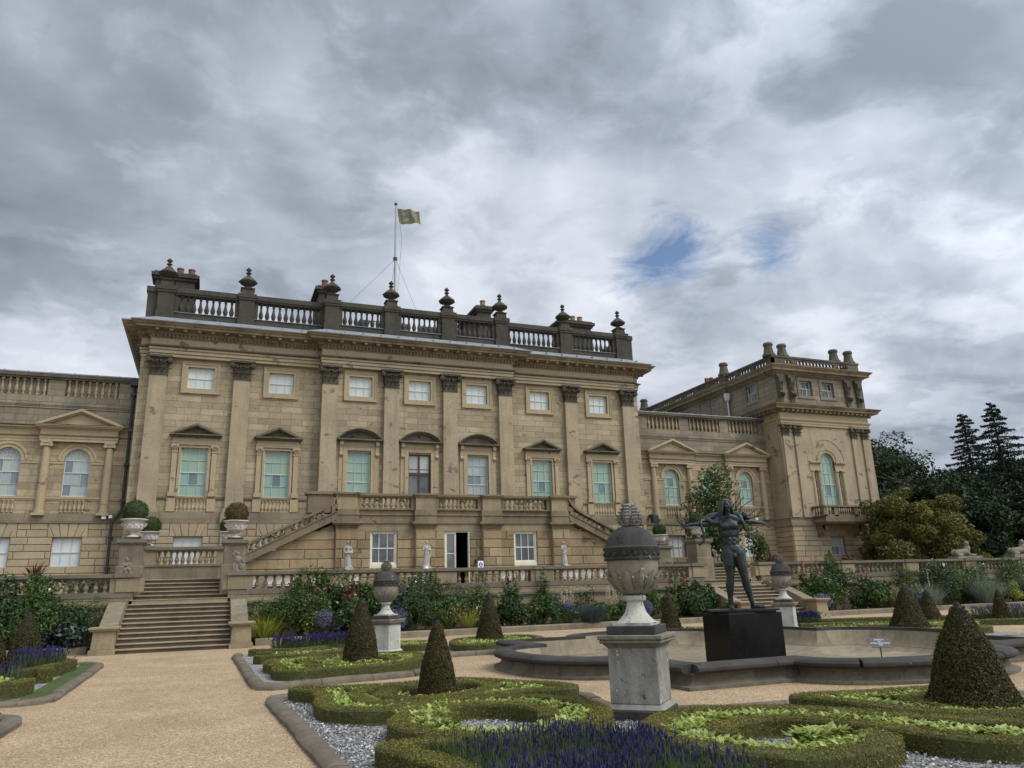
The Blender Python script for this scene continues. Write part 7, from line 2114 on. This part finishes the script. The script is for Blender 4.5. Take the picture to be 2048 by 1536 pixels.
def shrub(label, x, y, rx, rz, m, n=900, ls=.12, seed=1, flower=None, nf=25, ry=None, name='shrub', cat='shrub', z=.2, group=None, fs=.09):
    t0 = thing(name, label, cat, (0, 0, 0), 0, group)
    if y > 29 and y < 32.5: n = int(n*1.9); rx *= 1.12; rz *= 1.1; ls *= 1.05
    Q, d = cloud(n, rx, ry or rx*.8, rz/1.55, 6+seed % 5, seed)
    leafmesh('foliage', Q, ls, M[m], t0, nrm=d*.8+np.array([0, 0, .5]), flat=.8)
    q = MB()
    for i in range(5): q.tube((0, 0, 0), (rx*.5*math.cos(i*1.3+seed), (ry or rx*.8)*.5*math.sin(i*1.3+seed), rz*.6), .018, .008, 5)
    q.build('stems', M['bark'], t0)
    if flower:
        F, d = cloud(nf, rx*1.04, (ry or rx*.8)*1.1, rz/1.5, 6+seed % 5, seed+3); F[:, 1] -= .12
        dots(F, fs, flower, t0)
    place(t0, (x, y, z)); return t0
def hollyhock(label, x, y, h, fl, seed, n=5, spread=.35, group='hollyhocks in the border'):
    r_ = np.random.default_rng(seed)
    t0 = thing('hollyhock', label, 'flower', (0, 0, 0), 0, group)
    st_ = MB(); L = []; F = []; Bd = []
    for i in range(n):
        bx_, by_ = r_.uniform(-spread, spread), r_.uniform(-.2, .2); hh = h*r_.uniform(.75, 1.05); lx = r_.uniform(-.12, .12)
        st_.tube((bx_, by_, 0), (bx_+lx, by_, hh), .016, .006, 5)
        k_ = int(26*hh)
        zz_ = hh*r_.uniform(.03, .72, k_); rr_ = .09+.24*(1-zz_/hh)
        a = r_.uniform(0, 2*PI, k_)
        L.append(np.column_stack([bx_+lx*zz_/hh+rr_*np.cos(a), by_+rr_*np.sin(a), zz_]))
        k_ = int(4*hh); zf = hh*r_.uniform(.55, .95, k_); a = r_.uniform(PI, 2*PI, k_)
        F.append(np.column_stack([bx_+lx*zf/hh+.06*np.cos(a), by_+.07*np.sin(a), zf]))
        k_ = int(12*hh); zf = hh*r_.uniform(.75, 1.0, k_); a = r_.uniform(0, 2*PI, k_)
        Bd.append(np.column_stack([bx_+lx*zf/hh+.025*np.cos(a), by_+.025*np.sin(a), zf]))
    st_.build('stems', M['midgreen'], t0)
    L = np.concatenate(L); leafmesh('leaves', L, .19, M['green'], t0, bias=(0, -.4, .7), flat=.45, aspect=.95)
    F = np.concatenate(F); dots(F, .115, fl, t0); leafmesh('buds', np.concatenate(Bd), .05, M['midgreen'], t0, aspect=.9)
    place(t0, (x, y, .2)); return t0
def spires(label, x, y, h, m, n, w_, seed, name='spire_plant', green='midgreen', group=None):
    r_ = np.random.default_rng(seed); t0 = thing(name, label, 'flower', (0, 0, 0), 0, group)
    P = np.column_stack([r_.uniform(-w_, w_, n), r_.uniform(-.25, .25, n), np.zeros(n)]); az = r_.uniform(0, 2*PI, n); e0 = PI/2-np.abs(r_.normal(0, .1, n))
    hh = h*r_.uniform(.7, 1.05, n)
    V = ribbons(P, az, hh, np.full(n, .014), e0, e0, [1, 1, .9, .8]); stripmesh('stems', V, M[green], t0)
    tp = V[:, -1].mean(1); lo = V[:, 2].mean(1); k_ = 26
    Q = np.concatenate([lo+(tp-lo)*f for f in np.linspace(0, 1, k_)])+r_.normal(0, .014, (n*k_, 3))
    leafmesh('flowers', Q, .05, M[m], t0, aspect=.8)
    k_ = n*22; b_ = P[r_.choice(n, k_)]+np.column_stack([r_.normal(0, .06, (k_, 2)), r_.uniform(0, h*.45, k_)])
    leafmesh('leaves', b_, .11, M[green], t0, aspect=.3)
    place(t0, (x, y, .2)); return t0
def tuft(label, x, y, h, m, n, seed, w_=.3, name='grass_tuft', cat='plant', fl=None, wd=.014, droop=.9, z=.2, group=None):
    r_ = np.random.default_rng(seed); t0 = thing(name, label, cat, (0, 0, 0), 0, group)
    P = np.column_stack([r_.normal(0, w_*.4, n), r_.normal(0, w_*.35, n), np.zeros(n)]); az = np.arctan2(P[:, 1], P[:, 0])+r_.normal(0, .5, n)
    e0 = r_.uniform(.8, 1.5, n); hh = h*r_.uniform(.65, 1.15, n)
    V = ribbons(P, az, hh, np.full(n, wd), e0, e0-droop*r_.uniform(.2, 1, n), [.8, 1, .8, .15]); stripmesh('blades', V, M[m], t0)
    if fl:
        tp = V[:, -1].mean(1); Q = np.concatenate([tp+r_.normal(0, .02, tp.shape) for _ in range(3)]); leafmesh('flowers', Q, .045, M[fl], t0, aspect=.7)
    place(t0, (x, y, z)); return t0
def thistle(label, x, y, h, seed):
    t0 = thing('silver_thistle', label, 'plant', (0, 0, 0)); r_ = random.Random(seed); q = MB()
    q.tube((0, 0, 0), (0, 0, h), .016, .008, 5); P = []
    for i in range(9):
        z = h*(.45+.06*i); a = i*2.4; L = .34*(1-.06*i); e = Vector((math.cos(a)*L, math.sin(a)*L*.6, z+.2))
        q.tube((0, 0, z), e, .008, .005, 4); P += [tuple(e+Vector((r_.gauss(0, .025), r_.gauss(0, .025), r_.gauss(0, .025)))) for _ in range(8)]
        P += [tuple(Vector((0, 0, z)).lerp(e, r_.random())) for _ in range(5)]
    q.build('stems', M['silver'], t0); leafmesh('leaves', np.array(P), .075, M['silver'], t0, aspect=.35)
    place(t0, (x, y, .2))

# left border
shrub('dark shrub with sparse leaves climbing the wall at the left edge', -6.3, 31.3, .9, 2.2, 'deepgreen', 1300, .13, 3)
shrub('leafy green rose with a few white blooms left of the left stairs', -5.3, 31.2, .8, 2.15, 'green', 1300, .12, 4, 'whitepetal', 8)
shrub('wispy feathery pale green plant against the wall beside the left stairs', -3.9, 31.2, .85, 1.75, 'midgreen', 2400, .06, 5, ry=.5)
shrub('bright yellow-green euphorbia behind the left yew cone', -4.75, 30.4, .5, 1.05, 'lime', 900, .08, 6)
shrub('shiny dark blue-green shrub at the foot of the left stair pier', -3.95, 29.95, .75, .85, 'blackgreen', 800, .17, 7)
shrub('low glossy dark plant between the yellow-green one and the dark shrub', -4.9, 29.9, .5, .6, 'blackgreen', 500, .13, 8)
shrub('light green leafy plant at the left edge by the kerb', -6.2, 30.0, .55, .8, 'midgreen', 700, .11, 9)
shrub('plant with fading pink heads beside the left yew cone', -5.6, 30.2, .4, 1.0, 'green', 500, .1, 10, 'pinkpetal', 10, fs=.11)
spires('deep blue spires at the far left edge of the border', -6.7, 30.6, 1.2, 'bluepetal', 14, .35, 11)
tuft('tall dusky grass in the middle of the left border', -4.4, 30.9, 1.3, 'silver', 160, 12, .35, wd=.01)
# middle border, left to right
tuft('arching yellow-green day lily next to the left stair pier', 2.05, 30.0, .95, 'lime', 220, 13, .3, wd=.025)
shrub('ferny green plant right of the left stair pier', 2.7, 30.6, .65, 1.35, 'green', 1500, .07, 14)
spires('thin pale stems rising beside the left stair pier', 2.3, 30.9, 2.0, 'silver', 7, .3, 15)
shrub('climbing rose spread over the wall under the white chairs', 4.6, 31.55, 1.6, 2.25, 'green', 2600, .11, 16, 'whitepetal', 22, ry=.35, name='climbing_rose', fs=.1)
hollyhock('hollyhock clump with dark red blooms right of the left stairs', 4.0, 31.0, 2.1, 'redpetal', 17, 6, .5)
hollyhock('leafy pale-stemmed hollyhock clump behind the tall yew cone', 5.2, 30.9, 2.0, 'redpetal', 18, 5, .45)
shrub('lime-leaved shrub in front of the red hollyhocks', 3.75, 30.3, .45, .95, 'lime', 350, .1, 19)
shrub('rounded brown-stemmed grey-green bush by the kerb left of the tall yew cone', 4.25, 30.0, .55, .9, 'greyblue', 2600, .05, 20)
shrub('broad-leaved green plant half behind the tall yew cone', 5.5, 30.1, .5, .9, 'green', 600, .12, 21)
shrub('mauve catmint at the foot of the urn with pale foot', 6.8, 29.85, .5, .85, 'greyblue', 2200, .05, 22, 'bluepetal', 260, fs=.04)
shrub('climbing rose with white blooms behind the urn with pale foot', 6.6, 31.55, 1.1, 2.0, 'green', 1800, .11, 23, 'whitepetal', 18, ry=.35, name='climbing_rose', fs=.1)
thistle('silver branching thistle right of the urn with pale foot', 7.4, 30.7, 1.75, 24)
shrub('dense upright bright green clump right of the silver thistle', 7.7, 30.3, .7, 1.15, 'green', 2400, .07, 25, name='flower_clump')
shrub('fine-leaved climber covering the wall behind the near cone tip', 8.5, 31.6, 1.5, 1.8, 'midgreen', 2600, .08, 26, 'whitepetal', 12, ry=.3, name='climber')
shrub('dark green flowering clump behind the slim yew cone', 8.7, 30.3, .8, 1.1, 'green', 1800, .08, 27, 'whitepetal', 8)
tuft('pale pink lilies above the slim yew cone', 9.0, 29.95, .85, 'midgreen', 90, 28, .2, 'lily', 'flower', 'pinkpetal', wd=.03)
tuft('straw-coloured feathery plant left of the border-side yew cone', 9.75, 29.95, .95, 'lime', 200, 29, .25, 'grass_tuft', 'plant', 'straw')
shrub('mixed leafy plant between the straw-coloured one and the yew cone', 10.3, 30.4, .5, 1.2, 'green', 700, .1, 30, 'whitepetal', 6)
hollyhock('tall hollyhock clump with wine red blooms right of the border-side yew cone', 11.7, 30.8, 2.2, 'redpetal', 31, 6, .4)
shrub('broad pale leaves with lilac heads under the wine red hollyhocks', 12.4, 29.95, .35, .7, 'midgreen', 240, .15, 32, 'bluepetal', 10, fs=.1)
spires('deep blue salvia clump right of the wine red hollyhocks', 13.0, 30.4, .95, 'bluepetal', 30, .35, 33)
shrub('slender dark climber on the bare wall in the middle border', 13.8, 31.7, .35, 2.0, 'deepgreen', 500, .09, 34, ry=.2, name='climber')
spires('second blue salvia clump beside cream spires', 14.0, 30.3, 1.0, 'bluepetal', 30, .4, 35)
spires('cream foxtail spires left of the bluish grass mound', 14.4, 30.8, 1.5, 'cream', 16, .3, 36)
thistle('silver thistle between the cream spires', 15.3, 30.9, 1.9, 37)
tuft('round bluish-green grass mound left of the big urn', 15.1, 29.7, .85, 'bluegreen', 900, 38, .45, 'grass_mound', wd=.010, droop=.5)
spires('cream spires directly left of the big urn', 16.7, 30.7, 1.5, 'cream', 20, .4, 39)
shrub('dark wiry shrub on the wall left of the big urn', 15.9, 31.6, .6, 1.6, 'deepgreen', 400, .08, 40, ry=.25)
shrub('mauve catmint clump seen right of the big urn foot', 17.6, 30.0, .6, .9, 'greyblue', 2200, .05, 41, 'bluepetal', 200, fs=.045)
shrub('leafy green plant behind the big urn', 18.3, 30.8, .7, 1.6, 'green', 1200, .1, 42)
hollyhock('hollyhock clump with bright red blooms between big urn and black plinth', 20.2, 30.9, 2.3, 'redpetal', 43, 7, .6)
shrub('climber with pale stems beside the big urn', 18.8, 31.6, .8, 2.2, 'green', 1000, .1, 44, ry=.25, name='climber')
shrub('dark leafy mass left of the black plinth', 20.6, 30.0, .9, 1.0, 'deepgreen', 1500, .1, 45)
shrub('low dark shrub below the cheek of the right stairs', 21.7, 29.3, .8, .8, 'deepgreen', 1300, .09, 46, z=.02)
# right border
shrub('grey sprawling shrub at the foot of the right stair pier', 27.6, 29.7, .8, .7, 'greyblue', 1300, .11, 47)
hollyhock('row of green-stemmed hollyhocks with pink blooms right of the right stairs', 28.0, 30.9, 2.5, 'pinkpetal', 48, 9, .9)
shrub('large leafy green clump below the pale hollyhock stems', 28.4, 30.3, .9, 1.5, 'green', 1500, .13, 49)
hollyhock('hollyhock clump with crimson blooms farther right in the right border', 31.2, 30.7, 2.35, 'pinkpetal', 50, 7, .6)
shrub('big-leaved green clump under the crimson hollyhocks', 31.4, 30.0, .8, 1.4, 'midgreen', 1000, .16, 51)
shrub('dark climber over the pier in the right border', 29.9, 31.5, .9, 2.4, 'green', 1400, .1, 52, ry=.35, name='climber')
tuft('rusty orange day lilies in front of the right wall', 33.1, 30.6, 1.3, 'straw', 220, 53, .6, 'grass_tuft', 'plant', 'straw', wd=.02)
shrub('blue-grey mound by the kerb in the right border', 33.3, 29.7, .9, .75, 'bluegreen', 1700, .07, 54, 'bluepetal', 120, fs=.05)
shrub('tall dark shrub topping the wall in the middle of the right border', 36.0, 31.0, 1.5, 2.6, 'deepgreen', 2400, .12, 55)
shrub('feathery shrub left of the tall dark wall shrub', 34.4, 31.2, .8, 1.9, 'midgreen', 1300, .08, 56)
tuft('silver-blue feathery clump behind the beyond-pool cone', 34.6, 29.9, 1.3, 'silver', 500, 57, .5, wd=.015)
spires('two cream spires beside the silver-blue clump', 35.2, 30.2, 1.8, 'cream', 3, .5, 58)
tuft('large silver-green fountain of stems in the right border', 38.9, 30.0, 1.5, 'silver', 900, 59, .6, wd=.015)
shrub('dark green climber on the wall near the right edge', 39.8, 31.5, 1.6, 2.2, 'green', 2000, .1, 60, 'whitepetal', 14, ry=.4, name='climber')
spires('pale tall stalks above the silver-green fountain', 39.5, 31.0, 2.1, 'silver', 12, .6, 61)
shrub('lime yellow plant beside the small right cone', 40.8, 29.9, .5, .9, 'lime', 500, .09, 62)
tuft('silver-blue clump at the right edge of the border', 43.2, 30.2, 1.6, 'silver', 900, 63, .7, wd=.018)
shrub('green bush at the far right of the wall', 43.5, 31.3, 1.4, 2.2, 'midgreen', 1500, .11, 64, 'whitepetal', 6)
shrub('red-leaved small shrub behind the smallest right cone', 42.2, 29.8, .35, 1.0, 'oldred', 350, .09, 65)
fill = ['green', 'midgreen', 'deepgreen', 'green', 'deepgreen']
wall_ = ['beside the left stair pier', 'under the first pair of white chairs', 'below the red hollyhocks', 'left of the urn with pale foot', 'behind the urn with pale foot', 'right of the urn with pale foot', 'below the open porch door', 'above the slim yew cone', 'left of the wine red hollyhocks', 'right of the wine red hollyhocks', 'below the right porch window', 'behind the bluish grass mound', 'near the big urn', 'right of the big urn', 'left of the right stairs']
for i, w_ in enumerate(wall_):
    x = 2.4+i*1.35
    bare = 9 <= i <= 12
    shrub('mixed green filler plant in the border '+w_, x, 30.9-.3*(i % 3), .75, (.7 if bare else 1.35+.35*math.sin(i*2.3)), fill[i % 5], 900 if bare else 1400, .09+.015*(i % 3), 100+i, 'whitepetal' if i % 3 == 0 else None, 6, fs=.07)
for i, w_ in enumerate(['at the foot of the right stair pier', 'between the two pink hollyhock groups', 'right of the crimson hollyhocks', 'left of the tall dark wall shrub', 'under the tall dark wall shrub', 'behind the silver-green fountain', 'left of the far green bush', 'at the far right edge']):
    shrub('green filler plant in the right border '+w_, 27.6+i*2.15, 30.8, 1.2, 1.25+.4*math.sin(i*1.7), fill[(i+1) % 5], 1700, .11, 130+i)
for i, w_ in enumerate(['at the left edge', 'left of the yew cone', 'right of the yew cone']):
    shrub('green filler plant in the left border '+w_, -6.4+i*1.1, 30.7, .8, 1.5, fill[(i+2) % 5], 1500, .1, 150+i)
# low hedge and plants on the terrace, seen through balusters
def hedgebox(label, x0, x1, y0, y1, z0, z1, n, m='deepgreen'):
    P = np.column_stack([rng.uniform(x0, x1, n), rng.choice([y0, y0, y1], n)+rng.normal(0, .03, n), rng.uniform(z0, z1, n)])
    k_ = n//3; P[:k_, 1] = rng.uniform(y0, y1, k_); P[:k_, 2] = z1+rng.normal(0, .03, k_)
    o = leafmesh('terrace_hedge', P, .11, M[m], None, bias=(0, -.6, .5), flat=.4)
    return tag(o, label, 'hedge')
hedgebox('dark hedge behind the balusters left of the left stairs', -14, -3.4, 33.2, 34.2, 1.66, 2.5, 5000)
hedgebox('green hedge at the head of the right stairs', 22.6, 26.6, 35.5, 36.5, 1.66, 2.75, 2600, 'green')
hedgebox('dark hedge behind the long right balusters', 27, 50, 34.0, 35, 1.66, 2.5, 7000)
for x, y, w_ in ((-5.9, 33, 'spiky dark cordyline at the left edge of the terrace'), (27.6, 33.3, 'spiky red-brown plant behind the right stairs')):
    tuft(w_, x, y, .75, 'oldred', 60, int(abs(x)*9), .12, 'spiky_plant', wd=.05, droop=.6, z=2.45)
shrub('dry reddish bush against the pavilion base', 33.0, 33.2, .45, .55, 'oldred', 500, .09, 71, z=2.5)

# ------------------------------------------------------------------ trees
def limbs(mb, p, d, L, r, depth, rr, out, k=.72, spread=.55):
    p = Vector(p); d = Vector(d).normalized(); e = p+d*L
    mb.tube(p, e, r, r*.68, 6 if depth > 1 else 4)
    if depth == 0: out.append(e); return
    for i in range(3 if depth > 1 else 2):
        v = Vector((rr.gauss(0, 1), rr.gauss(0, 1), rr.gauss(.25, .6))).normalized()
        limbs(mb, p.lerp(e, rr.uniform(.6, 1.0)), (d+v*spread*1.6).normalized(), L*k*rr.uniform(.8, 1.15), r*.62, depth-1, rr, out, k, spread)
def tree(label, x, y, z, h, w_, m, n, ls, seed, name='broadleaf_tree', trunk=.25, group=None, dep=3):
    rr = random.Random(seed); r_ = np.random.default_rng(seed)
    t0 = thing(name, label, 'tree', (0, 0, 0), 0, group)
    q = MB(); ends = []
    q.tube((0, 0, 0), (0, 0, h*trunk), h*.028, h*.022, 8)
    for i in range(4):
        a = i*1.57+rr.random()
        limbs(q, (0, 0, h*trunk*.9), (math.cos(a)*.7*w_/h*1.6, math.sin(a)*.7*w_/h*1.6, 1), h*.3, h*.015, dep, rr, ends)
    q.build('trunk', M['bark'], t0)
    E_ = np.array([tuple(e) for e in ends])
    # clumps: branch ends plus an outer shell
    K = 46; C = r_.normal(size=(K, 3)); C /= np.linalg.norm(C, axis=1, keepdims=True); C *= r_.uniform(.5, .98, (K, 1))
    C = C*np.array([w_/2, w_/2, h*(1-trunk)/2])+np.array([0, 0, h*trunk+h*(1-trunk)/2])
    E_[:, :2] *= (w_/2)/max(1e-3, np.abs(E_[:, :2]).max()); E_[:, 2] = h*trunk+(E_[:, 2]-E_[:, 2].min())/(np.ptp(E_[:, 2])+1e-6)*h*(1-trunk)*.92
    C = np.concatenate([C, E_]); s_ = r_.uniform(.06, .13, len(C))*h
    k_ = r_.choice(len(C), n, p=s_**2/np.sum(s_**2)); d = r_.normal(size=(n, 3)); d /= np.linalg.norm(d, axis=1, keepdims=True)
    P = C[k_]+d*(s_[k_]*r_.uniform(.3, 1.05, n)**.5)[:, None]*np.array([1.1, 1.1, .75])
    P[:, 2] = np.maximum(P[:, 2], h*.03)
    leafmesh('crown', P, ls, M[m], t0, nrm=d*.6+np.array([0, 0, .7]), flat=.9)
    place(t0, (x, y, z)); return t0
def cedar(label, x, y, z, h, w_, n, seed):
    r_ = np.random.default_rng(seed); rr = random.Random(seed)
    t0 = thing('cedar_tree', label, 'tree', (0, 0, 0), 0, 'conifers at the right')
    q = MB(); q.tube((0, 0, 0), (0, 0, h*.98), h*.022, .05, 8); P = []
    nb = 120
    for i in range(nb):
        t_ = .10+.89*i/nb; zb = h*t_; L = w_/2*(1-t_)**.8*rr.uniform(.5, 1.15)+.35; a = i*2.39996
        dx, dy = math.cos(a), math.sin(a); e = Vector((dx*L, dy*L, zb+L*rr.uniform(-.22, .10)))
        q.tube((0, 0, zb), e, .09*(1-t_)+.03, .02, 5)
        m_ = int(n/nb*(.35+L/(w_/2)*1.1)); u = r_.uniform(.05, 1.08, m_)**.8
        side = r_.normal(0, .24, m_)*L*(1.15-u*.75); drop = -np.abs(side)*.22-r_.uniform(0, .12, m_)*L*.3*u
        P.append(np.column_stack([dx*L*u-dy*side, dy*L*u+dx*side, zb+(e.z-zb)*u+drop+r_.normal(0, .05, m_)]))
    q.build('trunk', M['bark'], t0)
    P = np.concatenate(P); leafmesh('crown', P, .36, M['cedar'], t0, nrm=np.tile([0, -.5, .5], (len(P), 1)), flat=1.0, aspect=.42)
    place(t0, (x, y, z)); return t0
G_ = 'background trees right of the pavilion'
tree('dark broadleaf tree rising directly beside the pavilion edge', 77.5, 72, .5, 18, 9.5, 'treegreen', 16000, .5, 1, group=G_)
tree('tallest broadleaf tree between pavilion and cedars, open crown top', 85, 78, .5, 20.5, 10, 'treegreen', 17000, .5, 2, group=G_)
tree('lower rounded tree in the gap left of the cedars', 90, 78, .5, 17.6, 10, 'treegreen', 16000, .5, 3, group=G_)
tree('dark tree filling behind the olive shrub', 82, 66, .5, 12.5, 11, 'treegreen', 16000, .5, 4, group=G_)
tree('wide dark tree at the right edge behind the cedars', 112, 80, .5, 20.5, 15, 'treegreen', 18000, .55, 5, group=G_)
tree('dark understorey tree beneath the cedars', 95, 68, .5, 12, 13, 'treegreen', 18000, .5, 6, group=G_)
tree('dark understorey tree at the far right behind the sphinx', 104, 68, .5, 14, 13, 'treegreen', 18000, .5, 7, group=G_)
cedar('taller cedar with pointed tiered top against the sky', 98.5, 70, .5, 24.3, 18, 26000, 11)
cedar('shorter cedar left of the taller one, flat-topped', 92.5, 70, .5, 22.4, 14, 20000, 12)
cedar('broad cedar at the right edge with heavy level branches', 104.5, 69, .5, 19, 18, 24000, 13)
def rowtree(x, y, h, s_): tree('', x, y, .5, h, h*.8, 'treegreen', 2600, .8, s_, group='far trees beyond the garden', dep=2)
tree('mid-sized dark tree low between pavilion and cedars', 88, 70, .5, 14, 11, 'treegreen', 16000, .5, 14, group=G_)
tree('dark tree closing the gap under the taller cedar', 100, 73, .5, 16.5, 13, 'treegreen', 17000, .5, 15, group=G_)
tree('dark tree at the right edge under the heavy cedar', 109, 73, .5, 16, 13, 'treegreen', 17000, .5, 16, group=G_)
# olive shrub by the pavilion
t_ = tree('large rounded olive-green shrub tree beside the pavilion, in front of dark trees', 46.9, 41.0, 1.65, 6.2, 7.8, 'olive', 30000, .23, 21, 'shrub_tree', .06)
shrub('darker leafy bush at the left foot of the olive shrub tree', 43.3, 38.6, 1.6, 2.6, 'olive', 2600, .2, 22, z=1.65)
# climbing tree behind the statue
ct = tree('light green leafy tree trained against the link wall behind the bronze figure', 31.9, 43.6, 1.65, 8.0, 2.7, 'midgreen', 5200, .24, 31, 'small_tree', .12)
shrub('leafy lower growth of the wall climber behind the left arm of the figure', 29.6, 42.5, .95, 3.8, 'green', 2200, .22, 32, z=1.65, name='climber')
shrub('light green branch cluster before the link window right of the figure', 34.6, 43.0, 1.1, 3.4, 'midgreen', 1300, .24, 33, z=1.65, name='climber')
